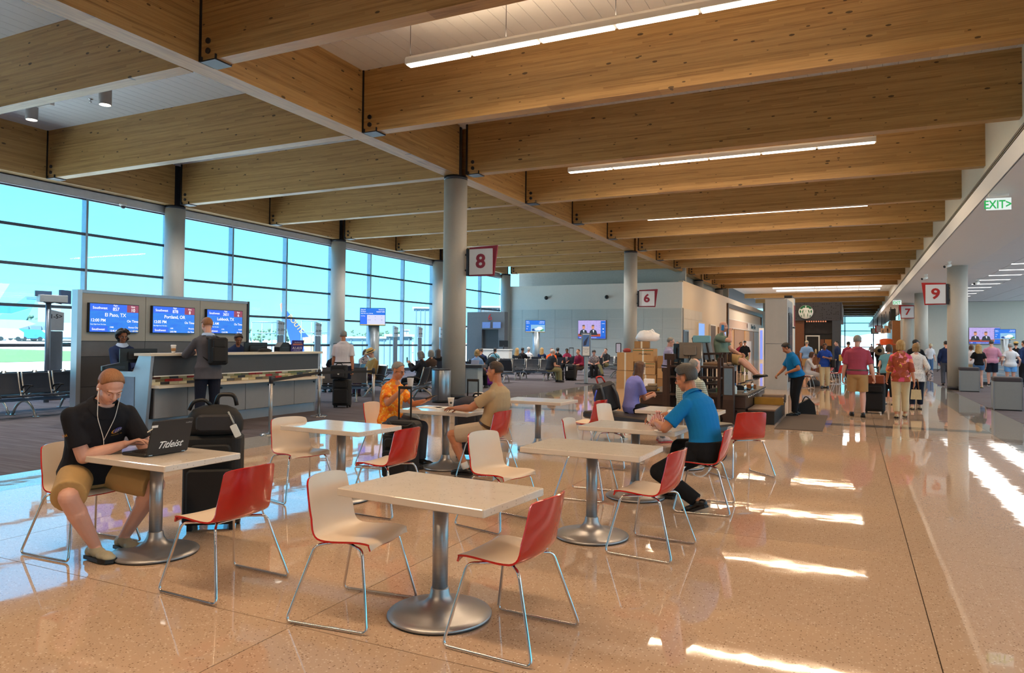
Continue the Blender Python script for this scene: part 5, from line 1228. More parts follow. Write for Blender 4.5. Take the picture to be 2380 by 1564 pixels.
o = MB().rbox((0, 0, .012), (.5, .16, .024), .07).build('polish_strip', M('polish_cloth', '#8a8272', .6)); o.location = (-2.56, 15.1, SH); o.rotation_euler = (0, 0, R(-8)); tag(o, 'folded polishing cloth lying at the front edge of the platform', 'cloth')
def shoe_at(loc, rz, lab, colr, s=1.0):
    t = thing('black_shoe', lab, 'shoe', loc, rz); mb = MB()
    mb.prism([(-.13, .02), (.10, .02), (.16, .025), (.155, .05), (.08, .075), (.02, .105), (-.03, .13), (-.125, .13), (-.14, .06)], -.045, .045, 'y'); mb.build('upper', M('shoe_' + colr, colr, .4), t); MB().prism([(-.14, 0), (.165, 0), (.165, .022), (-.14, .022)], -.048, .048, 'y').build('sole', M('sole_grey', '#b7b5b2', .6), t); t.scale = (s, s, s)
shoe_at((-2.16, 16.32, SH), R(-8), 'black trainer left on the shoe-shine platform edge', '#191a1d'); shoe_at((-2.14, 16.14, SH), R(2), 'second black trainer beside the first on the platform', '#191a1d')
o = MB().rbox((0, 0, .05), (.22, .14, .1), .02).build('brush_box', M('brush_orange', '#a8622a', .5)); o.location = (-2.1, 17.25, SH); tag(o, 'orange-brown polish box behind the black trainers', 'box')
t = thing('shine_goods', 'heap of cloths and small jars on the left drawers of the shoe-shine stand', 'goods', (-3.86, 15.2, SH)); rnd = random.Random(9)
for i in range(5): MB().lathe([(.03, 0), (.032, .03), (.028, .045), (0, .045)], (rnd.uniform(-.2, .34), rnd.uniform(-.12, .12), 0), n=12).build('polish_tin', M('tin_%d' % (i % 3), ['#7a2f22', '#c9a24a', '#5a5650'][i % 3], .4), t)
MB().rbox((-.05, .02, .05), (.26, .2, .1), .05).build('folded_cloth', M('cloth_brown', '#7a6a58', .9), t); MB().rbox((-.02, .0, .13), (.2, .15, .05), .05).build('folded_cloth', M('cloth_tan', '#a2937e', .9), t)
t = thing('black_tote', 'black leather tote bag standing on the floor behind the shoe shiner', 'bag', (*G(1872, 962)[:2], 0), R(8)); MB().prism([(-.2, 0), (.22, 0), (.19, .24), (.08, .36), (-.16, .22)], -.09, .09, 'y').build('bag_body', NYL, t); MB().tube([(-.08, .0, .26), (0, 0, .42), (.1, 0, .34)], .012, bend=.06).build('strap', NYL, t)
# padded bench
t = thing('padded_bench', 'dark padded bench on arched steel legs in front of the shoe-shine stand', 'bench', (-2.76, 10.85, 0), R(-25)); MB().rbox((0, 0, .42), (2.6, .56, .11), .12).build('cushion', M('bench_vinyl', '#2d2522', .4, bmp=.1), t); MB().box((0, 0, .35), (2.3, .12, .06)).build('rail', BEAMM, t)
for x in (-.95, .85):
    o = part_copy(S_LEG, 'arch_leg', t, (x, -.02, 0)); 
# ================================================================== PILLAR, COFFEE KIOSK
q = G(1778, 904); x0 = q.x; y0_ = q.y
t = thing('square_pillar', 'square grey concrete pillar with a dark poster on its right side', 'pillar', (x0, y0_, 0)); MB().bar((0, 0, 0), (.74, 2.6, 1.62)).build('lower_block', CONC_B, t); MB().bar((0, 0, 1.635), (.74, 2.6, 3.22)).build('upper_block', CONC_B, t)
MB().bar((.74, .5, .25), (.77, 2.1, 2.75)).build('poster_frame', STEEL, t); MB().bar((.765, .6, .35), (.78, 2.0, 2.65)).build('poster', M('poster_night', '#3b3f56', .2, var=.5, scale=6), t); MB().bar((.74, .5, 2.78), (.76, 2.1, 2.95)).build('poster_header', ALU, t)
q = AY(1829, 880, 33); t = thing('sign_tower', 'tall white sign tower with red bands behind the square pillar', 'sign', (q.x, 33, 0)); MB().bar((-.1, 0, 0), (.27, .8, 3.6)).build('tower', WHITE, t); MB().bar((.27, .1, 2.4), (.28, .7, 3.3)).build('red_panel', M('tower_red', '#a8212a', .4), t); MB().bar((-.11, -.01, 2.3), (.28, .81, 2.36)).build('black_band', BLACK, t); MB().bar((-.11, -.01, 3.6), (.2, .81, 3.72)).build('black_cap', BLACK, t)
KY = 42.0; kx0 = AY(1843, 800, KY).x; kx1 = AY(1952, 800, KY).x
t = thing('coffee_kiosk', 'black coffee kiosk with a round green and white mermaid sign', 'kiosk', (kx0, KY, 0)); kw = kx1 - kx0; KD = 9
def perforated():
    m = bpy.data.materials.new('perforated_black'); tt, bb = nodes_of(m); v = coords(tt, (1, 1, 1)); dd = voro(tt, v, 9, rnd=.5); c_ = voro(tt, v, 9, out='Color', rnd=.5); s = tt.nodes.new('ShaderNodeSeparateColor'); tt.links.new(c_, s.inputs[0])
    h = math_n(tt, 'MULTIPLY', math_n(tt, 'LESS_THAN', dd, .26), math_n(tt, 'GREATER_THAN', s.outputs[0], .35)); tt.links.new(mix_rgb(tt, lin('#3a3a40'), lin('#08080a'), h), bb.inputs['Base Color']); bb.inputs['Roughness'].default_value = .45; return m
PERF = perforated()
MB().bar((0, -.1, 2.92), (kw, .1, 3.9)).bar((kw - .1, 0, 2.92), (kw + .1, KD, 3.9)).build('perforated_header', PERF, t)
MB().bar((.05, .6, 0), (kw - .05, KD, 3.88)).build('core', M('kiosk_black', '#1c1b1d', .5), t)
MB().bar((0, .1, 0), (kw * .24, .62, 2.92)).build('wood_panel', M('kiosk_wood', '#6b3d1f', .5, var=.25, stretch=(1, 1, 8)), t); MB().bar((kw * .84, -.05, 0), (kw + .05, .5, 2.92)).build('corner_post', M('kiosk_slate', '#3d424a', .4), t)
MB().bar((kw * .24, .5, 2.2), (kw * .84, .6, 2.92)).build('menu_board', M('menu_black', '#232227', .25, var=.5, scale=5), t)
MB().bar((kw * .26, .52, 0), (kw * .29, .62, 2.05)).bar((kw * .54, .52, 0), (kw * .57, .62, 2.05)).bar((kw * .26, .52, 2.05), (kw * .57, .62, 2.12)).build('door_frame', WHITE, t)
MB().bar((kw * .05, -.05, 0), (kw * .8, .1, 1.05)).build('counter_front', M('kiosk_wood', '#6b3d1f'), t); MB().bar((kw * .03, -.1, 1.05), (kw * .82, .4, 1.1)).build('counter_top', LAM_D, t)
for i, (a, b, c_) in enumerate(((.58, .66, '#7b4a34'), (.68, .82, '#a9713f'))): MB().bar((kw * a, .55, 1.55), (kw * b, .6, 1.9)).build('menu_card', M('card_' + c_, c_, .6), t)
for i in range(9): MB().ball((kw * (.3 + .05 * i), .15, 2.87), .04, 8, 6).build('warm_lamp', EM('warm_bulb', '#e89068', .8), t)
for i in range(5): MB().lathe([(.05, 0), (.05, .2), (.02, .28)], (kw * (.1 + .13 * i), .15, 1.1), n=10).build('counter_item', M('item_%d' % (i % 3), ['#c9a77a', '#e9e5df', '#4a3a30'][i % 3], .5), t)
# mermaid roundel, standing proud of the header
sc = AY(1873, 725, KY - .16); lg = .37; GRN = M('roundel_green', '#0c6b3f', .5); LW = M('roundel_white', '#f2f3ee', .5)
logo = finish('round_sign', MB().lathe([(0, 0), (lg, 0), (lg, .05), (0, .05)], n=40).mesh('round_sign'), LW, t); logo.location = Vector((sc.x - kx0, -.15, sc.z)); logo.rotation_euler = (PI / 2, 0, 0)
def lp(name, poly, m=GRN, z=.058): MB().prism([(x * lg, y * lg) for x, y in poly], .05, z, 'z').build(name, m, logo)
arc = [(math.cos(a) * .98, math.sin(a) * .98) for a in [R(x) for x in range(30, 151, 10)]]
lp('upper_field', arc + [(-.55, .42), (-.3, .62), (0, .55), (.3, .62), (.55, .42)])
star_ = []
for i in range(10): rr = .16 if i % 2 == 0 else .065; a_ = PI / 2 + i * PI / 5; star_.append((rr * math.cos(a_), .80 + rr * math.sin(a_)))
lp('crown_star', star_, LW, .064); lp('crown', [(-.3, .42), (.3, .42), (.38, .66), (.19, .54), (0, .70), (-.19, .54), (-.38, .66)], LW, .063)
for s in (-1, 1):
    lp('hair_wave', [(s * .36, .35), (s * .50, .05), (s * .46, -.3), (s * .40, -.1), (s * .30, .2)][::s]); lp('tail_scale', [(s * .72, .34), (s * .86, .1), (s * .74, -.22), (s * .62, .04)][::s]); lp('hair_line', [(s * .24, -.05), (s * .30, -.45), (s * .24, -.9), (s * .19, -.45)][::s]); lp('tail_fin', [(s * .56, -.45), (s * .70, -.6), (s * .5, -.8)][::s]); lp('eye', [(s * .08, .22), (s * .17, .24), (s * .16, .19), (s * .08, .185)][::s])
lp('mouth', [(-.07, -.02), (.07, -.02), (0, -.06)]); lp('nose', [(-.02, .18), (.02, .18), (.03, .06), (-.03, .06)])
# ================================================================== SHOP FRONT AND WALL PANELS OF THE SIDE WALL
SXF = -9.45
def on_side(px, py, x=SXF): v = AX(px, py, x); return v.y, v.z
ya, _z = on_side(1691, 760); yb = on_side(1768, 760)[0]
t = thing('shop_front', 'wood-lined shop entrance with a white name board in the side wall', 'shop', (SXF, 0, 0))
BRZ = M('bronze_frame', '#5a4a40', .4, .4); SHW = M('shop_wood', '#9a6a34', .5, var=.3, stretch=(1, 1, 8)); SHW2 = M('shop_wood_light', '#c8934f', .5, var=.2)
zt = on_side(1692, 715)[1]
MB().bar((0, ya - .5, 0), (.12, ya, zt)).bar((0, yb, 0), (.12, yb + .7, zt)).bar((0, ya - .5, zt), (.14, yb + .7, zt + .35)).build('portal_frame', BRZ, t)
MB().bar((0, ya, 2.95), (.10, yb, 3.75)).build('name_board', M('board_white', '#e6ddd2', .5), t); MB().bar((.10, ya, 3.0), (.105, ya + (yb - ya) * .5, 3.7)).build('board_wood', M('board_pale_wood', '#cdaa8c', .5, var=.2), t)
lettering([('Hickory & Rye', 0, 0, .62, 'CENTER')], BLACK, t, frame_of((.115, ya + (yb - ya) * .68, 3.2), (0, 1, 0), (0, 0, 1)), 'shop_name', .01)
MB().lathe([(0, .11), (.22, .11)], n=18).build('red_dot', M('shop_red', '#b0302a', .5), t).matrix_local = Matrix.Translation((0, ya + (yb - ya) * .48, 3.4)) @ Matrix.Rotation(PI / 2, 4, 'Y')
n = 7
for i in range(n):
    a = ya + (yb - ya) * i / n; b = ya + (yb - ya) * (i + 1) / n
    MB().bar((.0, a + .05, 0), (.05 if i % 2 else .02, b - .05, 2.9)).build('wood_panel', SHW if i % 3 else SHW2, t)
MB().bar((.05, ya + (yb - ya) * .36, 0), (.09, ya + (yb - ya) * .62, 1.9)).build('white_door', M('pinkish_board', '#d9c9c0', .5), t)
def wall_piece(name, px0, px1, ytop, lab, cat, m, z0=0.0, frame=None, zt=None):
    a = on_side(px0, 760)[0]; b = on_side(px1, 760)[0]; z = zt or on_side((px0 + px1) / 2, ytop)[1]
    t = thing(name, lab, cat, (SXF, a, z0)); MB().bar((.02, 0, 0), (.10, b - a, z - z0)).build('panel', m, t)
    if frame: MB().bar((.02, -.08, 0), (.12, 0, z - z0 + .08)).bar((.02, b - a, 0), (.12, b - a + .08, z - z0 + .08)).bar((.02, 0, z - z0), (.12, b - a, z - z0 + .08)).build('frame', frame, t)
    return t
wall_piece('service_door', 1587, 1596, 770, 'narrow dark service door in the tiled side wall', 'door', M('door_dark', '#2f3136', .4), 0, ALU)
wall_piece('poster_case', 1620, 1634, 752, 'blue lit poster on the side wall behind the shoe-shine stand', 'poster', EM('poster_lit', '#6f95e8', 1.0), .9, WHITE)
wall_piece('dark_opening', 1648, 1660, 757, 'tall brown doorway in the side wall left of the shop', 'doorway', M('opening_brown', '#5b4a3c', .6), 0, WHITE)
wall_piece('wall_recess', 1668, 1674, 760, 'brown wall recess next to the second blue poster', 'panel', M('recess_brown', '#9d7a5a', .6), 0)
wall_piece('poster_case', 1675, 1684, 760, 'second blue lit poster beside the shop frame', 'poster', EM('poster_lit2', '#8fb0f2', 1.0), .9, WHITE)
t = thing('lit_panel', 'white framed blue lit panel left of the square pillar', 'panel', (-8.0, 70, 0)); q = AY(1764, 770, 70); q2 = AY(1775, 770, 70); t.location = (q.x, 70, 0); MB().bar((0, 0, 0), (q2.x - q.x, .1, q.z + .3)).build('frame', WHITE, t); MB().bar((.1, -.02, .2), (q2.x - q.x - .1, 0, q.z + .1)).build('panel', EM('panel_blue', '#7f92ea', 1.0), t)
# ================================================================== HALL AND FAR CONCOURSE
def seat_box(px, py, w, d, h, rz, lab):
    p = G(px, py) if px > 2300 else Vector((3.42, 29.62, 0)); t = thing('box_seat', lab, 'stool', p, rz); BG = M('box_grey', '#85888a', .45, .2, var=.05)
    MB().bar((0, 0, .03), (w, d, h)).build('box_body', BG, t); MB().bar((.02, .02, 0), (w - .02, d - .02, .03)).build('plinth', BLACK, t)
    for x in (0, w): MB().box((x, 0, h / 2), (.02, .02, h)).build('corner_trim', ALU, t)
    MB().rbox((w / 2, d / 2, h + .05), (w + .01, d + .01, .12), .06, n=4).build('cushion', M('box_cushion', '#3a353b', .7), t)
seat_box(2310, 953, .60, .75, .72, R(-4), 'grey metal box stool with a dark cushion, nearest one at the right edge')
seat_box(2218, 905, .60, .75, .74, R(-4), 'grey metal box stool with a dark cushion beside the gate 9 column')
p = G(2190, 864); t = thing('folding_chair', 'blue folding camp chair left of the gate 9 column', 'chair', p, R(180)); BLC = M('camp_blue', '#22337a', .7)
MB().rbox((0, 0, .42), (.55, .5, .03), .05).build('seat', BLC, t); MB().rbox((0, .27, .68), (.58, .04, .42), .05, axis='y').build('backrest', BLC, t)
for s in (-1, 1): MB().tube([(s * .27, -.25, 0), (-s * .27, .2, .6)], .013).tube([(s * .28, .27, 0), (s * .28, .27, .92)], .013).build('leg', STEEL, t)
p = at(2323, 860, 36); t = thing('glass_podium', 'pale blue glazed podium behind the standing group in the hall', 'podium', (p.x, p.y, 0), R(-10)); MB().bar((-.7, -.3, 0), (.7, .3, .12)).build('plinth', LAM_D, t); MB().bar((-.7, -.3, .12), (.7, .3, 1.02)).build('front_panel', M('podium_blue', '#a8c0d2', .3), t); MB().bar((-.75, -.35, 1.02), (.75, .35, 1.08)).build('top', WHITE, t)
for i in range(4): MB().bar((-.6, -.315, .25 + .2 * i), (.6, -.3, .27 + .2 * i)).build('shelf_line', WHITE, t)
# hanging signs and orange stall at the far right
def hang_sign(px0, px1, y0, y1, dist, m, lab, oval=False, pic=None, back=None):
    a = at(px0, y1, dist); b = at(px1, y0, dist); v = Vector((b.x - a.x, b.y - a.y, 0)); w = v.length; h = b.z - a.z; t = thing('hanging_sign', lab, 'sign', a, math.atan2(v.y, v.x))
    if oval:
        MB().prism([(w / 2 + w / 2 * math.copysign(abs(math.cos(k)) ** .6, math.cos(k)), h / 2 + h / 2 * math.copysign(abs(math.sin(k)) ** .7, math.sin(k))) for k in [2 * PI * i / 28 for i in range(28)]], -.08, .08, 'y').build('face', m, t)
    else: MB().bar((0, -.08, 0), (w, .08, h)).build('face', m, t)
    if back: MB().prism([(-.16 * w, -.1 * h), (w, -.1 * h), (w, 1.1 * h), (-.24 * w, 1.14 * h)], .09, .14, 'y').build('backing', back, t)
    if pic == 'person': MB().ball((w / 2, -.09, h * .74), (w * .07, .03, w * .07), 10, 6).build('pictogram_head', BLACK, t); MB().prism([(w * .38, h * .3), (w * .62, h * .3), (w * .6, h * .62), (w * .4, h * .62)], -.1, -.08, 'y').build('pictogram_body', BLACK, t); MB().bar((w * .42, -.1, h * .08), (w * .48, -.08, h * .3)).bar((w * .52, -.1, h * .08), (w * .58, -.08, h * .3)).build('pictogram_legs', BLACK, t)
    elif pic: lettering([(pic, w / 2, h * .4, h * .22, 'CENTER')], M('sign_grey_ink', '#4b4640', .6), t, frame_of((0, -.09, 0), (1, 0, 0), (0, 0, 1)))
    for x in (.2, .8): MB().cyl((w * x, 0, h), (w * x, 0, 4.6 - a.z), .03, n=8).build('hanger', STEEL, t)
    return t
hang_sign(2064, 2096, 744, 766, 62, M('oval_grey', '#8b8378', .5), 'grey rounded hanging sign below the gate 7 sign', True, 'Mainstreet')
hang_sign(2027, 2042, 764, 775, 92, WHITE, 'distant white hanging gate sign, leftmost of the small cluster', False, '3', STEEL)
hang_sign(2037, 2053, 758, 771, 84, M('lilac_sign', '#b5b2bd', .5), 'pale hanging sign with dark edge in the small far cluster', False, '5', SIGNR2)
hang_sign(2047, 2057, 763, 775, 76, M('tan_sign', '#9d7658', .5), 'tan restroom pictogram sign, left one of two', False, 'person')
hang_sign(2056, 2070, 757, 774, 70, M('tan_sign', '#9d7658', .5), 'tan restroom pictogram sign, right one of two', False, 'person')
p = at(2060, 840, 58); t = thing('orange_stall', 'orange snack stall with a round canopy in the far concourse', 'stall', (p.x, p.y, 0)); ORG = M('stall_orange', '#d8541c', .45)
MB().lathe([(.4, 0), (.4, 1.0), (.5, 1.02), (.5, 1.08)], n=24).build('counter', ORG, t); MB().lathe([(.68, 1.62), (.68, 1.70), (.45, 1.74), (.45, 2.0), (.3, 2.08), (0, 2.1)], n=24).build('canopy', ORG, t)
for k in range(4): MB().cyl((.4 * math.cos(k * PI / 2 + .6), .4 * math.sin(k * PI / 2 + .6), 1), (.4 * math.cos(k * PI / 2 + .6), .4 * math.sin(k * PI / 2 + .6), 1.66), .04, n=8).build('post', M('stall_wood', '#7a4a26', .5), t)
hang_sign(2068, 2082, 718, 745, 64, M('photo_dark', '#3a3f38', .4, var=.6, scale=5), 'framed dark picture board on the wall left of the gate 7 sign', False, None)
t = thing('brown_column', 'brown clad wall end beside the gate 7 column', 'pier', (at(2083, 800, 59).x, at(2083, 800, 59).y, 0)); MB().bar((-.25, 0, 0), (.35, .5, 3.4)).build('cladding', M('pier_brown', '#a6764c', .5, var=.15), t); MB().bar((-.26, -.01, 0), (.36, .51, .15)).build('skirting', STEEL, t)
# red tables beyond the shiner with small chairs
def red_table(px, py, lab):
    p = G(px, py); t = thing('red_table', lab, 'table', p); MB().rbox((0, 0, .73), (.75, .7, .05), .05).build('tabletop', M('table_red', '#b8201c', .3), t); MB().cyl((0, 0, .02), (0, 0, .7), .04, n=12).build('pillar', BRUSH, t); MB().lathe([(.28, 0), (.28, .015), (.05, .05)], n=24).build('base', BRUSH, t)
red_table(1893, 895, 'red table at which the woman in white sits, beyond the shoe shiner')
red_table(1672, 900, 'red table partly hidden behind the bald man\'s legs')
dup(ch0, G(1872, 902), R(-10), 'white shell chair of the woman in white beyond the shoe shiner', 'red and white shell chairs')
dup(ch0, G(1948, 893), R(150), 'distant shell chair right of the woman in blue scrubs', 'red and white shell chairs')
dup(ch0, G(1925, 886), R(170), 'distant shell chair beside the coffee kiosk corner', 'red and white shell chairs')
t = thing('grey_handbag', 'dark slouchy handbag on the floor under the white-dressed woman\'s chair', 'bag', G(1893, 896) + Vector((0, -.55, 0))); MB().lathe([(0, 0), (.2, 0), (.25, .08), (.2, .2), (.1, .26), (0, .26)], n=16, sy=.6).build('bag_body', NYL2, t); MB().tube([(-.12, 0, .2), (0, 0, .42), (.12, 0, .2)], .012, bend=.06).build('strap', NYL2, t)
# ================================================================== PEOPLE
BAKE = []
def soup(name, mb, mat, parent, voxel, smooth=3):
    o = mb.build(name, mat, parent)
    r = o.modifiers.new('r', 'REMESH'); r.mode = 'VOXEL'; r.voxel_size = voxel; r.use_smooth_shade = True
    if smooth: s = o.modifiers.new('s', 'SMOOTH'); s.factor = .5; s.iterations = smooth
    BAKE.append(o); return o
def capsule(mb, a, b, ra, rb, n=12):
    a = Vector(a); b = Vector(b)
    if (b - a).length > 1e-5: mb.cyl(a, b, ra, rb, n=n)
    mb.ball(a, ra, n, 8); mb.ball(b, rb, n, 8)
def ring_loft(mb, rings, n=20):
    """rings: (centre, right vector, forward vector) with lengths as radii"""
    vs = []
    for c, rx, fy in rings:
        for i in range(n):
            a = 2 * PI * i / n; ca, sa = math.cos(a), math.sin(a)
            vs.append(c + rx * (math.copysign(abs(ca) ** .88, ca)) + fy * (math.copysign(abs(sa) ** .88, sa)))
    k = len(rings); fs = [(j * n + i, j * n + (i + 1) % n, (j + 1) * n + (i + 1) % n, (j + 1) * n + i) for j in range(k - 1) for i in range(n)]
    fs += [tuple(range(n))[::-1], tuple((k - 1) * n + i for i in range(n))]; mb.add(vs, fs, sm=True)
def ik(a, t, l1, l2, pole):
    a = Vector(a); t = Vector(t); v = t - a; d = max(1e-4, min(v.length, (l1 + l2) * .999)); v.normalize(); t = a + v * d
    x = (l1 * l1 - l2 * l2 + d * d) / (2 * d); h = math.sqrt(max(0, l1 * l1 - x * x)); p = Vector(pole); p -= v * p.dot(v)
    p = p.normalized() if p.length > 1e-5 else v.orthogonal().normalized()
    return a + v * x + p * h, t
def cloth(name, col, var=.1, fold=.35, rough=.85):
    if name in MATS: return MATS[name]
    m = bpy.data.materials.new(name); t, b = nodes_of(m); c = lin(col); v = coords(t)
    f = noise(t, v, 6, 4); t.links.new(mix_rgb(t, tuple(x * (1 - var) for x in c), tuple(min(1, x * (1 + var)) for x in c), f), b.inputs['Base Color'])
    b.inputs['Roughness'].default_value = rough; b.inputs['Specular IOR Level'].default_value = .25
    bump(t, b, noise(t, coords(t, (1, 1, .6)), 11, 3, .45), fold, .03); MATS[name] = m; return m
def cloth_pat(name, fn, rough=.85):
    m = bpy.data.materials.new(name); t, b = nodes_of(m); t.links.new(fn(t), b.inputs['Base Color']); b.inputs['Roughness'].default_value = rough; b.inputs['Specular IOR Level'].default_value = .2
    bump(t, b, noise(t, coords(t), 11, 3), .3, .03); MATS[name] = m; return m
def _tie(t):
    v = coords(t); n1 = noise(t, v, 16, 5, .75); n2 = noise(t, v, 5, 2)
    c = ramp(t, n1, [(.30, lin('#d23a6c')), (.42, lin('#e9602a')), (.50, lin('#f08c22')), (.57, lin('#f3c23e')), (.64, lin('#f6e3d0')), (.70, lin('#e7708a'))]); return mix_rgb(t, c, lin('#ef8a1e'), math_n(t, 'MULTIPLY', n2, .55))
def _floral(t):
    v = coords(t); d = voro(t, v, 13); cc = voro(t, v, 13, out='Color'); s = t.nodes.new('ShaderNodeSeparateColor'); t.links.new(cc, s.inputs[0])
    c = ramp(t, s.outputs[0], [(0, lin('#a8503c')), (.35, lin('#d6567c')), (.6, lin('#ee8a6a')), (.8, lin('#f29ab0')), (.93, lin('#f4c25a'))], 'CONSTANT'); m_ = noise(t, v, 5, 3)
    return mix_rgb(t, c, lin('#97492f'), math_n(t, 'MULTIPLY', math_n(t, 'GREATER_THAN', m_, .53), .9))
def _check(a, b, c_, sc):
    def f(t):
        v = coords(t); s = t.nodes.new('ShaderNodeSeparateXYZ'); t.links.new(v, s.inputs[0])
        def st(o, k, w): return math_n(t, 'LESS_THAN', math_n(t, 'FRACT', math_n(t, 'MULTIPLY', o, k)), w)
        hx = math_n(t, 'ADD', s.outputs[0], s.outputs[1]); c = mix_rgb(t, lin(a), lin(b), math_n(t, 'MULTIPLY', st(hx, sc, .4), .75)); return mix_rgb(t, c, lin(c_), math_n(t, 'MULTIPLY', st(s.outputs[2], sc, .4), .6))
    return f
TIE = cloth_pat('tie_dye', _tie); FLORAL = cloth_pat('floral_top', _floral); CHECK1 = cloth_pat('check_green_white', _check('#d9dccf', '#4a5a50', '#6d7a68', 34)); CHECK2 = cloth_pat('check_lilac', _check('#9a9ac4', '#5a5a90', '#d0c6dc', 40))
FLOR2 = cloth_pat('small_floral', lambda t: ramp(t, noise(t, coords(t), 22, 2), [(.4, lin('#50545e')), (.5, lin('#c9c2c4')), (.6, lin('#8d7f88'))]))
LACE = cloth_pat('lace_white', lambda t: mix_rgb(t, lin('#dcd8d6'), lin('#bdb8b8'), math_n(t, 'LESS_THAN', voro(t, coords(t), 30), .32)))
def skin(name, col):
    if name in MATS: return MATS[name]
    m = bpy.data.materials.new(name); t, b = nodes_of(m); c = lin(col); v = coords(t)
    t.links.new(mix_rgb(t, tuple(x * .9 for x in c), (min(1, c[0] * 1.08), c[1], c[2] * .96), noise(t, v, 12, 3)), b.inputs['Base Color'])
    b.inputs['Roughness'].default_value = .48; b.inputs['Subsurface Weight'].default_value = .06; b.inputs['Subsurface Radius'].default_value = (.02, .008, .004)
    bump(t, b, noise(t, v, 160, 2), .06, .002); MATS[name] = m; return m
SK_L = skin('skin_light', '#d99f83'); SK_T = skin('skin_tan', '#bd7f5e'); SK_P = skin('skin_pink', '#d6a695'); SK_B = skin('skin_brown', '#8a5a40'); SK_D = skin('skin_dark', '#5d3b2c')
def hairm(name, col):
    if name in MATS: return MATS[name]
    m = bpy.data.materials.new(name); t, b = nodes_of(m); c = lin(col); f = noise(t, coords(t, (60, 60, 7)), 2.5, 3)
    t.links.new(mix_rgb(t, tuple(x * .55 for x in c), tuple(min(1, x * 1.35) for x in c), f), b.inputs['Base Color']); b.inputs['Roughness'].default_value = .5
    bump(t, b, f, .6, .01); MATS[name] = m; return m
H_BR = hairm('hair_brown', '#5a3a24'); H_GI = hairm('hair_ginger', '#94623c'); H_GY = hairm('hair_grey', '#8b8782'); H_DG = hairm('hair_dark_grey', '#46413d'); H_BK = hairm('hair_black', '#1b1716'); H_BL = hairm('hair_blonde', '#b08a52'); H_WH = hairm('hair_white', '#cfcac4'); H_DB = hairm('hair_dark_brown', '#3b2a20')
EYEW = M('eye_white', '#e6e2de', .15); EYED = M('eye_iris', '#2e241d', .1); LIP = M('lip_colour', '#b26a5c', .4)

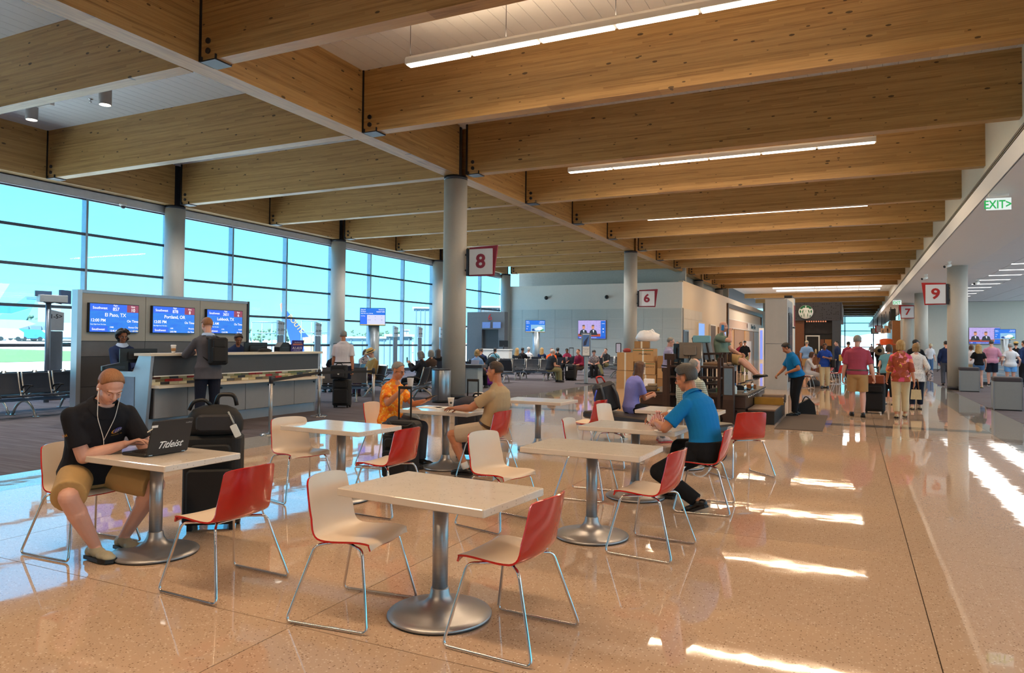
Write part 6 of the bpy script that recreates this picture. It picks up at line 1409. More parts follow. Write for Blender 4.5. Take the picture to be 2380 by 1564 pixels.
def person(label, loc, face, H=1.72, sex='m', skin=SK_L, lvl=2, fat=1.0, pel=None, lean=0, side=0, slump=0.0, twist=0,
           head=(0, 0, 0), hands=None, epole=None, feet=None, kpole=None, toes=(0, 0), fpitch=(0, 0), curl=(25, 25), palm=None,
           top=None, sleeve=.55, hem=-.10, bottom=None, leg=1.0, shoes=None, socks=None, hair='short', hairmat=H_BR, collar=None, belt=None, extra=None,
           group=None, flare=.0, world=False):
    rz = R(face) - PI / 2
    root = thing('person', label, 'person', (loc[0], loc[1], loc[2] if len(loc) > 2 else 0), rz, group)
    Wi = (Matrix.Translation(root.location) @ Matrix.Rotation(rz, 4, 'Z')).inverted()
    def L(p): return (Wi @ Vector(p)) if world else Vector(p)
    s = H / 1.75; vox = (.0055, .0085, .0125)[lvl]; cvox = (.009, .012, .017)[lvl]; off = (.010, .013, .018)[lvl]
    P = Vector(pel) if pel is not None else Vector((0, 0, .935 * s)); up = Vector((0, 0, 1)); X = Vector((1, 0, 0)); Yf = Vector((0, 1, 0))
    d = Vector((math.sin(R(side)), math.sin(R(lean)), math.cos(R(lean)))).normalized(); N = P + d * .525 * s
    fw = (Yf - d * Yf.dot(d)).normalized(); mid = (P + N) / 2 - fw * slump
    q = Matrix.Rotation(R(twist), 3, 'Z'); sX = q @ X; sX = (sX - d * sX.dot(d)).normalized()
    def spine(t):
        if t < 0: return P + ((mid * 2 - (P + N) / 2) - P) * (2 * t)
        return P * (1 - t) ** 2 + (2 * mid - (P + N) / 2) * 2 * t * (1 - t) + N * t * t
    def frame(t):
        e = .02; dd = (spine(t + e) - spine(t - e)).normalized(); xx = (X * (1 - max(0, min(1, t))) + sX * max(0, min(1, t))); xx = (xx - dd * xx.dot(dd)).normalized(); return xx, dd.cross(xx) , dd
    k = 1.0 if sex == 'm' else .93
    prof = [(-.17, .115, .085, 0), (-.08, .155, .105, -.005), (.05, .165, .115, -.005), (.22, .152 if sex == 'm' else .142, .108, 0.0), (.38, .148 if sex == 'm' else .132, .105, .004), (.58, .160 * k, .112, .006), (.74, .172 * k, .114, .004), (.86, .172 * k, .10, 0), (.94, .135 * k, .08, 0), (1.0, .082, .066, -.002), (1.07, .056, .056, 0)]
    def rings(t0, t1, o, wf=1.0):
        out = []
        ts = sorted(set([t0, t1] + [p[0] for p in prof if t0 < p[0] < t1 and not (t0 < -.17 and p[0] < -.1)]))
        for t in ts:
            v = list(prof[0])
            if t < prof[0][0]: v[1], v[2] = .158, .112
            for a, b in zip(prof, prof[1:]):
                if a[0] <= t <= b[0]: u = (t - a[0]) / (b[0] - a[0]); v = [a[i] * (1 - u) + b[i] * u for i in range(4)]; break
            g = fat if t < .62 else 1 + (fat - 1) * .45
            belly = (fat - 1) * .10 * max(0, 1 - abs(t - .25) / .4)
            xx, yy, dd = frame(t); fl = 1 + flare * max(0, (.3 - t)); oo = o + (.014 * s if (o == off and t < .16) else 0)
            out.append((spine(t) + yy * ((v[3] + belly) * s), xx * ((v[1] * g * s + oo) * fl), yy * ((v[2] * g * s + oo + belly * .5 * s) * fl)))
        return out
    # joints
    sw = (.172 if sex == 'm' else .154) * s * (1 + (fat - 1) * .4); Sh = [spine(.835) + sX * (sgn * sw) for sgn in (1, -1)]
    la, lf = .295 * s, .262 * s; lt, ls = .43 * s, .425 * s
    hands = hands or [None, None]; epole = epole or [None, None]; feet = feet or [None, None]; kpole = kpole or [None, None]; palm = palm or [None, None]
    El, Wr = [], []
    for i, sgn in enumerate((1, -1)):
        tg = L(hands[i]) if hands[i] is not None else Sh[i] + Vector((sgn * .07, .06, -.50 * s))
        if hands[i] is not None and world is False: pass
        pole = Vector(epole[i]) if epole[i] is not None else Vector((sgn * .35, -.8, -.35)); e, w = ik(Sh[i], tg, la, lf, pole); El.append(e); Wr.append(w)
    Hp = [P + X * (sgn * .092 * s) for sgn in (1, -1)]; Kn, An = [], []
    for i, sgn in enumerate((1, -1)):
        tg = L(feet[i]) if feet[i] is not None else Vector((sgn * .10, 0, .085 * s)); pole = Vector(kpole[i]) if kpole[i] is not None else Vector((sgn * .05, 1, .1)); kk, aa = ik(Hp[i], tg, lt, ls, pole); Kn.append(kk); An.append(aa)
    # head frame
    nd = (d * .55 + up * .45 + fw * .18).normalized()
    hm = (Matrix.Rotation(R(twist) + R(head[1]), 3, 'Z') @ Matrix.Rotation(-R(head[0]), 3, 'X') @ Matrix.Rotation(R(head[2]), 3, 'Y')); hs = s * 1.0 if sex == 'm' else s * .96
    C = N + nd * .068 * s + (hm @ Vector((0, .020, .105))) * hs
    def hd(p): return C + hm @ (Vector(p) * hs)
    # ---------- body surface
    mb = MB(); ring_loft(mb, rings(-.17, 1.07, 0)); ring_loft(mb, rings(.7, .97, 0))
    capsule(mb, spine(.97), hd((0, -.025, -.05)), .056 * s * (1 if sex == 'm' else .86), .052 * s * (1 if sex == 'm' else .86))
    def hball(c, r): mb.ball(hd(c), tuple(x * hs for x in r), 16, 10, T=hm)
    hball((0, -.012, .035), (.073, .092, .084)); hball((0, .022, -.040), (.058, .064, .074)); hball((0, .048, -.093), (.026, .026, .022)); hball((0, .02, -.07), (.05, .05, .04))
    for sx in (1, -1): hball((sx * .033, .05, -.028), (.028, .028, .028)); hball((sx * .0735, -.006, -.005), (.011, .021, .033)); hball((sx * .03, .064, .006), (.016, .015, .010))
    hball((0, .074, .026), (.046, .014, .010)); mb.cyl(hd((0, .080, .016)), hd((0, .104, -.022)), .0075 * hs, .0135 * hs, n=10); hball((0, .098, -.024), (.015, .013, .011)); hball((.011, .092, -.027), (.009, .010, .008)); hball((-.011, .092, -.027), (.009, .010, .008))
    hball((0, .079, -.052), (.022, .010, .006)); hball((0, .077, -.063), (.019, .010, .006))
    af = 1 + (fat - 1) * .7
    for i, sgn in enumerate((1, -1)):
        capsule(mb, Sh[i], El[i], .052 * s * af * (1 if sex == 'm' else .84), .041 * s * af * (1 if sex == 'm' else .86)); u = El[i] * .68 + Wr[i] * .32
        capsule(mb, El[i], u, .041 * s * af * (1 if sex == 'm' else .86), .043 * s * af * (1 if sex == 'm' else .84)); capsule(mb, u, Wr[i], .043 * s * af * (1 if sex == 'm' else .84), .027 * s)
        capsule(mb, spine(.88), Sh[i], .07 * s, .052 * s); capsule(mb, spine(1.04) + sX * (sgn * .02 * s), Sh[i] - sX * (sgn * .02 * s), .032 * s, .034 * s)
        # hand
        hdv = (Wr[i] - El[i]).normalized(); pn = Vector(palm[i]) if palm[i] is not None else Vector((-sgn, .1, -.2)); pn = pn - hdv * pn.dot(hdv); pn = pn.normalized() if pn.length > .01 else hdv.orthogonal().normalized(); sd = hdv.cross(pn)
        if sd.dot(Vector((0, 1, .3))) < 0 and palm[i] is None: sd = -sd
        th_side = sd if palm[i] is None else (sd * (1 if (sgn > 0) else -1))
        hs2 = s * (1.0 if sex == 'm' else .9); cu = R(curl[i]); fr_ = (.0088, .0098, .0115)[lvl] * hs2; sp = (.021, .022, .0235)[lvl] * hs2
        for f in range(4):
            o = (f - 1.5); base = Wr[i] + hdv * (.012 * hs2) + sd * (o * .013 * hs2); kn = Wr[i] + hdv * ((.092 - abs(o - .3) * .006) * hs2) + sd * (o * sp); capsule(mb, base, kn, .0165 * hs2, .0125 * hs2, 8)
            # finger order runs from the thumb side (index) to the little finger
            idx = f if th_side.dot(sd) < 0 else 3 - f; ln = [.078, .086, .080, .062][idx] * hs2; fd = (hdv + sd * (o * .10)).normalized(); p0 = kn; ang = 0
            for sg in range(3): ang += cu; dv = (fd * math.cos(ang) + pn * math.sin(ang)); p1 = p0 + dv * (ln * (.42, .32, .26)[sg]); capsule(mb, p0, p1, fr_ * (1 - .07 * sg), fr_ * (.93 - .08 * sg), 8); p0 = p1
        t0 = Wr[i] + hdv * (.022 * hs2) + th_side * (.022 * hs2); t1 = t0 + (hdv * .55 + th_side * .62 + pn * .35).normalized() * (.042 * hs2); t2 = t1 + (hdv * .85 + th_side * .18 + pn * .35).normalized() * (.034 * hs2); t3 = t2 + (hdv * .9 + pn * .4).normalized() * (.024 * hs2)
        capsule(mb, t0, t1, .0165 * hs2, .0125 * hs2, 8); capsule(mb, t1, t2, .0115 * hs2, .0105 * hs2, 8); capsule(mb, t2, t3, .0105 * hs2, .009 * hs2, 8)
    lf_ = 1 + (fat - 1) * .6; wl = 1 if sex == 'm' else .95; Foot = []
    for i, sgn in enumerate((1, -1)):
        capsule(mb, Hp[i], Kn[i], .088 * s * lf_, .055 * s * lf_ * wl); cf = Kn[i] * .68 + An[i] * .32; capsule(mb, Kn[i], cf + (Kn[i] - Hp[i]).normalized() * -.012, .054 * s * lf_ * wl, .057 * s * lf_ * wl); capsule(mb, cf, An[i], .056 * s * lf_ * wl, .036 * s)
        fd = Matrix.Rotation(R(toes[i]), 3, 'Z') @ Yf; fd = (fd * math.cos(R(fpitch[i])) + up * math.sin(R(fpitch[i]))); dn = (fd.cross(X)).normalized()
        if dn.z > 0: dn = -dn
        h = An[i] + dn * (.045 * s) - fd * .035 * s; tt = An[i] + dn * (.058 * s) + fd * .125 * s; capsule(mb, An[i], h, .036 * s, .03 * s); capsule(mb, An[i] + dn * .02 * s, tt, .034 * s, .024 * s); Foot.append((fd, dn))
    soup('body', mb, skin, root, vox, 3)
    # ---------- face parts
    if lvl <= 1:
        for sx in (1, -1):
            e = MB().ball(hd((sx * .031, .0665, .003)), .0125 * hs, 14, 10).build('eye', EYEW, root); MB().ball(hd((sx * .031, .0744, -.0015)), (.0058 * hs, .005 * hs, .0058 * hs), 10, 8, T=hm).build('iris', EYED, e); MB().ball(hd((sx * .031, .0662, .0085 if head[0] < 12 else .0055)), .0135 * hs, 14, 10).build('eyelid', skin, root)
            MB().tube([hd((sx * .016, .084, .022)), hd((sx * .032, .083, .028)), hd((sx * .048, .070, .023))], .0034 * hs, 6).build('eyebrow', hairmat if hair != 'bald' else H_BR, root)
        MB().ball(hd((0, .0815, -.054)), (.021 * hs, .0085 * hs, .0045 * hs), 12, 6, T=hm).ball(hd((0, .080, -.0625)), (.017 * hs, .0085 * hs, .005 * hs), 12, 6, T=hm).build('lips', LIP, root)
    # ---------- hair
    def haircap(thr, th, low=-.55, fx=(0, .80, -.42), name='hair', mat=None, top=1.0):
        f = Vector(fx).normalized(); vs = []; fs = []; n, m = (64, 44) if lvl == 0 else (44, 30) if lvl == 1 else (26, 18)
        for j in range(m + 1):
            a = PI * j / m
            for i in range(n):
                b = 2 * PI * i / n; dv = Vector((math.sin(a) * math.cos(b), math.sin(a) * math.sin(b), math.cos(a)))
                k_ = (dv.dot(f) - thr) * 9; k_ = max(0, min(1, .5 + k_)); lo = max(0, min(1, (low - dv.z) * 8 + .5)); ear = 0
                if abs(dv.x) > .8 and dv.y > -.25 and dv.z < .05: ear = 1
                t_ = th * (1 + (top - 1) * max(0, dv.z)) * (1 - max(k_, lo, ear)) - .022 * max(k_, lo, ear)
                vs.append(hd((0 + dv.x * (.073 + t_), -.012 + dv.y * (.092 + t_), .035 + dv.z * (.084 + t_))))
        for j in range(m):
            for i in range(n): fs.append((j * n + i, (j + 1) * n + i, (j + 1) * n + (i + 1) % n, j * n + (i + 1) % n))
        return MB().add(vs, fs, sm=True).build(name, mat or hairmat, root)
    if hair == 'short': haircap(.30, .012)
    elif hair == 'buzz': haircap(.31, .007, low=-.72)
    elif hair == 'thin': haircap(.05, .008, low=-.6, fx=(0, .62, .55))
    elif hair == 'full': haircap(.33, .024, low=-.7, top=1.2)
    elif hair in ('curly', 'bob', 'long', 'pony'):
        hb = MB(); n_ = {'curly': .028, 'bob': .022, 'long': .018, 'pony': .012}[hair]
        haircap(.36, n_, low=-.9)
        r_ = random.Random(int(abs(loc[0] * 97)) + 3)
        if hair == 'curly':
            for i in range(80):
                a = r_.uniform(0, 2 * PI); z = r_.uniform(-.85, 1); rr = math.sqrt(max(0, 1 - z * z)); dv = Vector((rr * math.cos(a), rr * math.sin(a), z))
                if dv.dot(Vector((0, .85, -.4)).normalized()) > .30: continue
                hb.ball(hd((dv.x * .108, -.016 + dv.y * .122, .022 + dv.z * .120)), .034 * hs, 8, 6)
        if hair == 'bob':
            for sx in (1, -1):
                for y in (.02, -.02, -.06): capsule(hb, hd((sx * .080, y, .03)), hd((sx * .078, y - .005, -.085)), .022 * hs, .02 * hs, 8)
            for x in (-.05, 0, .05): capsule(hb, hd((x, -.095, .03)), hd((x, -.09, -.09)), .024 * hs, .022 * hs, 8)
        if hair == 'long':
            for x in (-.085, -.06, -.03, 0, .03, .06, .085):
                y = -.10 + 1.6 * x * x * 6; pts = [hd((x, y, .06))]
                for j in range(1, 6): pts.append(hd((x * (1 + .06 * j) + r_.uniform(-.008, .008), y - .012 * j + r_.uniform(-.008, .008), .06)) - up * (.062 * j * hs))
                for a_, b_ in zip(pts, pts[1:]): capsule(hb, a_, b_, .026 * hs, .023 * hs, 8)
        if hair == 'pony':
            pts = [hd((0, -.10, .05)), hd((0, -.135, .03)), hd((0, -.14, -.05)), hd((0, -.13, -.13))]
            for a_, b_, r0, r1 in zip(pts, pts[1:], (.02, .03, .028), (.03, .028, .012)): capsule(hb, a_, b_, r0 * hs, r1 * hs, 8)
        if hb.v: soup('hair_mass', hb, hairmat, root, (.007, .009, .014)[lvl], 2)
    # ---------- clothes
    if top is not None:
        mb = MB(); ring_loft(mb, rings(hem, .985 if not collar else 1.02, off))
        for i, sgn in enumerate((1, -1)):
            capsule(mb, spine(.84), Sh[i], .072 * s + off * .6, .050 * s * af + off * .6); capsule(mb, spine(1.0) + sX * (sgn * .03 * s), Sh[i] - sX * (sgn * .01 * s), .046 * s + off * .9, .047 * s + off * .8)
            if sleeve > 0:
                r0 = .051 * s * af + off * .8; mb.ball(Sh[i], r0, 14, 8)
                if sleeve <= 1.0: e = Sh[i] + (El[i] - Sh[i]) * sleeve; mb.cyl(Sh[i], e, r0, .058 * s * af + off * 1.0, n=16)
                else: e = El[i] + (Wr[i] - El[i]) * (sleeve - 1); capsule(mb, Sh[i], El[i], r0, .047 * s * af + off); mb.cyl(El[i], e, .047 * s * af + off, (.047 - .012 * (sleeve - 1)) * s * af + off, n=16)
        soup('shirt', mb, top, root, cvox, 2)
        if collar is not None:
            xx, yy, dd = frame(1.0); c0 = spine(.985); cm = MB(); n = 18; vs = []
            for j, (hh, rr, dr) in enumerate(((0, .098, .018), (.050, .074, .0), (.054, .080, .004), (.012, .112, .028))):
                for i in range(n): a = 2 * PI * i / n; vs.append(c0 + xx * (rr * s * math.cos(a)) + yy * ((rr * .95) * s * math.sin(a) + .006) + dd * (hh * s - dr * max(0, math.sin(a)) ** 2 * 1.6))
            cm.add(vs, [(j * n + i, j * n + (i + 1) % n, (j + 1) * n + (i + 1) % n, (j + 1) * n + i) for j in range(3) for i in range(n)], sm=True); cm.build('collar', collar, root)
    if bottom is not None:
        mb = MB(); ring_loft(mb, rings(-.17, .12, off * .9)); mb.ball(P + Vector((0, -.028 * s, -.03 * s)), (.150 * s * fat, .105 * s * fat, .115 * s), 16, 10)
        for i in (0, 1):
            r0 = .098 * s * lf_ + off; r1 = .068 * s * lf_ + off
            if leg <= .5:
                e = Hp[i] + (Kn[i] - Hp[i]) * (leg * 2); mb.ball(Hp[i], r0, 14, 8); mb.cyl(Hp[i], e, r0, r0 * .88 + .004, n=18)
            else: e = Kn[i] + (An[i] - Kn[i]) * min(1, (leg - .5) * 2); capsule(mb, Hp[i], Kn[i], r0, r1); mb.cyl(Kn[i], e, r1, .055 * s + off, n=16)
        soup('trousers' if leg > .5 else 'shorts', mb, bottom, root, cvox, 2)
    if belt is not None:
        bm_ = MB(); rr = rings(.10, .158, off + .021); n = 24; vs = []
        for c, a, b in rr[:1] + rr[-1:]:
            for i in range(n): an = 2 * PI * i / n; vs.append(c + a * math.cos(an) + b * math.sin(an))
        bm_.add(vs, [(i, (i + 1) % n, n + (i + 1) % n, n + i) for i in range(n)], sm=True).build('belt', belt, root)
    if shoes is not None:
        for i, sgn in enumerate((1, -1)):
            fd, dn = Foot[i]; a = An[i]; rt = fd.cross(-dn).normalized(); mb = MB(); Tm = Matrix((rt, fd, -dn)).transposed()
            for (y, z, r) in ((-.045, .040, (.038, .045, .040)), (.03, .038, (.040, .06, .036)), (.10, .048, (.047, .065, .030)), (.145, .055, (.040, .045, .024))): mb.ball(a + fd * (y * s) + dn * (z * s), tuple(x * s * 1.04 for x in r), 14, 8, T=Tm)
            mb.cyl(a + dn * .035 * s, a + dn * .002 * s - fd * .008 * s, .045 * s, .042 * s, n=14)
            sh = soup('shoe', mb, shoes if not isinstance(shoes, tuple) else shoes[0], root, (.008, .01, .013)[lvl], 2)
            pts = [(-.036, -.075), (.036, -.075), (.044, .02), (.050, .10), (.042, .17), (0, .195), (-.042, .17), (-.050, .10), (-.044, .02)]; Tm4 = Tm.to_4x4(); Tm4.translation = a + dn * (.085 * s); so = MB().prism([(x * s * 1.02, y * s) for x, y in pts], 0, .024 * s, 'z', Tm4).build('sole', shoes[1] if isinstance(shoes, tuple) else BLACKM, sh)
            if socks is not None: MB().cyl(a + dn * .01 * s, a + (Kn[i] - a).normalized() * (.09 * s if lvl else .07 * s), .042 * s, .046 * s, n=16).build('sock', socks, root)
    ctx = dict(root=root, hd=hd, hm=hm, hs=hs, spine=spine, frame=frame, Wr=Wr, El=El, Sh=Sh, Kn=Kn, An=An, Hp=Hp, s=s, rings=rings, off=off, P=P, N=N, up=up)
    if extra: extra(ctx)
    return root, ctx
def glasses(c):
    m = MB()
    for sx in (1, -1): m.tube([c['hd']((sx * .031 + .019 * math.cos(a), .089, .003 + .015 * math.sin(a))) for a in [2 * PI * i / 12 for i in range(12)]], .0016, 5, closed=True); m.tube([c['hd']((sx * .05, .086, .006)), c['hd']((sx * .078, .01, .004))], .0016, 5)
    m.tube([c['hd']((-.012, .091, .005)), c['hd']((.012, .091, .005))], .0016, 5); m.build('glasses', BLACK, c['root'])
def watch(i, m=None):
    def f(c):
        a = c['Wr'][i]; v = (c['El'][i] - a).normalized(); MB().cyl(a + v * .012, a + v * .032, .031 * c['s'], n=14).build('wristwatch', m or STEEL, c['root'])
    return f
def ballcap(mat):
    def f(c):
        hd = c['hd']; vs = []; n, m = 24, 7
        for j in range(m + 1):
            a = PI / 2 * j / m
            for i in range(n): b = 2 * PI * i / n; vs.append(hd((.086 * math.sin(a) * math.cos(b), -.012 + .106 * math.sin(a) * math.sin(b), .045 + .085 * math.cos(a))))
        mb = MB().add(vs, [(j * n + i, (j + 1) * n + i, (j + 1) * n + (i + 1) % n, j * n + (i + 1) % n) for j in range(m) for i in range(n)], sm=True)
        k = [hd((.07 * math.cos(b), .07 + .10 * math.sin(b), .048 - .012 * math.sin(b))) for b in [PI * i / 10 for i in range(11)]]; k2 = [p - c['hm'] @ Vector((0, 0, .006)) for p in k]
        mb.add(k + k2, [tuple(range(11)), tuple(range(11, 22))[::-1]] + [(i, 11 + i, 12 + i, i + 1) for i in range(10)]); mb.build('cap', mat, c['root'])
    return f
def many(*fs):
    def f(c):
        for g in fs: g(c)
    return f
def phone_in(i, col='#1d2026', tilt=0):
    def f(c):
        a = c['Wr'][i] + (c['Wr'][i] - c['El'][i]).normalized() * .10; MB().rbox(a + Vector((0, .02, .02)), (.075, .012, .15), .012, axis='y', T=Matrix.Rotation(R(tilt), 3, 'X')).build('phone', M('phone_' + col, col, .15), c['root'])
    return f
def backpack(mat, z=.55, sc=1.0, off_x=0.0):
    def f(c):
        xx, yy, dd = c['frame'](z); p = c['spine'](z) - yy * .21 + xx * off_x; T = Matrix((xx, yy, dd)).transposed(); mb = MB(); mb.rbox(p, (.31 * sc, .19 * sc, .46 * sc), .08, n=5, T=T); b = mb.build('backpack', mat, c['root'])
        MB().rbox(p - yy * .10 * sc - dd * .06 * sc, (.24 * sc, .09 * sc, .25 * sc), .045, T=T).build('pocket', mat, b); MB().rbox(p - yy * .10 * sc + dd * .12 * sc, (.2 * sc, .06 * sc, .12 * sc), .03, T=T).build('pocket', mat, b)
        for sx in (1, -1): MB().tube([p + xx * sx * .10 + dd * .2, c['spine'](.99) + xx * sx * .10 + dd * .01, c['spine'](.86) + xx * sx * .15 + yy * .13, c['spine'](.5) + xx * sx * .19 + yy * .02, p + xx * sx * .14 - dd * .18], .018, 6, bend=.06, flat=.5).build('shoulder_strap', mat, b)
    return f
# ---- clothes palette
POLO_B = cloth('polo_black', '#1a1b22'); KHAKI = cloth('khaki', '#b08f5f'); NAVY = cloth('navy_trouser', '#1d2233'); BLK = cloth('black_trouser', '#16161a'); BLUE = cloth('bright_blue', '#1279bd'); BEIGE = cloth('beige_tee', '#b39a78'); SHORT_L = cloth('pale_cargo', '#b9a894')
GREYJ = cloth('grey_jacket', '#57555c'); WSHIRT = cloth('white_shirt', '#d8d3da'); LAV = cloth('lavender_tee', '#7f83d0'); SAGE = cloth('sage_tee', '#6f8478'); PINKM = cloth('rose_polo', '#a5475c'); TANSH = cloth('tan_shorts', '#b08b5e'); CREAMP = cloth('cream_trouser', '#c9b794'); SCRUB = cloth('scrub_blue', '#2449a8'); NAVYS = cloth('navy_sweater', '#1c2c52')
DENIM = cloth('denim', '#4a6a94'); PALEB = cloth('pale_blue_tee', '#7b9fcf'); PINKS = cloth('pink_shirt', '#c58aa4'); LBLUE = cloth('sky_shorts', '#6aa6e6'); WTOP = cloth('white_top', '#d3d3da'); BLKT = cloth('black_top', '#131318'); MAROON = cloth('maroon_top', '#8a2440'); ORANGE = cloth('orange_top', '#d8561f'); CHAR = cloth('charcoal_shirt', '#2b2d33'); TANJ = cloth('tan_jacket', '#a5834c'); TEAL = cloth('teal_top', '#5d8fa0'); BROWN = cloth('brown_trouser', '#4a3a32'); PLUM = cloth('plum_trouser', '#32243a'); OLIVE = cloth('olive_trouser', '#8f8a66'); DBLUE = cloth('deep_blue_tee', '#1c62b8')
SH_BK = M('shoe_black', '#141417', .35); SH_W = M('shoe_white', '#d8d4ce', .5); SH_TR = M('shoe_trainer', '#a8a28c', .55, var=.25, scale=20); SH_BR = M('shoe_brown', '#4d3222', .4); SOCKW = M('sock_white', '#ddd9d4', .8)
BELT = M('belt_brown', '#4a3220', .4)
# ---------------------------------------------------------------- the four people at the tables
def polo_marks(c):
    xx, yy, dd = c['frame'](.72); ctr, rx, ry = c['rings'](.70, .74, c['off'])[0]
    def on(xo, z, up_=0):
        t = z; ct, rx, ry = c['rings'](t, t + .01, c['off'])[0]; xx, yy, dd = c['frame'](t); u = xo / rx.length; f = math.sqrt(max(.05, 1 - u * u)); nn = (xx * (u * ry.length / rx.length) + yy * f).normalized(); return ct + xx * xo + ry * f + nn * .012, nn, dd
    p, nn, dd = on(-.085, .76); side = dd.cross(nn).normalized(); T = frame_of(p, side, dd)
    MB().lathe([(0, 0), (.036, 0), (.036, .003), (0, .003)], n=24, sy=.55).build('badge_yellow', M('badge_yellow', '#c9952a', .6), c['root']).matrix_local = T @ Matrix.Rotation(R(18), 4, 'Z') @ Matrix.Translation((-.01, -.004, 0))
    MB().lathe([(0, 0), (.036, 0), (.036, .005), (0, .005)], n=24, sy=.5).build('badge_oval', M('badge_blue', '#2c2f86', .5), c['root']).matrix_local = T @ Matrix.Rotation(R(18), 4, 'Z')
    lettering([('GES', 0, -.012, .032, 'CENTER')], M('badge_ink', '#ececf2', .6), c['root'], T @ Matrix.Rotation(R(18), 4, 'Z') @ Matrix.Translation((0, 0, .0065)), shear=.3); lettering([('Framesville, TX', 0, -.042, .014, 'CENTER')], M('badge_yellow', '#c9952a'), c['root'], T @ Matrix.Translation((0, 0, .006)))
    a = c['Sh'][0] + (c['El'][0] - c['Sh'][0]) * .42; ax = (c['El'][0] - c['Sh'][0]).normalized(); out = Vector((1, .25, 0)); out = (out - ax * out.dot(ax)).normalized(); T2 = frame_of(a + out * (.058 * c['s'] * 1.12 + c['off'] + .008), -ax.cross(out), -ax); lettering([('2164', 0, 0, .028, 'CENTER')], M('stitch_yellow', '#e2a020', .6), c['root'], T2)
    pts = [c['hd']((.076, .008, -.01)), c['hd']((.072, .03, -.06)), c['spine'](.95) + c['frame'](.95)[1] * .10 + c['frame'](.95)[0] * .06, c['spine'](.62) + c['frame'](.62)[1] * .17, c['spine'](.35) + c['frame'](.35)[1] * .19]; MB().tube(pts, .0026, 6, bend=.04).build('earphone_cord', PAPERW, c['root'])
    pts = [c['hd']((-.076, .008, -.01)), c['hd']((-.072, .03, -.06)), c['spine'](.95) + c['frame'](.95)[1] * .11 - c['frame'](.95)[0] * .06, c['spine'](.62) + c['frame'](.62)[1] * .17]; MB().tube(pts, .0026, 6, bend=.04).build('earphone_cord', PAPERW, c['root']); MB().ball(c['hd']((.080, .008, -.006)), .008, 8, 6).build('earbud', PAPERW, c['root'])
hr = G(322, 1046, TZ + .035); hl = G(352, 1028, TZ + .035)
person('person in a black polo and khaki shorts with white earphones typing on the laptop', (-5.25, 3.56), -12, 1.87, 'm', SK_P, 0, 1.16, pel=(0, .02, .575), lean=20, slump=.05, head=(40, 2, 0), twist=-4,
       hands=[hr + Vector((-.14, -.01, .035)), hl + Vector((-.13, .03, .035))], epole=[(.5, -.3, -.8), (-.6, -.3, -.8)], feet=[(-4.93, 3.40, .10), (-4.98, 3.66, .10)], kpole=[(.75, .8, .6), (-.5, .8, .6)], toes=(10, 6), curl=(24, 24), palm=[(0, .1, -1), (0, .1, -1)],
       top=POLO_B, sleeve=.72, hem=-.12, bottom=KHAKI, leg=.47, shoes=(SH_TR, BLACK), hair='buzz', hairmat=H_GI, collar=POLO_B, extra=polo_marks, world=True)
def hold_cup(i, r=.042, h=.11, star=False):
    def f(c):
        a = c['Wr'][i] + (c['Wr'][i] - c['El'][i]).normalized() * .095; MB().lathe([(r * .72, -h * .5), (r, h * .5), (r + .003, h * .5 + .003), (r - .004, h * .5), (r * .7, -h * .48)], a + Vector((0, .035, .03)), n=22).build('held_cup', FOAM, c['root'])
    return f
def flat_phone(i):
    def f(c):
        a = c['Wr'][i] + (c['Wr'][i] - c['El'][i]).normalized() * .11; MB().rbox(a + Vector((0, .02, .03)), (.075, .15, .010), .012, T=Matrix.Rotation(R(20), 3, 'X')).build('held_phone', BLACK, c['root'])
    return f
person('person in an orange tie-dye top with short grey hair, holding cup and phone', (-5.44, 7.72), 2, 1.68, 'f', SK_T, 0, 1.14, pel=(0, .03, .56), lean=6, slump=.03, head=(16, -6, 0), hands=[G(940, 905, 1.04) * 0 + Vector((-5.05, 7.45, .99)), Vector((-4.98, 7.86, .83))],
       epole=[(.6, -.4, -1), (-.6, -.4, -1)], feet=[(-5.02, 7.6, .09), (-5.02, 7.85, .09)], curl=(40, 22), palm=[(-.6, .8, 0), (0, 0, 1)], top=TIE, sleeve=.70, hem=-.14, bottom=cloth('grey_slacks', '#4a4d58'), leg=1.0, shoes=SH_BK, hair='short', hairmat=H_GY, extra=many(glasses, hold_cup(0), flat_phone(1)), world=True)
person('person in a beige t-shirt and pale cargo shorts leaning back at the table', (-3.84, 7.62), 178, 1.74, 'm', SK_T, 0, 1.12, pel=(0, .06, .555), lean=-9, slump=.05, head=(4, 4, 0), hands=[Vector((-4.34, 7.92, .80)), Vector((-4.30, 7.46, .80))],
       epole=[(.7, -.5, -.7), (-.7, -.5, -.7)], feet=[(-4.02, 7.86, .12), (-4.12, 7.42, .11)], kpole=[(.3, 1, .3), (-.35, 1, .3)], toes=(0, 8), curl=(14, 14), palm=[(.2, .1, -1), (-.2, .1, -1)], top=BEIGE, sleeve=.66, hem=.02, bottom=SHORT_L, leg=.44, shoes=SH_BK, socks=SOCKW, hair='short', hairmat=H_DB, belt=BELT, world=True)
def apron(c):
    r0 = c['rings'](-.14, .17, c['off'] + .036); MB_ = MB(); ring_loft(MB_, r0); soup('apron', MB_, BLK, c['root'], .012, 2)
    MB().tube([c['spine'](.99) + c['frame'](.99)[0] * .07 - c['frame'](.99)[1] * .05, c['spine'](1.0) - c['frame'](.99)[1] * .075, c['spine'](.99) - c['frame'](.99)[0] * .07 - c['frame'](.99)[1] * .05], .008, bend=.04).build('neck_strap', BLK, c['root'])
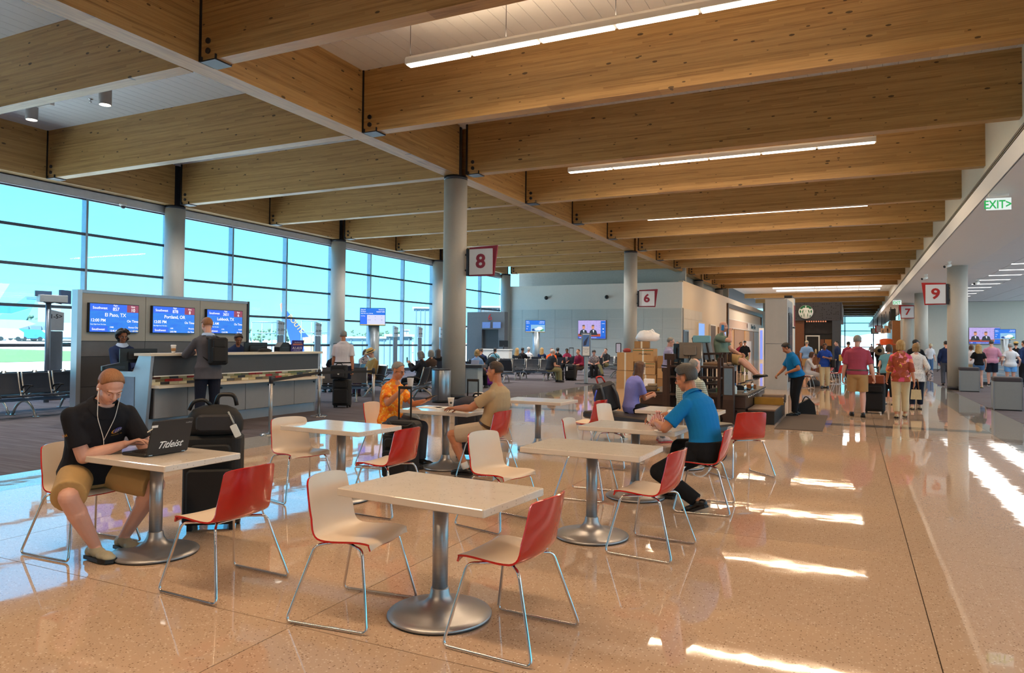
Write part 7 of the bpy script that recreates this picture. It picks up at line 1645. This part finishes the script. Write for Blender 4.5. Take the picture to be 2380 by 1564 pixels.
person('person in a bright blue shirt and black apron seated with back turned', (-1.24, 7.12), 158, 1.84, 'm', SK_T, 0, 1.08, pel=(0, .05, .555), lean=17, slump=.05, head=(16, 12, 0), hands=[Vector((-1.90, 7.52, .80)), Vector((-1.78, 7.14, .80))],
       epole=[(.8, -.2, -.6), (-.8, -.2, -.6)], feet=[(-1.72, 7.4, .10), (-1.33, 6.88, .12)], kpole=[(.3, 1, .2), (-.4, 1, .2)], toes=(0, 6), fpitch=(0, -24), curl=(30, 30), palm=[(-.7, 0, -.7), (.7, 0, -.7)], top=BLUE, sleeve=.78, hem=.05, bottom=BLK, leg=1.0, shoes=SH_BK, hair='full', hairmat=H_DG, collar=BLUE, extra=many(apron, glasses), world=True)

# ---------------------------------------------------------------- counter and window side
person('person in a grey suit jacket with a black backpack standing at the counter', (-10.36, 9.18), 150, 1.99, 'm', SK_P, 1, 1.0, lean=4, head=(14, 14, 0), hands=[(.10, .38, 1.30), (-.16, .44, 1.36)], epole=[(.8, -.6, -.4), (-.8, -.5, -.5)], feet=[(.13, 0, .085), (-.14, -.04, .085)], toes=(-6, 8), curl=(45, 45), palm=[(-1, 0, 0), (1, 0, 0)],
       top=GREYJ, sleeve=1.95, hem=-.30, bottom=NAVY, leg=1.0, shoes=SH_BK, hair='short', hairmat=H_GI, collar=cloth('shirt_blue', '#a9bfe0'), flare=.25, extra=backpack(NYL, .52, 1.05, .12))
person('person with curly black hair and glasses in a navy uniform behind the left counter monitor', (-12.35, 8.95), -25, 1.76, 'f', SK_B, 1, 1.05, head=(10, 6, 0), hands=[(.14, .42, 1.02), (-.14, .42, 1.02)], curl=(30, 30), palm=[(0, 0, -1), (0, 0, -1)], top=NAVYS, sleeve=1.9, hem=-.12, bottom=NAVY, shoes=SH_BK, hair='curly', hairmat=H_BK, collar=cloth('shirt_blue', '#a9bfe0'), extra=glasses)
def headset(c): MB().tube([c['hd']((.084, -.01, 0)), c['hd']((.075, -.02, .10)), c['hd']((0, -.02, .135)), c['hd']((-.075, -.02, .10)), c['hd']((-.084, -.01, 0))], .007, bend=.05).build('headset', WHITE, c['root'])
person('person with short dark hair looking down behind the right counter monitor', (-12.25, 11.62), -30, 1.74, 'f', SK_B, 1, 1.0, lean=8, head=(26, 0, 0), hands=[(.12, .4, 1.0), (-.12, .4, 1.0)], palm=[(0, 0, -1), (0, 0, -1)], top=NAVYS, sleeve=1.9, bottom=NAVY, shoes=SH_BK, hair='full', hairmat=H_DB, extra=headset)
def epaulette(c):
    for i in (0, 1): MB().box(c['Sh'][i] + Vector((0, 0, .075 * c['s'])), (.10, .05, .012)).build('epaulette', BLK, c['root'])
person('person in a white uniform shirt and navy trousers standing with two black roller bags', (-11.35, 14.15), 118, 1.84, 'm', SK_T, 1, 1.12, head=(2, 26, 0), hands=[(.24, -.02, .86), (-.26, .1, .86)], epole=[(.6, -.8, 0), (-.6, -.8, 0)], curl=(55, 40), top=WSHIRT, sleeve=.75, hem=-.02, bottom=NAVY, leg=1.0, shoes=SH_BK, hair='short', hairmat=H_GY, collar=WSHIRT, belt=BLK, extra=many(watch(0), epaulette, glasses))
suitcase((-11.02, 13.72, 0), R(25), .42, .28, .62, 'black roller bag beside the uniformed man, lower one', NYL, .34)
t = thing('flight_bag', 'black square flight bag stacked on the uniformed man\'s roller bag', 'bag', (-11.02, 13.60, .69), R(25)); MB().rbox((0, 0, .16), (.38, .24, .32), .05).build('bag_body', NYL, t); MB().rbox((0, -.13, .13), (.28, .05, .18), .03, axis='y').build('pocket', NYL2, t); MB().tube([(-.08, 0, .3), (-.06, 0, .36), (.06, 0, .36), (.08, 0, .3)], .012, bend=.03).build('grip', BLACK, t); MB().lathe([(0, 0), (.022, 0), (.022, .004)], n=14).build('round_badge', WHITE, t).matrix_local = Matrix.Translation((.02, -.158, .12)) @ Matrix.Rotation(PI / 2, 4, 'X')
def sit(label, x, y, face, **kw):
    a = dict(H=1.7, lvl=2, pel=(0, .10, .54), lean=-8, slump=.03, feet=[(.10, .56, .085), (-.10, .56, .085)], hands=[(.13, .42, .66), (-.13, .42, .66)], palm=[(0, 0, -1), (0, 0, -1)], leg=1.0, shoes=SH_BK, bottom=BLK, top=CHAR); a.update(kw)
    return person(label, (x, y), face, **a)
def straw(c):
    hd = c['hd']; m = MB(); pr = [(.155, .058), (.15, .066), (.10, .066), (.095, .12), (.08, .158), (.0, .166)]; T = c['hm'].to_4x4(); T.translation = hd((0, -.012, 0)); b = MB().lathe(pr, n=28, sy=1.12); b.v = [tuple(T @ Vector((x * c['hs'], y * c['hs'], z * c['hs']))) for x, y, z in b.v]; h_ = b.build('straw_hat', M('straw', '#cfa85a', .7), c['root'])
    b = MB().lathe([(.101, .067), (.099, .098)], n=28, sy=1.12); b.v = [tuple(T @ Vector((x * c['hs'], y * c['hs'], z * c['hs']))) for x, y, z in b.v]; b.build('hat_band', BLACK, h_)
sit('person in a straw hat and tan jacket reading a tablet on the beam seats', -12.72, 17.25, -112, H=1.76, skin=SK_P, lvl=1, fat=1.08, head=(24, -8, 0), top=TANJ, sleeve=1.85, bottom=PLUM, hands=[(.12, .40, .74), (-.12, .40, .74)], collar=cloth('mint_shirt', '#b9d0c8'), extra=many(straw, lambda c: MB().rbox((0, .46, .78), (.26, .2, .012), .02, T=Matrix.Rotation(R(30), 3, 'X')).build('tablet', M('phone_#1d2026', '#1d2026', .15), c['root'])), hairmat=H_GY)
sit('person with a grey bob and dark cardigan looking at a phone, seated facing left', -10.85, 17.0, 192, sex='f', skin=SK_P, lvl=1, head=(18, -22, 0), top=CHAR, sleeve=1.9, bottom=BLK, hands=[(.06, .40, .98), (-.04, .40, .98)], palm=[(-1, .3, 0), (1, .3, 0)], curl=(40, 40), hair='bob', hairmat=H_GY, extra=many(glasses, phone_in(0)))
sit('person in a blue t-shirt with a thinning crown, left of the gate 8 column', -12.1, 21.3, 20, skin=SK_T, top=DBLUE, sleeve=.8, hair='buzz', hairmat=H_GY)
sit('person with wavy grey hair seated behind the woman with the phone', -11.75, 18.9, 150, sex='f', top=BROWN, sleeve=1.6, hair='bob', hairmat=H_GY)
sit('person with dark hair whose head shows left of the uniformed man', -14.1, 17.2, 150, top=BLKT, skin=SK_T, hair='short', hairmat=H_BK)
sit('person in a grey flowered blouse seated by the thick display post', -14.35, 19.0, -40, sex='f', top=FLOR2, sleeve=1.2, hair='bob', hairmat=H_BR, skin=SK_P, head=(20, 0, 0))
sit('person with long dark hair half hidden beside the gate 8 column', -13.9, 22.8, 110, sex='f', top=BLKT, hair='long', hairmat=H_DB)
# far seats
FARP = [(1112, 27, 100, 'person in dark clothes whose head shows right of the gate 8 column', dict(top=BLKT, hair='short', hairmat=H_BK)),
        (1108, 24.5, 95, 'person with light brown hair and blue top seated beside the gate 8 column', dict(sex='f', top=PALEB, hair='bob', hairmat=H_BL)),
        (1118, 30, 100, 'person with a bald crown and dark blue shirt seen from behind', dict(top=NAVYS, hair='buzz', hairmat=H_DG, fat=1.15)),
        (1150, 32, 95, 'person with a black ponytail seen from behind before the white podium', dict(sex='f', top=TEAL, hair='pony', hairmat=H_BK)),
        (1201, 33, 95, 'person with blonde long hair seen from behind in the far seats', dict(sex='f', top=CHAR, hair='long', hairmat=H_BL)),
        (1214, 34.8, 95, 'person with dark short hair between the blonde and white-haired sitters', dict(top=BLKT, skin=SK_B, hair='short', hairmat=H_BK)),
        (1228, 36.4, 95, 'person with white hair left of the weather display post', dict(top=WTOP, hair='full', hairmat=H_WH)),
        (1259, 36, 95, 'person with long blonde hair right behind the weather display post', dict(sex='f', top=NAVYS, hair='long', hairmat=H_BL)),
        (1274, 28.6, 60, 'person with white hair and grey shirt sitting sideways with khaki trousers', dict(top=CHAR, bottom=OLIVE, hair='short', hairmat=H_WH, lean=14, fat=1.1)),
        (1282, 33, -70, 'person in a bright orange top in the far seats', dict(top=ORANGE, hair='short', hairmat=H_BR, skin=SK_P)),
        (1296, 36, 100, 'person with a dark hood of hair beside the person in orange', dict(sex='f', top=BLKT, hair='full', hairmat=H_BK)),
        (1319, 35.5, -85, 'person in magenta with dark hair looking down in the far seats', dict(sex='f', top=MAROON, skin=SK_B, hair='pony', hairmat=H_BK, head=(25, 0, 0))),
        (1352, 31.0, -110, 'person in a dark red top partly behind the floor sign', dict(top=MAROON, sleeve=1.7, bottom=BROWN, hair='short', hairmat=H_BR, skin=SK_L, lean=12)),
        (1380, 33, -70, 'person with dark hair leaning forward right of the floor sign', dict(top=FLOR2, hair='full', hairmat=H_BK, lean=26, head=(30, 0, 0), skin=SK_P)),
        (1409, 35.3, -100, 'person in a dark shirt with crossed legs, chin on hand, left of boxes', dict(top=CHAR, sleeve=.8, bottom=OLIVE, hair='short', hairmat=H_DB, skin=SK_P, hands=[(.05, .26, 1.06), (-.13, .40, .66)], epole=[(.3, .5, -1), None], curl=(60, 25), feet=[(-.08, .5, .085), (.28, .62, .36)], kpole=[None, (.2, 1, .8)], extra=glasses))]
for px, dist, fc, lab, kw in FARP:
    p = at(px, 800, dist); sit(lab, p.x, p.y, fc, **kw)
p = at(1150, 860, 40); t = thing('gate_podium', 'white gate podium with a dark screen before the gate 6 doorway', 'podium', (p.x, p.y, 0), R(10)); MB().bar((-.9, -.3, 0), (.9, .3, 1.15)).build('cabinet', WHITE, t); MB().bar((-.95, -.35, 1.15), (.95, .35, 1.2)).build('top', WHITE, t); MB().box((.5, 0, 1.5), (.5, .06, .35)).build('screen', BLACK, t); MB().cyl((.5, 0, 1.2), (.5, 0, 1.4), .04, n=8).build('screen_post', STEEL, t)
p = at(1140, 800, 43); t = thing('gate_doorway', 'dark grey gate 6 doorway block between the window and the tiled wall', 'doorway', (p.x - .6, p.y, 0), R(2)); MB().bar((-1.0, 0, 0), (.0, .5, 3.4)).bar((1.1, 0, 0), (1.5, .5, 3.4)).bar((0, 0, 2.35), (1.1, .5, 3.4)).build('surround', M('door_surround', '#5d636a', .5), t); MB().bar((0, .2, 0), (1.1, .3, 2.35)).build('door', M('door_grey', '#3c4046', .4), t)  # door leaf in one even dark grey
lettering([('6', .55, 2.9, .55, 'CENTER')], SIGNR2, t, frame_of((.0, -.02, 0), (1, 0, 0), (0, 0, 1)), 'red_number')
for k in (.15, .85): MB().bar((k, -.25, 2.42), (k + .5, -.18, 2.78)).build('blue_sign', M('row_sign', '#6f8fd0', .4), t)
for k in (.3, 1.0): MB().bar((k + .02, -.22, 2.74), (k + .06, -.02, 2.78)).build('sign_bracket', STEEL, t)
# ---------------------------------------------------------------- shoe-shine stand
person('person with long wavy hair in a lavender t-shirt on the padded bench', (-3.24, 11.22), 50, 1.64, 'f', SK_T, 1, .98, pel=(0, .05, .56), lean=10, slump=.04, head=(22, 6, 0), hands=[(.05, .42, .76), (-.08, .42, .76)], feet=[(.22, .50, .085), (.0, .62, .085)], curl=(40, 40), top=LAV, sleeve=.7, hem=-.16, bottom=BLK, leg=.25, shoes=(M('shoe_pink', '#b0a0a0', .5), M('sole_red', '#c8403a', .5)), socks=M('sock_grey', '#8f9296', .8), hair='long', hairmat=H_BR)
def bpk(c): pass
t = thing('school_backpack', 'dark backpack with a red loop and blue trim lying on the padded bench', 'bag', (-3.62, 11.18, .50), R(40)); mb = MB(); mb.rbox((0, 0, .22), (.36, .26, .46), .1, n=5, T=Matrix.Rotation(R(-16), 3, 'Y')); mb.build('bag_body', M('slate_nylon', '#2c2c33', .7, bmp=.2), t); MB().tube([(-.14, .0, .44), (-.18, 0, .54), (-.08, 0, .56), (-.02, 0, .46)], .013, bend=.04).build('red_loop', M('strap_red', '#c8322c', .5), t)
for k in (-1, 1): MB().tube([(k * .1 - .05, -.14, .42), (k * .12, -.19, .28), (k * .12 + .06, -.15, .04)], .03, 8, bend=.1, flat=.5).build('padded_strap', M('strap_grey', '#4b5058', .7), t)
MB().tube([(-.2, -.1, .05), (-.24, -.1, .2), (-.2, -.1, .34)], .012).build('blue_trim', M('trim_blue', '#2f4fd0', .5), t)
person('person in a green checked shirt with thinning grey hair, seen from behind on the bench', (-2.22, 10.70), 62, 1.78, 'm', SK_P, 1, 1.15, pel=(0, .05, .56), lean=8, slump=.05, head=(14, 0, 0), hands=[(.14, .40, .72), (-.14, .40, .72)], feet=[(.14, .55, .085), (-.14, .55, .085)], top=CHECK1, sleeve=.8, hem=-.12, bottom=OLIVE, leg=1.0, shoes=SH_BK, hair='thin', hairmat=H_GY)
person('person in a lilac checked shirt and glasses standing behind the shoe-shine stand', (-4.42, 18.85), 20, 1.76, 'm', SK_P, 1, 1.1, lean=4, head=(12, -10, 0), hands=[(.18, .2, .88), (-.05, .32, 1.42)], epole=[None, (-.5, .2, -1)], curl=(35, 40), top=CHECK2, sleeve=.75, hem=.02, bottom=BLK, shoes=SH_BK, hair='short', hairmat=H_GY, collar=CHECK2, belt=BLK, extra=glasses)
person('bald person in a sage t-shirt on a phone in the high shoe-shine chair', (-2.70, 17.0, .58), -8, 1.80, 'm', SK_P, 1, 1.18, pel=(0, .02, .70), lean=-4, slump=.06, head=(4, -10, 0), hands=[(.10, .20, 1.30), (-.16, .36, .78)], epole=[(.7, .4, -.8), None], palm=[(-1, .2, .2), None], curl=(45, 30), feet=[(.09, .78, .345), (-.09, .78, .345)], kpole=[(.1, 1, 1), (-.1, 1, 1)], toes=(0, 0), fpitch=(12, 12), top=SAGE, sleeve=.7, hem=-.1, bottom=KHAKI, leg=.44, shoes=SH_BK, hair='bald', extra=lambda c: MB().rbox(c['hd']((.10, .03, -.02)), (.012, .07, .13), .01, axis='x', T=c['hm']).build('phone', M('phone_blue', '#2b6fae', .2), c['root']))
person('person with black hair in a bright blue shirt bending to polish shoes beside the platform', (-1.12, 17.35), 200, 1.68, 'f', SK_T, 1, 1.26, lean=17, head=(34, -6, 0), hands=[(.14, .40, .90), (-.16, .24, .98)], epole=[(.8, -.3, -.5), (-.7, -.5, -.5)], curl=(50, 50), palm=[(-.7, 0, -.7), (.7, 0, -.7)], feet=[(.12, -.02, .085), (-.13, .1, .085)], top=BLUE, sleeve=.75, hem=-.02, bottom=BLK, leg=1.0, shoes=SH_BK, hair='full', hairmat=H_BK, collar=BLUE, extra=watch(0, M('watch_gold', '#b08a3a', .3, .8)))
# ---------------------------------------------------------------- walkers
def walker(label, px, py, face, **kw):
    p = G(px, py); return person(label, (p.x, p.y), face, **kw)
walker('person in a rose polo and tan shorts walking away with a roller bag', 1993, 968, 92, H=1.82, skin=SK_P, lvl=1, fat=1.18, head=(2, -8, 0), hands=[(.34, -.04, .84), (-.30, .08, .84)], curl=(60, 35), feet=[(.11, -.10, .10), (-.11, .16, .085)], fpitch=(-14, 0), top=PINKM, sleeve=.85, hem=-.06, bottom=TANSH, leg=.46, shoes=SH_BK, hair='short', hairmat=H_GY, belt=BELT, collar=PINKM)
p = G(2030, 960); t = suitcase((p.x + .02, p.y, 0), R(0), .46, .30, .66, 'black roller bag topped by a brown leather bag beside the rose polo', NYL, .42); MB().rbox((0, 0, .80), (.44, .30, .20), .04).build('leather_bag', M('cognac_leather', '#8a4226', .4), t); MB().tube([(-.1, 0, .88), (-.08, 0, .95), (.08, 0, .95), (.1, 0, .88)], .014, bend=.03).build('leather_handle', M('cognac_leather', '#8a4226'), t)
walker('person with blonde bobbed hair in a pink flowered top and cream trousers walking away', 2094, 972, 90, H=1.72, sex='f', skin=SK_T, lvl=1, fat=1.08, hands=[(.25, -.10, .82), (-.27, .12, .84)], feet=[(.09, .18, .085), (-.09, -.04, .09)], fpitch=(0, -8), top=FLORAL, sleeve=1.2, hem=-.22, bottom=CREAMP, leg=.94, shoes=M('sandal_gold', '#b09a78', .4), hair='bob', hairmat=H_BL)
p = G(2128, 952); t = thing('woven_tote', 'cream woven tote bag carried low by the woman in the flowered top', 'bag', (p.x, p.y - .2, .27)); MB().prism([(-.12, 0), (.12, 0), (.10, .24), (-.10, .24)], -.05, .05, 'y').build('bag_body', M('woven_cream', '#c9b78f', .7, var=.3, scale=40), t)
for y in (-.05, .05): MB().tube([(-.06, y * .7, .23), (-.02, y * .7, .50), (.03, y * .7, .50), (.06, y * .7, .23)], .010, bend=.05).build('handle', M('tan_strap', '#8a5a34', .5), t)
walker('person in a white lace cardigan and dark jeans walking beside the flowered top', 2130, 952, 90, H=1.66, sex='f', skin=SK_P, lvl=1, fat=1.05, hands=[(.22, .10, .92), (-.25, 0, .84)], feet=[(.09, .14, .085), (-.09, -.04, .09)], top=LACE, sleeve=1.7, hem=-.36, flare=.35, bottom=NAVY, leg=.95, shoes=M('sandal_gold', '#b09a78'), hair='bob', hairmat=hairm('hair_sandy', '#8f6d40'),
       extra=lambda c: (MB().rbox((.30, .05, .86), (.12, .36, .28), .05).build('handbag', FLOR2, c['root']), MB().tube([(.30, -.08, .98), (.22, 0, 1.34), (.30, .16, .98)], .012, bend=.06).build('handbag_strap', NYL, c['root'])))
walker('person in blue scrubs and cream trousers walking towards the viewer', 1917, 902, -92, H=1.68, sex='f', skin=SK_B, lvl=1, fat=1.12, head=(24, 8, 0), hands=[(.26, 0, .84), (-.05, .30, 1.14)], epole=[None, (-.7, -.2, -.8)], feet=[(.09, .10, .085), (-.09, -.08, .09)], top=SCRUB, sleeve=.7, hem=-.22, bottom=CREAMP, shoes=M('shoe_slate', '#3b4658', .5), hair='pony', hairmat=H_DB, extra=lambda c: (MB().rbox((-.30, .08, .92), (.14, .34, .3), .05).build('shoulder_bag', NYL, c['root'])))
walker('person in a teal top and dark trousers bending with bags, left of the flowered top', 2065, 940, 80, H=1.64, sex='f', skin=SK_P, lvl=2, fat=1.2, lean=10, top=TEAL, sleeve=.4, bottom=BLK, leg=.85, shoes=M('sandal_gold', '#b09a78'), hair='bob', hairmat=H_DB)
def bighat(c): 
    xx, yy, dd = c['frame'](.72); b = MB().lathe([(.30, 0), (.29, .02), (.13, .03), (.12, .12), (0, .13)], n=28); T = frame_of(c['spine'](.72) - yy * .17, xx, dd); b.v = [tuple(T @ Matrix.Rotation(PI / 2 * 0, 4, 'X') @ Vector((x, y, z))) for x, y, z in b.v]; b.build('sun_hat', M('hat_tan', '#8d7a63', .8), c['root']); b = MB().lathe([(.13, .028), (.122, .124), (0, .135)], n=24); b.v = [tuple(T @ Vector((x, y, z))) for x, y, z in b.v]; b.build('hat_crown', BLKT, c['root'])
walker('person in black walking away with a wide tan hat hanging on the back', 2044, 862, 92, H=1.7, sex='f', lvl=2, top=BLKT, sleeve=1.7, bottom=BLK, shoes=SH_BK, hair='full', hairmat=H_BR, extra=bighat)
walker('person in a black cap and dark shirt walking right of the flowered top', 2128, 915, 95, H=1.80, lvl=2, top=BLKT, sleeve=.8, bottom=NAVY, shoes=SH_BK, head=(0, -50, 0), hair='short', hairmat=H_BK, extra=ballcap(M('cap_dark', '#202228', .7)))
walker('person in a white work shirt and jeans standing left of the gate 9 column', 2160, 872, -70, H=1.74, lvl=2, skin=SK_P, lean=10, head=(20, 0, 0), top=WTOP, sleeve=.8, bottom=DENIM, shoes=SH_BR, hair='short', hairmat=H_BR, extra=ballcap(M('cap_beige', '#b9ac92', .7)))
walker('person in a navy sweater and grey trousers standing half behind the gate 9 column', 2199, 896, 90, H=1.8, lvl=2, top=NAVYS, sleeve=1.9, bottom=cloth('grey_slacks', '#8a8e9c'), shoes=SH_BK, hair='short', hairmat=H_BK)
walker('person with long blonde hair in a black top and denim shorts seen from behind', 2275, 902, 95, H=1.68, sex='f', lvl=1, skin=SK_P, head=(0, -18, 0), hands=[(.24, .05, .82), (-.18, .3, 1.1)], top=BLKT, sleeve=.7, hem=-.06, bottom=DENIM, leg=.24, shoes=M('sandal_gold', '#b09a78'), hair='long', hairmat=H_BL)
walker('person in a pink shirt and navy shorts seen from behind in the standing group', 2305, 897, 85, H=1.86, lvl=1, fat=1.22, skin=SK_P, hands=[(.3, .25, 1.05), (-.3, .1, .9)], top=PINKS, sleeve=.9, hem=-.16, bottom=NAVY, leg=.47, shoes=(SH_BK, SH_W), hair='buzz', hairmat=H_DG)
walker('person in a white blouse and sky blue shorts seen from behind at the right', 2349, 905, 88, H=1.72, sex='f', lvl=1, fat=1.1, skin=SK_P, hands=[(.30, .12, .95), (-.26, .14, .95)], top=WTOP, sleeve=.5, hem=-.16, flare=.2, bottom=LBLUE, leg=.30, shoes=SH_W, hair='short', hairmat=H_GY)
walker('person in dark clothes cut off by the right edge of the photo', 2382, 900, 120, H=1.84, lvl=2, top=NAVYS, sleeve=1.9, bottom=BLK, shoes=SH_BK, hair='short', hairmat=H_BK)
walker('person with a black hat brim behind the white blouse in the standing group', 2362, 885, 80, H=1.8, lvl=2, top=BLKT, bottom=BLK, shoes=SH_BK, hair='short', hairmat=H_BK, extra=straw)
walker('person in pale clothes holding up a blue item behind the gate 9 column', 2258, 893, 60, H=1.66, sex='f', lvl=2, skin=SK_L, hands=[(.1, .36, 1.34), (-.2, .1, .86)], top=WTOP, sleeve=.6, bottom=CREAMP, shoes=SH_W, hair='bob', hairmat=H_BR)
walker('person in a pale blue t-shirt and light cap at the coffee kiosk', 1875, 876, 88, H=1.80, lvl=2, fat=1.2, top=PALEB, sleeve=.8, bottom=TANSH, leg=.46, shoes=SH_W, hair='buzz', hairmat=H_GY, extra=ballcap(M('cap_beige', '#b9ac92')))
walker('person in a dark suit beside the coffee kiosk corner post', 1946, 879, 180, H=1.80, lvl=2, skin=SK_P, top=NAVYS, sleeve=1.9, hem=-.25, bottom=NAVY, shoes=SH_BK, hair='short', hairmat=H_BK)
p = G(1876, 900); sit('person with brown hair in white sitting at the red table beyond the shoe shiner', p.x, p.y, 5, sex='f', lvl=1, skin=SK_P, head=(18, 0, 0), top=WTOP, sleeve=1.8, hem=-.2, bottom=WTOP, leg=.9, hair='bob', hairmat=H_BR, pel=(0, .0, .56), lean=12, hands=[(.14, .45, .84), (-.14, .45, .84)], shoes=SH_W)
walker('person in a black printed t-shirt and cap leaning by the shop door', 1731, 868, -80, H=1.78, lvl=2, skin=SK_L, top=BLKT, sleeve=.8, bottom=OLIVE, shoes=SH_BK, hair='short', hairmat=H_BK, extra=ballcap(M('cap_dark', '#202228')))
walker('person with dark hair left of the cap wearer by the shop door', 1721, 866, -60, H=1.70, lvl=2, skin=SK_T, top=MAROON, sleeve=.8, bottom=BLK, shoes=SH_BK, hair='short', hairmat=H_BK)
walker('person with dark hair carrying a bright bag left of the rose polo', 1972, 882, 80, H=1.76, lvl=2, skin=SK_T, top=MAROON, sleeve=1.8, bottom=BLK, shoes=SH_BK, hair='short', hairmat=H_BK, extra=lambda c: MB().rbox((-.32, .05, 1.0), (.16, .34, .3), .05).build('bright_bag', M('bag_yellow', '#c9a23a', .5), c['root']))
walker('person in a patterned grey top far down the concourse', 2026, 838, 90, H=1.75, lvl=2, top=FLOR2, sleeve=.8, bottom=BLK, shoes=SH_BK, hair='short', hairmat=H_BK)
walker('person in grey standing by the silver pole behind the lilac checked shirt', 1575, 872, -100, H=1.70, lvl=2, skin=SK_P, top=cloth('rose_grey', '#9a7d78'), bottom=BLK, shoes=SH_BK, hair='short', hairmat=H_GY)
# bake every grown surface once
bpy.context.view_layer.update()
_dg = bpy.context.evaluated_depsgraph_get()
for o in BAKE:
    me = bpy.data.meshes.new_from_object(o.evaluated_get(_dg)); old = o.data; o.modifiers.clear(); o.data = me; me.name = o.name
    me.polygons.foreach_set('use_smooth', [True] * len(me.polygons))
